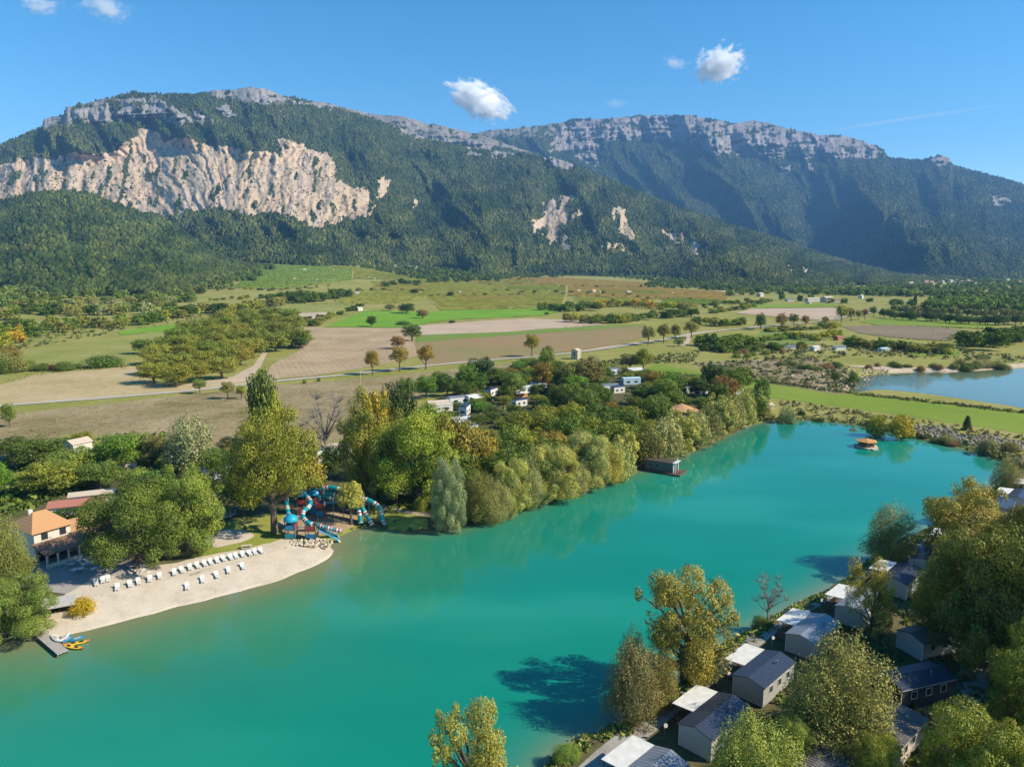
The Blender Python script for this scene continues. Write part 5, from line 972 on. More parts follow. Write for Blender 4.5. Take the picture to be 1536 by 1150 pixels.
VG = [(.20, .22, .06), (.28, .24, .10), (.14, .17, .04), (.10, .13, .03)]
for k, (ln, n_, sp_, r0, r1) in enumerate([(ROAD, 1500, 4.5, .2, .8), ([(0, 577), (60, 560), (180, 551), (226, 546)], 160, 2, .3, 1.2), ([(455, 490), (540, 467), (662, 466), (830, 462)], 260, 2, .4, 1.4), ([(487, 491), (612, 491), (690, 479), (815, 474)], 200, 1.5, .3, 1.0), ([(632, 503), (760, 498), (905, 488)], 160, 1.5, .3, 1.0), ([(500, 452), (560, 444), (640, 446), (850, 440)], 260, 3, .6, 2.2), ([(560, 424), (700, 424), (850, 428), (1000, 433)], 260, 3, .7, 2.5), ([(345, 432), (420, 434), (528, 419), (528, 400)], 200, 3, .7, 2.5), ([(300, 470), (420, 456), (545, 458)], 200, 3, .6, 2.2), ([(1105, 470), (1180, 478), (1262, 475), (1256, 461)], 200, 2.5, .5, 2.0), ([(1262, 490), (1320, 488), (1490, 494)], 140, 2, .4, 1.5), ([(1290, 500), (1340, 507), (1420, 512), (1450, 497)], 160, 2.5, .5, 2.0), ([(405, 548), (448, 527), (452, 491)], 120, 1.5, .3, 1.0), ([(965, 556), (1085, 566), (1150, 574)], 150, 1.5, .4, 1.3)]):
    P_ = along(ln, n_, sp_, 60 + k); cover('verge_grass', P_, np.random.default_rng(60 + k).uniform(r0, r1, len(P_)), 7, pick(VG, len(P_), 60 + k), 60 + k)

# ------------------------------------------------------------------ mobile homes
def window(root, x0, y0, z0, x1, y1, z1, face, name='window', fm='white'):
    """a framed window lying on a wall: face gives the outward axis (0 = x, 1 = y) and its sign"""
    ax, s = face; b = MB(); t = .06; g = MB()
    if ax == 0:
        xa, xb = (x0, x0 + s * .05) if s > 0 else (x0 + s * .05, x0)
        for (a, c, d, e) in ((y0, z0, y1, z0 + t), (y0, z1 - t, y1, z1), (y0, z0 + t, y0 + t, z1 - t), (y1 - t, z0 + t, y1, z1 - t)): b.box(xa, a, c, xb, d, e)
        g.box(min(x0, x0 + s * .025), y0 + t, z0 + t, max(x0, x0 + s * .025), y1 - t, z1 - t)
    else:
        ya, yb = (y0, y0 + s * .05) if s > 0 else (y0 + s * .05, y0)
        for (a, c, d, e) in ((x0, z0, x1, z0 + t), (x0, z1 - t, x1, z1), (x0, z0 + t, x0 + t, z1 - t), (x1 - t, z0 + t, x1, z1 - t)): b.box(a, ya, c, d, yb, e)
        g.box(x0 + t, min(y0, y0 + s * .025), z0 + t, x1 - t, max(y0, y0 + s * .025), z1 - t)
    f = b.build(name, M[fm], root); g.build('pane', M['glass'], f); return f
def gable_roof(x0, y0, x1, y1, z, rise, over=.25, t=.12):
    """ridge along y"""
    xm = (x0 + x1) / 2; b = MB(); a0, a1, b0, b1 = x0 - over, x1 + over, y0 - over, y1 + over; dz = rise * over / ((x1 - x0) / 2)
    b.add([(a0, b0, z - dz), (xm, b0, z + rise), (a1, b0, z - dz), (a0, b1, z - dz), (xm, b1, z + rise), (a1, b1, z - dz), (a0, b0, z - dz + t), (xm, b0, z + rise + t), (a1, b0, z - dz + t), (a0, b1, z - dz + t), (xm, b1, z + rise + t), (a1, b1, z - dz + t)],
          [(6, 7, 10, 9), (7, 8, 11, 10), (0, 3, 4, 1), (1, 4, 5, 2), (0, 1, 7, 6), (1, 2, 8, 7), (4, 3, 9, 10), (5, 4, 10, 11), (3, 0, 6, 9), (2, 5, 11, 8)]); return b
def gable_walls(x0, y0, x1, y1, z0, z1, rise):
    xm = (x0 + x1) / 2; b = MB(); return b.add([(x0, y0, z0), (x1, y0, z0), (x1, y1, z0), (x0, y1, z0), (x0, y0, z1), (x1, y0, z1), (x1, y1, z1), (x0, y1, z1), (xm, y0, z1 + rise - .02), (xm, y1, z1 + rise - .02)],
        [(0, 3, 2, 1), (0, 1, 5, 8, 4), (2, 3, 7, 9, 6), (1, 2, 6, 5), (3, 0, 4, 7), (4, 8, 9, 7), (8, 5, 6, 9)])
def mobile_home(loc, rz, wall, roof, label, terrace=True, L=8.4, W=4.0, hgt=2.55, rise=.55, awn='awning', name='mobile_home', group='mobile homes along the lake path', frames='white'):
    root = empty(name, loc, rz, label, 'mobile home', group); hw, hl = W / 2, L / 2
    gable_walls(-hw, -hl, hw, hl, .35, .35 + hgt, rise).build('wall', M[wall], root)
    b = MB(); b.box(-hw + .12, -hl + .12, -.1, hw - .12, hl - .12, .345); b.build('plinth', M['post'], root)
    rf0 = gable_roof(-hw, -hl, hw, hl, .35 + hgt, rise, .12, .1).build('roof', M[roof], root)
    b = MB(); b.cyl(hw * .45, hl * .35, .35 + hgt + rise * .4, .35 + hgt + rise * .5 + .55, .09, 8); b.cyl(hw * .45, hl * .35, .35 + hgt + rise * .5 + .55, .35 + hgt + rise * .5 + .62, .16, 8); b.build('vent', M['metal'], rf0)
    for s_ in (-1, 1): b = MB(); b.tube([(s_ * (hw + .17), -hl - .1, .30 + hgt), (s_ * (hw + .17), hl + .1, .30 + hgt)], .06, 6); b.build('gutter', M['metal'], rf0)
    for x in (-hw - .035, hw - .035): b = MB(); b.box(x, -hl - .03, .35, x + .07, -hl + .04, .35 + hgt - .05); b.build('corner_trim', M['white'], root)
    for y in (-2.7, -.4, 1.9): window(root, hw + .002, y, 1.45, hw, y + .95, 2.45, (0, 1), fm=frames)
    for y in (-3.4, 2.3): window(root, -hw - .002, y, 1.45, -hw, y + 1.0, 2.45, (0, -1), fm=frames)
    window(root, -.5, hl + .002, 1.4, .5, hl, 2.4, (1, 1), fm=frames)
    d = MB(); d.box(-hw - .05, .2, .36, -hw - .004, 1.9, 2.42); dr = d.build('door', M['glass'], root); h_ = MB(); h_.box(-hw - .09, 1.0, 1.25, -hw - .052, 1.06, 1.5); h_.build('handle', M['metal'], dr)
    if terrace:
        x0, x1, y0, y1 = -hw - 2.75, -hw - .08, -1.15, 4.15
        d = MB(); d.box(x0, y0, .18, x1, y1, .36); d.build('deck', M['deck'], root)
        a = MB(); a.slab([(x0 - .12, y0 - .12, 2.78), (x1 - .02, y0 - .12, 3.0), (x1 - .02, y1 + .12, 3.0), (x0 - .12, y1 + .12, 2.78)], .09); aw = a.build('awning', M[awn], root)
        v = MB(); v.box(x0 - .13, y0 - .12, 2.52, x0 - .125, y1 + .12, 2.69); v.build('valance', M[awn], aw)
        for px in (x0 + .06, x1 - .25):
            for py in (y0 + .06, y1 - .14):
                p = MB(); p.box(px, py, .36, px + .08, py + .08, 2.68); p.build('post', M['post'], root)
        r = MB(); r.box(x0 + .07, y0 + .16, 1.18, x0 + .13, y1 - .16, 1.26)
        for k in range(22): y = y0 + .22 + k * (y1 - y0 - .44) / 21; r.box(x0 + .08, y, .37, x0 + .12, y + .05, 1.18)
        r.box(x0 + .18, y0 + .06, 1.18, x1 - .3, y0 + .12, 1.26)
        for k in range(10): x = x0 + .24 + k * (x1 - x0 - .6) / 9; r.box(x, y0 + .07, .37, x + .05, y0 + .11, 1.18)
        r.build('railing', M['wood'], root)
    return root
HR = R(-45.5)
def corner_home(px, py, wall, roof, label, **kw):
    p = at(px, py, 1.2 + 2.75); c, s = math.cos(HR), math.sin(HR); lx, ly = -4.87, -1.27
    return mobile_home((p[0] - (c * lx - s * ly), p[1] - (s * lx + c * ly), 1.2), HR, wall, roof, label, **kw)
for a in [(901.5, 1138, 'greywall', 'palemetal', 'grey mobile home cut by the bottom edge beside a plain cream awning'), (1008, 1054, 'cream', 'bluemetal', 'cream mobile home with dark blue roof, second of the lakeside row from the bottom'), (1086.6, 987.5, 'greywall', 'bluemetal', 'third lakeside mobile home from the bottom, dark blue roof, opposite the golden cottonwood'),
          (1164, 930, 'greywall', 'palemetal', 'mobile home with pale roof, fourth of the lakeside row, beside the bare tree'), (1237, 891, 'cream', 'palemetal', 'cream mobile home behind the thin open tree, fifth of the lakeside row'), (1303, 852, 'greywall', 'bluemetal', 'mobile home with a greyish awning, sixth of the lakeside row'), (1345.5, 824.5, 'cream', 'bluemetal', 'mobile home beside the rounded olive tree, seventh of the lakeside row'), (1390, 802, 'cream', 'bluemetal', 'mobile home half hidden by the broad golden tree, eighth of the lakeside row'),
          (1491, 738, 'cream', 'bluemetal', 'white mobile home last but one at the upper end of the lakeside row'), (1519, 724, 'cream', 'bluemetal', 'white mobile home at the far upper end of the lakeside row')]:
    corner_home(a[0], a[1], a[2], a[3], a[4])
def home_at(px, py, rz, wall, roof, label, **kw):
    p = G(px, py); return mobile_home((p[0], p[1], 1.2), rz, wall, roof, label, terrace=False, **kw)
home_at(1500, 775, R(-40), 'cream', 'bluemetal', 'cream mobile home with three small windows right of the broad golden tree', group=None)
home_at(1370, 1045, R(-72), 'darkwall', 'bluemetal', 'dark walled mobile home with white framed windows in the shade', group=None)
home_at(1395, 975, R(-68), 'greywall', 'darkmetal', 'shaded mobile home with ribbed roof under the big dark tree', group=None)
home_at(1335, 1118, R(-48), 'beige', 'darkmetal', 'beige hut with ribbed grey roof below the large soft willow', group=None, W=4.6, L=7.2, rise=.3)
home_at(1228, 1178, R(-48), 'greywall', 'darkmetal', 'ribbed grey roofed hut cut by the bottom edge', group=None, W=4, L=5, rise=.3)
def dish(px, py, label):
    p = G(px, py); r = empty('satellite_dish', p, 0, label, 'satellite dish', 'satellite dishes between the homes'); b = MB(); b.cyl(0, 0, -.1, 1.9, .03, 6); b.build('pole', M['metal'], r)
    d = MB(); d.tube([(0, 0, 1.9), (.06, -.10, 1.95), (.1, -.2, 2.0)], [.05, .18, .26], 12); d.build('dish', M['grey'], r)
for px, py, lb in [(1157, 975, 'small white dish between the third and fourth awnings'), (1091, 1030, 'small white dish between the second and third awnings'), (996, 1110, 'small white dish between the first and second awnings'), (1230, 917, 'small white dish between the fourth and fifth awnings')]: dish(px, py, lb)
# arched shelter at the very bottom
p = G(1272, 1152); r = empty('arched_shelter', p, R(-50), 'brown arched shelter at the bottom below the ribbed roof', 'shelter'); b = MB(); c = MB()
arc = [(1.5 * math.cos(a), 1.5 * math.sin(a) * .9 + .9) for a in np.linspace(0, math.pi, 11)]
for (x0, z0), (x1, z1) in zip(arc[:-1], arc[1:]): b.add([(x0, -2, z0), (x1, -2, z1), (x1, 2, z1), (x0, 2, z0), (x0 * .96, -2, z0 - .06), (x1 * .96, -2, z1 - .06), (x1 * .96, 2, z1 - .06), (x0 * .96, 2, z0 - .06)], [(0, 1, 2, 3), (7, 6, 5, 4), (0, 4, 5, 1), (3, 2, 6, 7)])
b.build('canvas', M['browntile'], r)
for y in (-2.02, -.7, .7, 1.96): c.tube([(x * 1.02, y, z * 1.01) for x, z in [(1.5, 0)] + arc + [(-1.5, 0)]], .045, 6)
c.build('hoops', M['tan'], r)

# ------------------------------------------------------------------ the tiled house on the beach
z0 = 1.15; p1 = at(50, 800, z0 + 5.7); p2 = at(105, 784.5, z0 + 5.7); e = p2[:2] - p1[:2]; Wd = float(np.hypot(*e)) ; ang = math.atan2(e[1], e[0]); mid = (p1[:2] + p2[:2]) / 2
house = empty('house', (mid[0], mid[1], z0), ang, 'white two storey house with orange tiled roof and long verandah above the beach', 'house')
hw = Wd / 2; D = 8.5
b = MB(); b.box(-hw, 0, -.3, hw, D, 5.7); b.build('wall', M['render'], house)
b = MB(); o_ = .5; zr = 5.72; pk = 2.6
b.add([(-hw - o_, -o_, zr), (hw + o_, -o_, zr), (hw + o_, D + o_, zr), (-hw - o_, D + o_, zr), (-hw * .35, D / 2, zr + pk), (hw * .35, D / 2, zr + pk), (-hw - o_, -o_, zr - .12), (hw + o_, -o_, zr - .12), (hw + o_, D + o_, zr - .12), (-hw - o_, D + o_, zr - .12)],
      [(0, 1, 5, 4), (2, 3, 4, 5), (1, 2, 5), (3, 0, 4), (9, 8, 7, 6), (0, 6, 7, 1), (1, 7, 8, 2), (2, 8, 9, 3), (3, 9, 6, 0)])
rf = b.build('roof', M['tile'], house); b = MB(); b.box(-hw * .5, D * .55, zr + 1.4, -hw * .5 + .7, D * .55 + .7, zr + 3.0); b.build('chimney', M['render'], rf)
for x in (-hw * .62, hw * .38): window(house, x, -.002, 4.0, x + 1.15, 0, 5.3, (1, -1), fm='wood')
window(house, hw + .002, 2.5, 4.0, hw, 3.7, 5.3, (0, 1), fm='wood')
vw = hw + 4.5
b = MB(); b.slab([(-hw - .6, -5.0, 2.75), (vw, -5.0, 2.75), (vw, -.02, 3.75), (-hw - .6, -.02, 3.75)], .12); b.build('verandah_roof', M['browntile'], house)
b = MB(); b.slab([(hw + .02, 0.02, 3.7), (vw + 1.5, .02, 3.7), (vw + 1.5, 5.5, 4.7), (hw + .02, 5.5, 4.7)], .12); b.build('side_roof', M['tile'], house)
b = MB(); b.box(hw + .05, .3, -.3, vw + 1.2, 5.2, 3.55); b.build('side_wall', M['beige'], house)
for k in range(7):
    x = -hw - .4 + k * (vw + hw + .2) / 6; b = MB(); b.box(x, -4.8, -.3, x + .25, -4.55, 2.7); b.build('pillar', M['render'], house)
for k in range(5):
    x = -hw + .5 + k * 1.75
    if x + 1.3 < hw: b = MB(); b.box(x, -.06, .1, x + 1.3, -.004, 2.3); b.build('door', M['glass'], house)
b = MB(); b.box(-hw - .5, -4.75, .02, -hw + 3.0, -4.6, .9); b.box(0, -4.75, .02, 2.6, -4.6, .9); b.build('low_wall', M['render'], house)
tb0 = None
for k, (px, py) in enumerate([(108, 851), (118, 846), (128, 851), (139, 849), (141, 858), (150, 845), (157, 853), (122, 858), (163, 860), (112, 860)]):
    p = G(px, py); r = empty('cafe_table', (p[0], p[1], gz(p[0], p[1]) + .05), .3 * k, 'pale square cafe table on the shaded terrace before the house', 'table', 'cafe tables on the shaded terrace')
    b = MB(); b.box(-.45, -.45, .71, .45, .45, .76); b.build('tabletop', M['offwhite'], r); b = MB(); b.cyl(0, 0, 0, .71, .05, 6); b.cyl(0, 0, 0, .03, .28, 8); b.build('leg', M['metal'], r)
def gable_house(name, loc, rz, W, L, h, rise, wall, roof, label, cat, group=None, win=((0, -1), (1, -1)), over=.3, chim=False, lod=1):
    r = empty(name, loc, rz, label, cat, group); gable_walls(-W / 2, -L / 2, W / 2, L / 2, -.5, h, rise).build('wall', M[wall], r); rr = gable_roof(-W / 2, -L / 2, W / 2, L / 2, h, rise, over, .14).build('roof', M[roof], r)
    if chim: b = MB(); b.box(-.3, L * .2, h + rise - .3, .3, L * .2 + .6, h + rise + .9); b.build('chimney', M[wall], rr)
    if lod:
        for ax, s in win:
            if ax == 1: window(r, -.45, s * (L / 2 + .002), h * .42, .45, s * L / 2, h * .80, (1, s), fm='dark')
            else:
                for y in (-L * .28, L * .12): window(r, s * (W / 2 + .002), y, h * .42, s * W / 2, y + .9, h * .80, (0, s), fm='dark')
    return r
p = G(118, 676); gable_house('shed', p, R(-28), 4.6, 5.6, 2.7, 1.0, 'render', 'tan', 'small white shed with a pale tan roof in the garden thicket', 'shed', win=((1, -1),))
p = G(118, 768); gable_house('annexe', (p[0], p[1], 1.1), R(-68), 4.5, 10.5, 2.3, .8, 'render', 'redtile', 'long low white annexe with red tiled roof behind the tiled house', 'house')
p = G(140, 752); gable_house('annexe', (p[0], p[1], 1.1), R(-66), 3.5, 9, 2.2, .5, 'render', 'tan', 'long low annexe with pale roof behind the red one', 'house')
p = G(192, 702); gable_house('garden_hut', (p[0], p[1], 1.1), R(-60), 3, 4.5, 2.2, .8, 'render', 'redtile', 'little pale hut with reddish roof between the garden trees', 'hut')
p = G(98, 922); kiosk = empty('kiosk', (p[0] - 1.2, p[1] + .6, gz(p[0], p[1])), R(28), 'open fronted timber kiosk with grey roof on the beach', 'kiosk')
b = MB(); b.box(-1.9, .9, 0, 1.9, 1.0, 2.3); b.box(-1.9, -1.0, 0, -1.8, .895, 2.3); b.box(1.8, -1.0, 0, 1.9, .895, 2.3); b.build('wall', M['wood'], kiosk)
b = MB(); b.slab([(-2.2, -1.5, 2.25), (2.2, -1.5, 2.25), (2.2, 1.3, 2.85), (-2.2, 1.3, 2.85)], .1); b.build('roof', M['grey'], kiosk)
b = MB(); b.box(-1.78, -1.0, .95, 1.78, -.6, 1.02); b.box(-1.78, -1.0, .0, 1.78, -.95, .945); b.build('counter', M['tan'], kiosk)
for x in (-1.75, 1.65):
    b = MB(); b.box(x, -1.4, 0, x + .1, -1.3, 2.2); b.build('post', M['wood'], kiosk)
# hedge and railing
def hedge(pix, hgt, wid, col, label, sd_, top=None):
    pts = [G(*q) for q in pix]; r = np.random.default_rng(sd_); P = np.array([q[:2] for q in pts]); Ls = np.concatenate([[0], np.cumsum(np.hypot(*np.diff(P, axis=0).T))]); n = int(Ls[-1] * 420); s = r.random(n) * Ls[-1]
    x = np.interp(s, Ls, P[:, 0]); y = np.interp(s, Ls, P[:, 1]); dx_, dy_ = np.gradient(P[:, 0], Ls), np.gradient(P[:, 1], Ls); tx, ty = np.interp(s, Ls, dx_), np.interp(s, Ls, dy_); q = r.random((n, 2)); side = r.integers(0, 3, n)
    u_ = np.where(side == 0, -1, np.where(side == 1, 1, q[:, 0] * 2 - 1)) * wid / 2; zz = np.where(side == 2, 1, q[:, 1]) * hgt; x = x - ty * u_ + r.normal(size=n) * .05; y = y + tx * u_ + r.normal(size=n) * .05
    base = np.array([P[:, 0].mean(), P[:, 1].mean(), 1.2]); C = np.stack([x, y, zz + 1.2], -1) - base; nrm = r.normal(size=(n, 3)); nrm /= np.linalg.norm(nrm, axis=1)[:, None]; a = np.cross(nrm, r.normal(size=(n, 3))); a /= np.linalg.norm(a, axis=1)[:, None]; b = np.cross(nrm, a); S = .17 * (.6 + .8 * r.random((n, 1)))
    V = np.stack([C - a * S, C - b * S * .6, C + a * S, C + b * S * .6], 1).reshape(-1, 3); c4 = np.repeat((.65 + .7 * r.random((n, 1))) * np.ones((1, 3)), 4, 0)
    o = link('hedge', np_mesh('hedge', V, np.arange(n * 4).reshape(-1, 4), cols=c4), mat=LEAF); o.location = base; o.color = (*col, 1); tag(o, label, 'hedge'); return o
hedge([(78, 786), (95, 780), (115, 779), (140, 777)], 2.3, 1.8, (.055, .115, .025), 'clipped dark green hedge between the tiled house and the red roofed annexe', 3)
hedge([(556, 738), (575, 736), (597, 740), (615, 747), (630, 755), (634, 760)], 1.5, 1.0, (.16, .19, .04), 'low curved clipped hedge in front of the grove', 4)
q1, q2 = G(314, 785), G(354, 772); L_ = float(np.hypot(*(q2 - q1)[:2])); r = empty('railing', (q1[0], q1[1], 1.2), math.atan2(q2[1] - q1[1], q2[0] - q1[0]), 'pale metal railing on a low white wall above the lawn', 'railing')
b = MB(); b.box(0, -.12, -.2, L_, .12, .35); b.build('low_wall', M['render'], r); b = MB()
for z in (.6, 1.25): b.box(.02, -.02, z, L_, .02, z + .05)
for k in range(int(L_ / .16)): b.box(k * .16, -.012, .655, k * .16 + .025, .012, 1.248)
b.build('bars', M['metal'], r)
for k in range(6): b = MB(); b.box(k * (L_ - .08) / 5, -.04, .352, k * (L_ - .08) / 5 + .08, .04, 1.34); b.build('post', M['offwhite'], r)
p = G(370, 823); r = empty('picnic_table', p, R(18), 'pale wooden picnic table on the lawn behind the loungers', 'picnic table'); b = MB(); b.box(-1, -.38, .72, 1, .38, .77); b.build('tabletop', M['tan'], r)
for y in (-.75, .48): b = MB(); b.box(-1, y, .42, 1, y + .27, .46); b.build('seat', M['tan'], r)
for x in (-.75, .65): b = MB(); b.box(x, -.7, .34, x + .1, .7, .42); b.tube([(x + .05, -.6, 0), (x + .05, -.2, .72)], .05, 4); b.tube([(x + .05, .6, 0), (x + .05, .2, .72)], .05, 4); b.build('trestle', M['tan'], r)
p = G(322, 803); r = empty('spring_rider', p, R(200), 'small red spring rider on the sand patch by the lawn', 'play rider'); b = MB(); b.tube([(-.5, 0, .55), (-.2, 0, .5), (.2, 0, .5), (.5, 0, .75)], [.16, .24, .24, .14], 8); b.build('body', M['red'], r, True); b = MB(); b.cyl(0, 0, 0, .4, .13, 8); b.build('spring', M['metal'], r)

# ------------------------------------------------------------------ loungers, jetty, boats
def lounger_proto():
    r = empty('sun_lounger', (0, 0, 0), 0, 'x', 'sun lounger', 'white sun loungers on the beach')
    b = MB(); b.slab([(-.34, -.55, .36), (.34, -.55, .36), (.34, .75, .36), (-.34, .75, .36)], .07); b.build('seat', M['offwhite'], r)
    b = MB(); b.slab([(-.34, -1.12, .78), (.34, -1.12, .78), (.34, -.56, .37), (-.34, -.56, .37)], .07); b.build('backrest', M['offwhite'], r)
    for x in (-.30, .24):
        for y in (-.5, .62): b = MB(); b.box(x, y, 0, x + .06, y + .07, .285); b.build('leg', M['offwhite'], r)
    return r
LP = lounger_proto()
LNG = [(25, 910), (75, 890), (115, 880), (185, 945), (285, 920), (350, 900), (435, 880), (512, 857), (625, 830), (685, 810), (745, 790), (805, 775), (860, 760), (905, 748), (955, 735), (1005, 722), (1060, 712), (1100, 702), (1150, 690), (1205, 680), (1245, 672), (1295, 662), (720, 912), (840, 865), (950, 832), (1040, 800), (1150, 770)]
ORD = ['first', 'second', 'third', 'fourth', 'fifth', 'sixth', 'seventh', 'eighth', 'ninth', 'tenth', 'eleventh', 'twelfth', 'thirteenth', 'fourteenth']
for k, (cx, cy) in enumerate(LNG):
    p = G(140 + cx / 5.12, 700 + cy / 5.12 + .5)
    if k < 3: lb = 'white sun lounger in the terrace shade, %s of three from the left' % ORD[k]
    elif k < 8: lb = 'white sun lounger %s from the left in the loose row of five below the maple' % ORD[k - 3]
    elif k < 22: lb = 'white sun lounger %s from the left in the long tight row by the lawn' % ORD[k - 8]
    else: lb = 'white sun lounger %s from the left in the front row nearest the water' % ORD[k - 22]
    o = LP if k == 0 else copy_tree(LP); o['label'] = lb; o.location = (p[0], p[1], gz(p[0], p[1]) + .10); o.rotation_euler = (0, 0, R(212 + random.uniform(-6, 6))); o.scale = (1.02, 1.02, 1.02)
J = [at(x, y, .55) for x, y in [(51, 951), (70, 949), (102, 974), (86, 981)]]
je = empty('jetty', (J[0][0], J[0][1], 0), 0, 'short grey wooden jetty at the left end of the beach', 'jetty'); j0 = np.array([J[0][0], J[0][1], 0])
b = MB(); b.slab([J[0] - j0, J[3] - j0, J[2] - j0, J[1] - j0], .14); b.build('planks', M['greydeck'], je)
for q in J: b = MB(); qq = q - j0; ctr = sum(J) / 4 - j0; qq = qq * .96 + ctr * .04; b.cyl(qq[0], qq[1], -1.5, .40, .09, 8); b.build('pile', M['wood'], je)
def craft(a, b_, wid, z, mats, name, label, cat, thick=.16, open_=False):
    a = at(*a, z); b_ = at(*b_, z); L = float(np.hypot(*(b_ - a)[:2])); r = empty(name, ((a[0] + b_[0]) / 2, (a[1] + b_[1]) / 2, z), math.atan2(b_[1] - a[1], b_[0] - a[0]), label, cat)
    n = 15; V = []; Q = []
    for i in range(n):
        t = i / (n - 1) * 2 - 1; hw_ = wid / 2 * max(.03, (1 - abs(t) ** 2.6)) ** .8; up = .16 * abs(t) ** 3 if open_ else .06 * abs(t) ** 4
        for s, zz in ((-.55, -thick), (-1, 0), (-.72, .06), (0, .02 if open_ else .07), (.72, .06), (1, 0), (.55, -thick)): V.append((t * L / 2, s * hw_, zz + up))
    for i in range(n - 1):
        for j in range(7): Q.append((i * 7 + j, i * 7 + (j + 1) % 7, (i + 1) * 7 + (j + 1) % 7, (i + 1) * 7 + j))
    m = MB(); m.add(V, Q)
    for i in range(len(m.m)):
        seg = i // 7; m.m[i] = 1 if (len(mats) > 1 and (seg < 2 or seg > n - 4)) else 0
    m.build('hull', [M[q] for q in mats], r, True)
    if open_:
        for x in (-L * .16, L * .2): s = MB(); s.tube([(x - .3, 0, .065), (x, 0, .07), (x + .3, 0, .065)], [.10, .2, .12], 8); s.build('seat', M['dark'], r, True)
    else: s = MB(); s.box(-L * .22, -.2, .075, L * .2, .2, .085); s.build('grip_pad', M['grey'], r)
    return r
def k10(x, y): return (20 + x / 10.46, 890 + y / 10.46)
craft(k10(600, 640), k10(712, 748), .8, .72, ['awning'], 'paddle_board', 'cream paddle board lying on the edge of the jetty', 'paddle board')
craft(k10(872, 618), k10(728, 752), .8, .2, ['offwhite'], 'paddle_board', 'white paddle board between the cream and blue ones', 'paddle board')
craft(k10(925, 650), k10(772, 765), .8, .2, ['blue'], 'paddle_board', 'shorter blue paddle board beside the white one', 'paddle board')
craft(k10(1125, 655), k10(880, 742), .85, .2, ['blue'], 'paddle_board', 'longer blue paddle board pointing out to the lake', 'paddle board')
craft(k10(1195, 735), k10(830, 800), .85, .2, ['yellow', 'orange'], 'kayak', 'yellow kayak with orange ends next to the blue boards', 'kayak', open_=True)
craft(k10(1105, 862), k10(770, 805), .85, .2, ['yellow', 'orange'], 'kayak', 'yellow kayak with orange ends lying nearest the jetty end', 'kayak', open_=True)
craft(k10(560, 355), k10(790, 235), .8, 1.25, ['orange'], 'kayak', 'red orange kayak on the sand in front of the kiosk', 'kayak', open_=True)
craft(k10(640, 300), k10(800, 205), .7, 1.6, ['yellow'], 'kayak', 'yellow kayak resting against the kiosk counter', 'kayak', open_=True)

# ------------------------------------------------------------------ water play park
def cat_(pts, n=6):
    P = [np.array(p, float) for p in pts]; P = [2 * P[0] - P[1]] + P + [2 * P[-1] - P[-2]]; out = []
    for i in range(1, len(P) - 2):
        for k in range(n):
            t = k / n; a, b_, c, d = P[i - 1:i + 3]; out.append(.5 * ((2 * b_) + (c - a) * t + (2 * a - 5 * b_ + 4 * c - d) * t * t + (3 * b_ - a - 3 * c + d) * t ** 3))
    return out + [P[-2]]
BANDS = ['teal', 'teal', 'offwhite', 'red', 'offwhite', 'teal', 'teal', 'teal']
def banded(root, pts, rad, name='tube_slide', bands=BANDS, n=6, off=0):
    base = np.array(root.location); P = cat_(pts, n); mats = list(dict.fromkeys(bands)); m = MB()
    for i in range(len(P) - 1): m.cur = mats.index(bands[(i + off) % len(bands)]); m.tube([P[i] - base, P[i + 1] - base], rad, 12, cap=False)
    o = m.build(name, [M[q] for q in mats], root, True); c = MB(); c.cur = 0
    d = P[-1] - P[-2]; d = d / np.linalg.norm(d); c.tube([P[-1] - base - d * .12, P[-1] - base + d * .02], rad * 1.1, 12, cap=False); c.build('rim', M['offwhite'], o, True)
    dk = MB(); dk.tube([P[-1] - base - d * .5, P[-1] - base - d * .45], rad * .97, 12); dk.build('mouth', M['dark'], o); return o
def tower(root, x, y, s, h, roof=None, panels=('red', 'blue', 'teal', 'blue')):
    for k, (a, c) in enumerate(((-s, -s), (s, -s), (s, s), (-s, s))):
        b = MB(); b.cyl(x + a, y + c, -.2, h + 2.0, .09, 8); b.build('post', M['post'], root)
    b = MB(); b.box(x - s, y - s, h - .12, x + s, y + s, h); b.build('platform', M['deck'], root)
    for k, (x0_, y0_, x1_, y1_) in enumerate(((x - s + .1, y - s - .04, x + s - .1, y - s + .04), (x + s - .04, y - s + .1, x + s + .04, y + s - .1), (x - s + .1, y + s - .04, x + s - .1, y + s + .04), (x - s - .04, y - s + .1, x - s + .04, y + s - .1))):
        b = MB(); b.box(x0_, y0_, h + .02, x1_, y1_, h + .95)
        b.build('panel', M[panels[k]], root)
        b = MB(); b.box(x0_, y0_, .25, x1_, y1_, h * .62)
        if k < 2: b.build('panel', M[panels[(k + 2) % 4]], root)
    if roof:
        n = 10; m = MB(); ss = s * 1.55; V = [(x, y, h + 2.0 + ss * .75)]; Q = []
        for ring, (rr, zz) in enumerate(((.5, .52), (.85, .24), (1.0, 0), (.97, -.25))):
            for k in range(n): a = 2 * math.pi * k / n; V.append((x + ss * rr * math.cos(a), y + ss * rr * math.sin(a), h + 2.0 + ss * zz))
        for k in range(n): Q.append((0, 1 + k, 1 + (k + 1) % n))
        for g in range(3):
            for k in range(n): a_, b_ = 1 + g * n + k, 1 + g * n + (k + 1) % n; Q.append((a_, a_ + n, b_ + n, b_))
        m.add(V, Q); m.build('roof', M[roof], root, True)
pA = G(446, 808); rootA = empty('water_play_tower', (pA[0], pA[1], pA[2]), R(0), 'turquoise play tower with umbrella roof and slides at the corner of the beach', 'play tower')
tower(rootA, -1.3, .5, .95, 2.0, 'cyan', ('blue', 'red', 'teal', 'teal')); tower(rootA, 2.7, .8, 1.0, 1.7, None, ('red', 'yellow', 'blue', 'teal'))
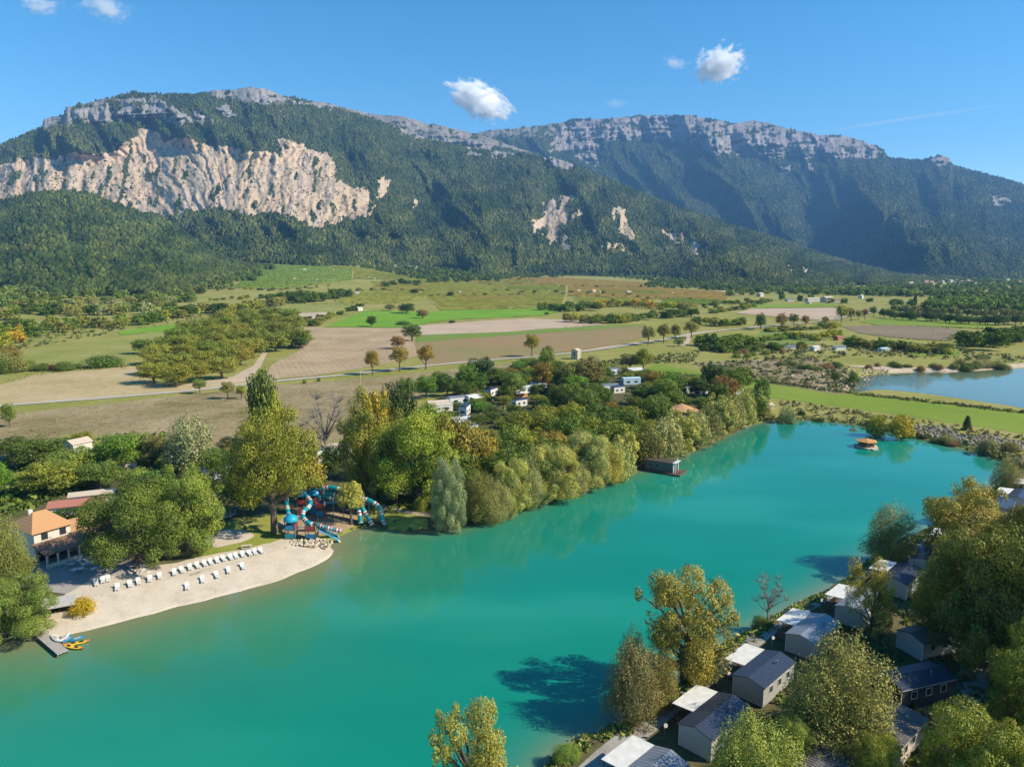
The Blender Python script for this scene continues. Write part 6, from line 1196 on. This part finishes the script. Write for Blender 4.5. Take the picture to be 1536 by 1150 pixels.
b = MB(); b.box(-.34, .1, 1.5, 1.68, .9, 1.62); b.build('bridge', M['deck'], rootA)
b = MB()
for k in range(9): b.box(-.3 + k * .24, .1, 1.63, -.26 + k * .24, .14, 2.4)
b.box(-.3, .08, 2.41, 1.68, .16, 2.47); b.build('bridge_net', M['blue'], rootA)
Ya = pA[1]
banded(rootA, [atY(429.5, 746, Ya + 6), atY(430, 754, Ya + 4.5), atY(431, 763, Ya + 3), atY(433, 772, Ya + 1.5)], .45, 'spiral_tube')
banded(rootA, [atY(460, 744, Ya + 8), atY(466, 753, Ya + 6), atY(462, 761, Ya + 4.5), atY(455, 767, Ya + 3), atY(455, 776, Ya + 2), atY(461, 783, Ya + 1), atY(469, 787, Ya + .6)], .48, 'spiral_tube')
banded(rootA, [atY(476, 787, Ya + .6), atY(486, 790, Ya + .4), atY(498, 793, Ya + .6), atY(511, 796, Ya + .9)], .42, 'tube_slide', ['teal', 'teal', 'red', 'offwhite', 'red', 'grey'])
base = np.array(rootA.location)
for (a, b_, mt) in (((477, 791), (504, 803), 'blue'), ((477, 794), (507, 810), 'cyan')):
    A_, B_ = atY(*a, Ya + .2) - base, at(*b_, .35) - base; d = (B_ - A_) / np.linalg.norm(B_ - A_); sN = np.array([-d[1], d[0], 0]); sN /= np.linalg.norm(sN); m = MB()
    m.slab([A_ - sN * .4, B_ - sN * .4, B_ + sN * .4, A_ + sN * .4], .08)
    for s in (-1, 1): u0 = A_ + sN * s * .46; u1 = B_ + sN * s * .46; m.tube([u0 + [0, 0, .12], u1 + [0, 0, .12]], .13, 6)
    sl_ = m.build('open_slide', M[mt], rootA); t = MB(); t.slab([B_ - sN * .5 + d * .02 + [0, 0, .06], B_ - sN * .5 + d * .6 + [0, 0, .0], B_ + sN * .5 + d * .6, B_ + sN * .5 + d * .02 + [0, 0, .06]], .12); t.build('lip', M['offwhite'], sl_)
pB = G(466, 771); rootB = empty('water_play_tower', (pB[0], pB[1], pB[2]), 0, 'tall dark red and blue play tower at the back feeding three long tube slides', 'play tower')
tower(rootB, -1.6, 0, 1.0, 2.7, 'blue', ('red', 'blue', 'red', 'red')); tower(rootB, .9, .4, 1.0, 2.9, 'blue', ('red', 'teal', 'blue', 'red')); tower(rootB, 2.6, -1.2, .9, 2.2, None, ('red', 'offwhite', 'blue', 'red'))
Yb = pB[1]; Ye = at(557, 787, .4)[1]
def tub(lst, off): banded(rootB, [atY(x, y, Yb + (Ye - Yb) * f) for x, y, f in lst], .5, off=off)
tub([(482, 733, 0), (496, 731, .1), (512, 734, .2), (526, 740, .35), (541, 747, .5), (553, 750, .6), (565, 757, .72), (571, 766, .82), (573, 776, .92), (577, 787, 1.0)], 0)
tub([(482, 737, 0), (499, 740, .1), (514, 744, .25), (527, 750, .42), (540, 757, .58), (546, 766, .75), (552, 776, .9), (558, 787, 1.0)], 3)
tub([(484, 742, 0), (498, 747, .15), (511, 748, .3), (524, 753, .46), (534, 759, .6), (539, 768, .78), (541, 784, .98)], 5)
base = np.array(rootB.location)
for x, y, f in [(499, 741, .1), (514, 744, .25), (527, 750, .42), (541, 747, .5), (553, 751, .6), (571, 766, .82), (546, 766, .75)]:
    q = atY(x, y, Yb + (Ye - Yb) * f) - base; b = MB(); b.cyl(q[0], q[1], -1.3, q[2] - .45, .08, 6); b.build('post', M['metal'], rootB)
A_, B_ = G(486, 764) - base, G(532, 770) - base; b = MB(); b.slab([A_ + [0, -.5, .7], B_ + [0, -.5, .7], B_ + [0, .5, .7], A_ + [0, .5, .7]], .12); br = b.build('footbridge', M['deck'], rootB)
b = MB(); b.tube([A_ + [0, -.5, 1.6], B_ + [0, -.5, 1.6]], .04, 5)
for k in range(8): q = A_ + (B_ - A_) * k / 7; b.cyl(q[0], q[1] - .5, q[2] + .7, q[2] + 1.6, .03, 5)
b.build('handrail', M['post'], br)

# ------------------------------------------------------------------ on the lake
p = at(1299, 670, .1); raft = empty('floating_pavilion', (p[0], p[1], 0), R(12), 'hexagonal orange roofed pavilion floating alone on the lake', 'raft')
hexa = lambda q: [(q * math.cos(R(60 * k)), q * math.sin(R(60 * k))) for k in range(6)]
b = MB(); b.prism(hexa(3.7), .12, .42); b.build('deck', M['tan'], raft); b = MB(); b.prism(hexa(3.3), -.3, .115); b.build('float', M['hull'], raft)
b = MB()
for k in range(6):
    if k == 5: continue
    x0_, y0_ = hexa(2.3)[k]; x1_, y1_ = hexa(2.3)[(k + 1) % 6]; b.add([(x0_, y0_, .425), (x1_, y1_, .425), (x1_, y1_, 1.35), (x0_, y0_, 1.35), (x0_ * .95, y0_ * .95, .425), (x1_ * .95, y1_ * .95, .425), (x1_ * .95, y1_ * .95, 1.35), (x0_ * .95, y0_ * .95, 1.35)], [(0, 1, 2, 3), (7, 6, 5, 4), (3, 2, 6, 7), (0, 3, 7, 4), (1, 5, 6, 2)])
b.build('wall', M['wood'], raft)
for k in range(6): x, y = hexa(2.36)[k]; b = MB(); b.cyl(x, y, .425, 2.1, .09, 6); b.build('post', M['orangewood'], raft)
b = MB(); hx = hexa(3.05); hx = hexa(3.3); b.add([(0, 0, 2.85)] + [(x, y, 2.05) for x, y in hx] + [(x, y, 1.93) for x, y in hx], [(0, 1 + k, 1 + (k + 1) % 6) for k in range(6)] + [(1 + k, 7 + k, 7 + (k + 1) % 6, 1 + (k + 1) % 6) for k in range(6)] + [tuple(range(12, 6, -1))]); rr = b.build('roof', M['orangewood'], raft); b = MB(); b.cyl(0, 0, 2.8, 3.1, .12, 6); b.build('finial', M['wood'], rr)
b = MB(); b.box(-.9, -4.6, .1, .9, -3.25, .32); b.build('bathing_step', M['tan'], raft)
a, b1, c1_ = at(957, 703.5, .3), at(1010, 712, .3), at(1028, 705, .3); Lx = float(np.hypot(*(b1 - a)[:2])); Ly = 5.6; ang = math.atan2(b1[1] - a[1], b1[0] - a[0])
cab = empty('floating_cabin', (a[0], a[1], 0), ang, 'dark floating cabin with a white framed porch moored by the wooded shore', 'cabin'); Lx = max(Lx, 9) + 1.8
b = MB(); b.box(0, 0, .1, Lx, Ly, .4); b.build('deck', M['deck'], cab); b = MB(); b.box(.2, .2, -.4, Lx - .2, Ly - .2, .095); b.build('float', M['hull'], cab)
cx0, cx1 = 1.6, Lx - 2.6
b = MB(); b.box(cx0, 1.3, .402, cx1, Ly - .7, 2.9); b.build('wall', M['slate'], cab); b = MB(); b.box(cx0 - .2, 1.1, 2.902, cx1 + .1, Ly - .5, 3.05); b.build('roof', M['post'], cab)
for x in (cx0 + 1.0, cx0 + 3.0): window(cab, x, 1.298, 1.4, x + 1.0, 1.3, 2.3, (1, -1), fm='greywall')
b = MB(); b.box(cx1 + .12, 1.1, .402, cx1 + .35, 1.45, 3.0); b.box(cx1 + .12, Ly - .95, .402, cx1 + .35, Ly - .6, 3.0); b.box(cx1 + .12, 1.455, 2.7, cx1 + .35, Ly - .955, 3.0); b.box(cx1 + .01, 1.1, 3.052, cx1 + 1.0, Ly - .6, 3.15); b.box(cx1 + .75, 1.1, .402, cx1 + 1.0, 1.3, 3.05); b.build('porch_frame', M['white'], cab)
b = MB()
for k in range(13): x = .08 + k * (Lx - .2) / 12; b.box(x, .05, .402, x + .05, .1, 1.3)
b.box(.08, .04, 1.302, Lx - .07, .11, 1.36); b.box(.08, .05, .8, Lx - .12, .09, .84)
for k in range(6): y = .2 + k * (Ly - .4) / 5; b.box(Lx - .1, y, .402, Lx - .05, y + .05, 1.3)
b.box(Lx - .11, .12, 1.302, Lx - .04, Ly - .1, 1.36); b.build('railing', M['post'], cab)
b = MB(); b.slab([(-2.6, Ly * .55, .75), (.0, Ly * .55, .45), (.0, Ly * .55 + 1.1, .45), (-2.6, Ly * .55 + 1.1, .75)], .08); b.build('gangway', M['deck'], cab)

# ------------------------------------------------------------------ camp caravans and huts
def caravan(px, py, L, W, h, rz, wall, roof, label, awn=None, name='caravan', group=None):
    p = G(px, py); r = empty(name, (p[0], p[1], p[2]), R(rz), label, 'caravan', group); b = MB(); b.box(-W / 2, -L / 2, .4, W / 2, L / 2, .4 + h); b.build('wall', M[wall], r)
    b = MB(); arc_ = [(-W / 2 - .12, .4 + h), (-W * .3, .4 + h + .28), (0, .4 + h + .38), (W * .3, .4 + h + .28), (W / 2 + .12, .4 + h)]
    for (x0_, za), (x1_, zb) in zip(arc_[:-1], arc_[1:]): b.slab([(x0_, -L / 2 - .1, za + .06), (x1_, -L / 2 - .1, zb + .06), (x1_, L / 2 + .1, zb + .06), (x0_, L / 2 + .1, za + .06)], .06)
    b.build('roof', M[roof], r); b = MB(); b.box(-W / 2 + .2, -L / 2 + .2, -.1, W / 2 - .2, L / 2 - .2, .395); b.build('chassis', M['dark'], r)
    for y in (-L * .32, L * .12): window(r, W / 2 + .002, y, 1.2, W / 2, y + L * .2, 2.1, (0, 1), fm='grey'); window(r, -W / 2 - .002, y, 1.2, -W / 2, y + L * .2, 2.1, (0, -1), fm='grey')
    window(r, -W * .3, -L / 2 - .002, 1.2, W * .3, -L / 2, 2.1, (1, -1), fm='grey')
    if awn:
        b = MB(); b.slab([(W / 2 + .06, -L * .4, .3 + h), (W / 2 + 2.6, -L * .4, h - .1), (W / 2 + 2.6, L * .4, h - .1), (W / 2 + .06, L * .4, .3 + h)], .06); a_ = b.build('awning', M[awn], r); b = MB()
        for y in (-L * .39, L * .38): b.box(W / 2 + 2.45, y, 0, W / 2 + 2.53, y + .08, h - .2)
        b.build('poles', M['metal'], a_)
    return r
for a in [(688, 606, 8, 3, 2.4, -60, 'white', 'palemetal', 'long white caravan leftmost in the camp clearing', None), (709, 604, 7, 3, 2.4, -40, 'white', 'offwhite', 'white caravan with pale roof at the top of the camp clearing', 'awning'), (697, 622, 5.5, 2.6, 2.8, -10, 'white', 'bluemetal', 'white cabin with rounded dark blue roof in the middle of the clearing', None), (691, 640, 7, 3, 2.4, -65, 'white', 'offwhite', 'white caravan at the bottom of the camp clearing', 'awning'), (703, 650, 5, 2.6, 2.3, -50, 'paleblue', 'bluemetal', 'blue sided caravan lowest in the camp clearing', None),
          (662, 618, 7, 3, 2.3, -65, 'white', 'tan', 'white caravan under trees left of the clearing', None), (737, 594, 5, 2.6, 2.6, -30, 'white', 'bluemetal', 'white caravan with dark roof behind a bright tree', None), (776, 597, 7, 3, 2.5, -55, 'orangewood', 'offwhite', 'terracotta fronted caravan with white roof', 'awning'), (790, 590, 6, 3, 2.4, -60, 'white', 'offwhite', 'white caravan right of the terracotta one', None), (806, 584, 7, 3, 2.5, -60, 'white', 'palemetal', 'white caravan with grey roof in the centre of the camp', 'awning'), (779, 610, 5, 2.5, 2.3, -50, 'white', 'bluemetal', 'dark roofed caravan below the terracotta one', None), (841, 583, 6, 3, 2.5, -40, 'orangewood', 'offwhite', 'brown fronted cabin below the stone tower', None),
          (913, 588, 7, 3, 2.6, -70, 'white', 'palemetal', 'white caravan with grey roof under the tall brownish tree', None), (921, 562, 6, 3, 2.5, -60, 'white', 'palemetal', 'small white caravan topmost in the upper clearing', None), (951, 562, 7, 3, 2.6, -72, 'white', 'offwhite', 'bright white caravan at the upper right of the upper clearing', 'awning'), (946, 577, 7.5, 3, 2.5, -75, 'paleblue', 'paleblue', 'pale blue roofed caravan in the upper clearing', None), (972, 583, 6, 3, 2.4, -40, 'white', 'palemetal', 'white caravan peeping out right of the upper clearing', None), (926, 590, 5, 2.6, 2.4, -60, 'white', 'bluemetal', 'dark roofed white caravan at the foot of the upper clearing', None),
          (1040, 590, 9, 3.2, 2.3, -65, 'render', 'tan', 'long cabin with a tan roof near the green meadow', None), (1055, 594, 6, 3, 2.3, -60, 'white', 'palemetal', 'grey roofed cabin right of the long tan roofed one', None), (1104, 600, 5.5, 2.8, 2.4, -40, 'white', 'offwhite', 'white caravan at the far end of the camp near the lake corner', 'awning'), (481, 695, 7, 3, 2.3, -60, 'white', 'offwhite', 'white caravan below the leafless tree', None), (505, 682, 7, 3, 2.3, -55, 'white', 'tan', 'pale caravan right of the leafless tree', None), (325, 718, 6, 2.8, 2.4, -60, 'white', 'offwhite', 'white caravan shaded beneath the silvery willow', None), (985, 642, 5, 2.6, 2.3, -60, 'white', 'tan', 'small caravan hidden deep in the camp wood', None)]:
    caravan(a[0], a[1], a[2] * 1.15, a[3] * 1.15, a[4] * 1.12, a[5], a[6], a[7], a[8], a[9])
p = G(1022, 627); r = empty('camp_house', (p[0], p[1], p[2]), R(-20), 'round hipped orange tiled roof rising among the camp trees', 'house'); n = 10; pl = [(5.2 * math.cos(R(36 * k)), 4.6 * math.sin(R(36 * k))) for k in range(n)]
b = MB(); b.prism(pl, -.3, 3.2); b.build('wall', M['beige'], r); b = MB(); b.add([(0, 0, 5.4)] + [(x * 1.18, y * 1.18, 3.21) for x, y in pl] + [(x * 1.18, y * 1.18, 3.08) for x, y in pl], [(0, 1 + k, 1 + (k + 1) % n) for k in range(n)] + [(1 + k, 11 + k, 11 + (k + 1) % n, 1 + (k + 1) % n) for k in range(n)] + [tuple(range(20, 10, -1))]); b.build('roof', M['tile'], r)
p = G(657, 612); gable_house('cabin', p, R(-70), 4, 8, 2.4, .7, 'render', 'tan', 'long tan roofed cabin at the upper left edge of the camp', 'cabin')
p = G(864, 538); gable_house('stone_tower', p, R(-32), 4.2, 4.6, 5.2, .9, 'stone', 'tan', 'little square stone tower house beside the road', 'tower house', win=((1, -1),), over=.25)
p = G(1150, 613); gable_house('stone_hut', p, R(-70), 3, 4, 1.6, .7, 'beige', 'tan', 'low beige hut at the far corner of the lake', 'hut', win=())
for px, py, L, W, h, rz, wl, rf_, lb in [(1182, 524, 9, 3, 2.2, -80, 'render', 'palemetal', 'long pale roofed hut left beyond the pond'), (1222, 526, 6, 4, 2.6, -60, 'render', 'offwhite', 'small white hut beside scrub left beyond the pond'), (1258, 525, 9, 3, 2.4, -75, 'white', 'palemetal', 'grey roofed long hut middle beyond the pond'), (1325, 528, 6, 4, 2.4, -70, 'white', 'paleblue', 'bluish roofed hut right beyond the pond'), (1257, 510, 6, 4, 2.6, -60, 'redtile', 'redtile', 'reddish shed in the grass beyond the pond')]:
    p = G(px, py); gable_house('hut', p, R(rz), W, L, h, .6, wl, rf_, lb, 'hut')
HUT = [(457, 406, 1.2), (441, 419, .8), (500, 406, .7), (552, 418, 1), (562, 419, .7), (649, 415, .8), (654, 423, .8), (713, 418, .9), (536, 442, 1.1), (630, 440, .9), (689, 440, 1), (845, 427, .8), (868, 438, 1.1), (890, 439, 1.6), (899, 440, 1.1), (923, 432, 1), (943, 441, 1.4), (1008, 441, 1), (823, 438, .8), (846, 439, 1.1), (476, 421, .7)]
for k, (px, py, s) in enumerate(HUT):
    p = G(px, py); gable_house('vineyard_hut', p, R(-70 + 25 * (k % 4)), 4.2 * s, 6.5 * s, 3.2 * s, 1.1 * s, ['render', 'beige', 'render'][k % 3], ['tan', 'tile'][k % 2], 'tiny pale hut dotted among the vineyards', 'hut', 'vineyard huts', win=())
p = G(539, 466); gable_house('stone_hut', p, R(-40), 5, 7, 3.4, 1.2, 'render', 'tan', 'white hut at the top corner of the bright green field', 'hut')
p = G(317, 480.5); gable_house('field_shed', G(330, 474), R(-60), 3, 4, 2, .6, 'render', 'tan', 'small pale shed on the track above the walnut orchard', 'shed')
for px, py, L, W, h, rz, wl, rf_, lb in [(1140, 445, 12, 9, 6, -50, 'beige', 'tan', 'tall beige farmhouse at the left of the far farms'), (1218, 452, 22, 10, 4.5, -75, 'render', 'tan', 'long white barn among the far farms'), (1240, 453, 18, 11, 7.5, -60, 'beige', 'tan', 'large beige farmhouse among the far farms'), (1258, 453, 20, 8, 3.5, -80, 'beige', 'browntile', 'low brown roofed barn right of the large beige farmhouse'), (1291, 448, 9, 7, 6, -40, 'render', 'tan', 'small white house right of the far farms'), (1184, 452, 12, 8, 3, -75, 'render', 'palemetal', 'grey roofed shed left of the long white barn'),
                                     (1422, 455, 18, 12, 8, -65, 'beige', 'redtile', 'big farmhouse with red roof on the right'), (1440, 458, 12, 10, 7, -30, 'beige', 'tile', 'beige house right of the big red roofed farmhouse'), (1400, 457, 26, 9, 4.5, -80, 'beige', 'redtile', 'long low wing left of the big red roofed farmhouse'), (1413, 463, 34, 14, 2.6, -78, 'paleblue', 'paleblue', 'pale blue roofed barn in front of the big farmhouse'), (1212, 456, 8, 7, 3, -30, 'render', 'tile', 'little tiled house beside the long white barn')]:
    p = G(px, py); gable_house('farmhouse', p, R(rz), W, L, h, 1.8, wl, rf_, lb, 'farmhouse')
rv = random.Random(4); vill = [(rv.uniform(1352, 1400), rv.uniform(423, 431)) for _ in range(12)] + [(rv.uniform(1395, 1446), rv.uniform(416.5, 428)) for _ in range(30)] + [(rv.uniform(1240, 1300), rv.uniform(425, 430)) for _ in range(12)] + [(rv.uniform(1448, 1530), rv.uniform(419, 430)) for _ in range(10)]
for k, (px, py) in enumerate(vill):
    p = G(px, py); s = rv.uniform(.9, 1.5); g_ = 'village houses at the foot of the right hand mountain'
    gable_house('village_house', p, R(rv.uniform(-90, 0)), 9 * s, 12 * s, 6.5 * s, 2.2 * s, rv.choice(['render', 'beige', 'beige']), rv.choice(['tile', 'redtile', 'tan', 'tan']), 'tiny pale village house at the foot of the right hand mountain', 'house', g_, win=(), lod=0)
# poles
def pole(px, by, ty, label, mat='metal', arm=True):
    p = G(px, by); t = atY(px, ty, p[1]); h = t[2] - p[2]; r = empty('power_pole', p, 0, label, 'power pole'); b = MB(); b.cyl(0, 0, -.3, h, .16, 8, .10); b.build('mast', M[mat], r)
    b = MB(); b.box(-.9, -.06, h - .6, .9, .06, h - .48); b.build('crossarm', M[mat], r)
    for x in (-.8, 0, .74): i_ = MB(); i_.cyl(x + .03, 0, h - .478, h - .25, .05, 6); i_.build('insulator', M['offwhite'], r)
    return np.array([p[0], p[1], p[2] + h - .25])
w1 = pole(1012, 558, 511, 'thin pale power pole at the head of the green meadow', 'tan'); w2 = pole(1402, 509, 495, 'white concrete pole standing in the dark soil field', 'offwhite'); w3 = pole(1465, 502, 486, 'dark thin pole at the edge of the green strip right', 'post'); pole(541, 578, 551, 'thin pale pole beside the road left of the grove', 'tan'); w5 = pole(1233, 545, 505, 'thin pale pole among scrub left of the pond', 'tan')
# rubble on the far bank, stones at the water's edge
def stones(name, P, hs, seed, c0=(.40, .37, .32)):
    r = np.random.default_rng(seed); c = np.array(c0)[None] * (.55 + .7 * r.random((len(P), 1))); P = P.copy(); P[:, 2] -= hs * .25; blob_forest(name, P, hs, hs * 1.9, c, seed)
P_ = scatter_pix([(1366, 637), (1420, 640), (1440, 652), (1480, 652), (1536, 664), (1540, 678), (1480, 672), (1420, 658), (1372, 650)], 750, 51); stones('rubble', P_, np.random.default_rng(51).uniform(.25, .9, len(P_)), 51, (.27, .245, .21))
P_ = along([(1270, 634), (1330, 645), (1350, 650)], 200, 1.2, 52); stones('rubble', P_, np.random.default_rng(52).uniform(.2, .6, len(P_)), 52, (.5, .44, .36))
P_ = along(WS, 900, .5, 53); stones('shore_stones', P_, np.random.default_rng(53).uniform(.12, .45, len(P_)), 53, (.46, .40, .30))
P_ = along([(500, 806), (515, 799), (545, 789), (580, 791), (612, 796)], 160, .6, 54); stones('shore_stones', P_, np.random.default_rng(54).uniform(.2, .7, len(P_)), 54, (.40, .36, .22))
P_ = scatter_pix([(1180, 556), (1290, 552), (1340, 553), (1290, 575), (1262, 592), (1180, 575)], 300, 55); stones('rubble', P_, np.random.default_rng(55).uniform(.3, 1.1, len(P_)), 55, (.46, .38, .29))
P_ = scatter_pix([(420, 812), (470, 806), (500, 810), (495, 818), (440, 818)], 140, 56); stones('shore_stones', P_, np.random.default_rng(56).uniform(.12, .4, len(P_)), 56, (.55, .48, .36))
P_ = scatter_pix([(183, 862), (222, 850), (226, 858), (190, 868)], 90, 57); stones('rubble', P_, np.random.default_rng(57).uniform(.2, .6, len(P_)), 57, (.5, .46, .4))

# ------------------------------------------------------------------ haze and clouds
def haze_box():
    m = bpy.data.materials.new('haze'); m.use_nodes = True; t = m.node_tree; t.nodes.remove(t.nodes['Principled BSDF']); v = nd(t, 'ShaderNodeVolumePrincipled'); v.inputs['Color'].default_value = (.22, .50, 1.0, 1); v.inputs['Density'].default_value = HAZE; v.inputs['Anisotropy'].default_value = 0.0
    t.links.new(v.outputs[0], t.nodes['Material Output'].inputs['Volume'])
    b = MB(); b.box(-11000, -400, -180, 11000, 10800, 2050); o = b.build('haze', m); tag(o, kind='stuff'); o.display_type = 'WIRE'
HAZE = 4.6e-5
haze_box()
def cloud(px, py, wpx, hpx, rot, seed, label, dens=.02, dist=15500, thr=.45, gr=1.0, flat=.6):
    """a real puff of vapour high behind the mountains: noise density inside a soft ellipsoid"""
    c = atY(px, py, dist); k = dist / F; o_m = bpy.data.materials.new('cloud'); o_m.use_nodes = True; t = o_m.node_tree; t.nodes.remove(t.nodes['Principled BSDF'])
    tc = nd(t, 'ShaderNodeTexCoord'); no = nd(t, 'ShaderNodeTexNoise'); no.inputs['Scale'].default_value = 2.4 * gr; no.inputs['Detail'].default_value = 6; no.inputs['Roughness'].default_value = .62
    mp = nd(t, 'ShaderNodeMapping'); mp.inputs['Location'].default_value = (seed * 3.7, seed * 1.3, 0); t.links.new(tc.outputs['Object'], mp.inputs[0]); t.links.new(mp.outputs[0], no.inputs['Vector'])
    ln = nd(t, 'ShaderNodeVectorMath', operation='LENGTH'); t.links.new(tc.outputs['Object'], ln.inputs[0])
    s1 = nd(t, 'ShaderNodeMath', operation='MULTIPLY'); s1.inputs[1].default_value = .42; t.links.new(ln.outputs['Value'], s1.inputs[0]); s2 = nd(t, 'ShaderNodeMath', operation='SUBTRACT'); t.links.new(no.outputs['Fac'], s2.inputs[0]); t.links.new(s1.outputs[0], s2.inputs[1])
    mr = nd(t, 'ShaderNodeMapRange'); mr.inputs[1].default_value = thr - .26; mr.inputs[2].default_value = thr - .1; mr.inputs[3].default_value = 0; mr.inputs[4].default_value = dens; t.links.new(s2.outputs[0], mr.inputs[0])
    v = nd(t, 'ShaderNodeVolumePrincipled'); v.inputs['Color'].default_value = (1, 1, 1, 1); v.inputs['Anisotropy'].default_value = .0; t.links.new(mr.outputs[0], v.inputs['Density']); t.links.new(v.outputs[0], t.nodes['Material Output'].inputs['Volume'])
    bm = bmesh.new(); bmesh.ops.create_icosphere(bm, subdivisions=3, radius=1.0); me = bpy.data.meshes.new('cloud'); bm.to_mesh(me); bm.free(); me.materials.append(o_m)
    o = link('cloud', me); o.location = c; o.scale = (wpx / 2 * k, hpx / 2 * k * 1.2, hpx / 2 * k); o.rotation_euler = (0, R(rot), 0); tag(o, label, 'cloud')
sc.cycles.volume_bounces = 48; sc.cycles.volume_max_steps = 128
cloud(720, 152, 118, 56, 24, 1, 'dense white cloud hanging over the saddle between the mountains', dens=.03, gr=1.25, thr=.47)
cloud(1078, 98, 104, 70, -12, 2, 'ragged white cloud high above the right hand cliffs', dens=.022, thr=.53, gr=1.7)
cloud(1012, 95, 54, 26, 10, 3, 'small wisp of cloud left of the ragged one', dens=.005, thr=.53, gr=1.5)
cloud(924, 156, 50, 22, 0, 4, 'faint scrap of cloud low over the right hand cliffs', dens=.0022, thr=.52, gr=1.4)
cloud(60, 8, 86, 40, 0, 5, 'thin cloud cut by the top edge at far left', dens=.004, thr=.53, gr=1.5)
cloud(158, 12, 110, 54, 12, 6, 'second thin cloud at the top left', dens=.004, thr=.55, gr=1.6)
cloud(1365, 178, 330, 7, -8, 7, 'faint straight vapour trail at the upper right', dens=.0030, thr=.40, gr=.6)
P_ = along([(95, 955), (150, 941), (250, 913), (330, 894), (400, 876), (450, 857), (485, 840), (497, 826)], 420, .7, 58); stones('pebbles', P_, np.random.default_rng(58).uniform(.05, .16, len(P_)), 58, (.46, .40, .31))
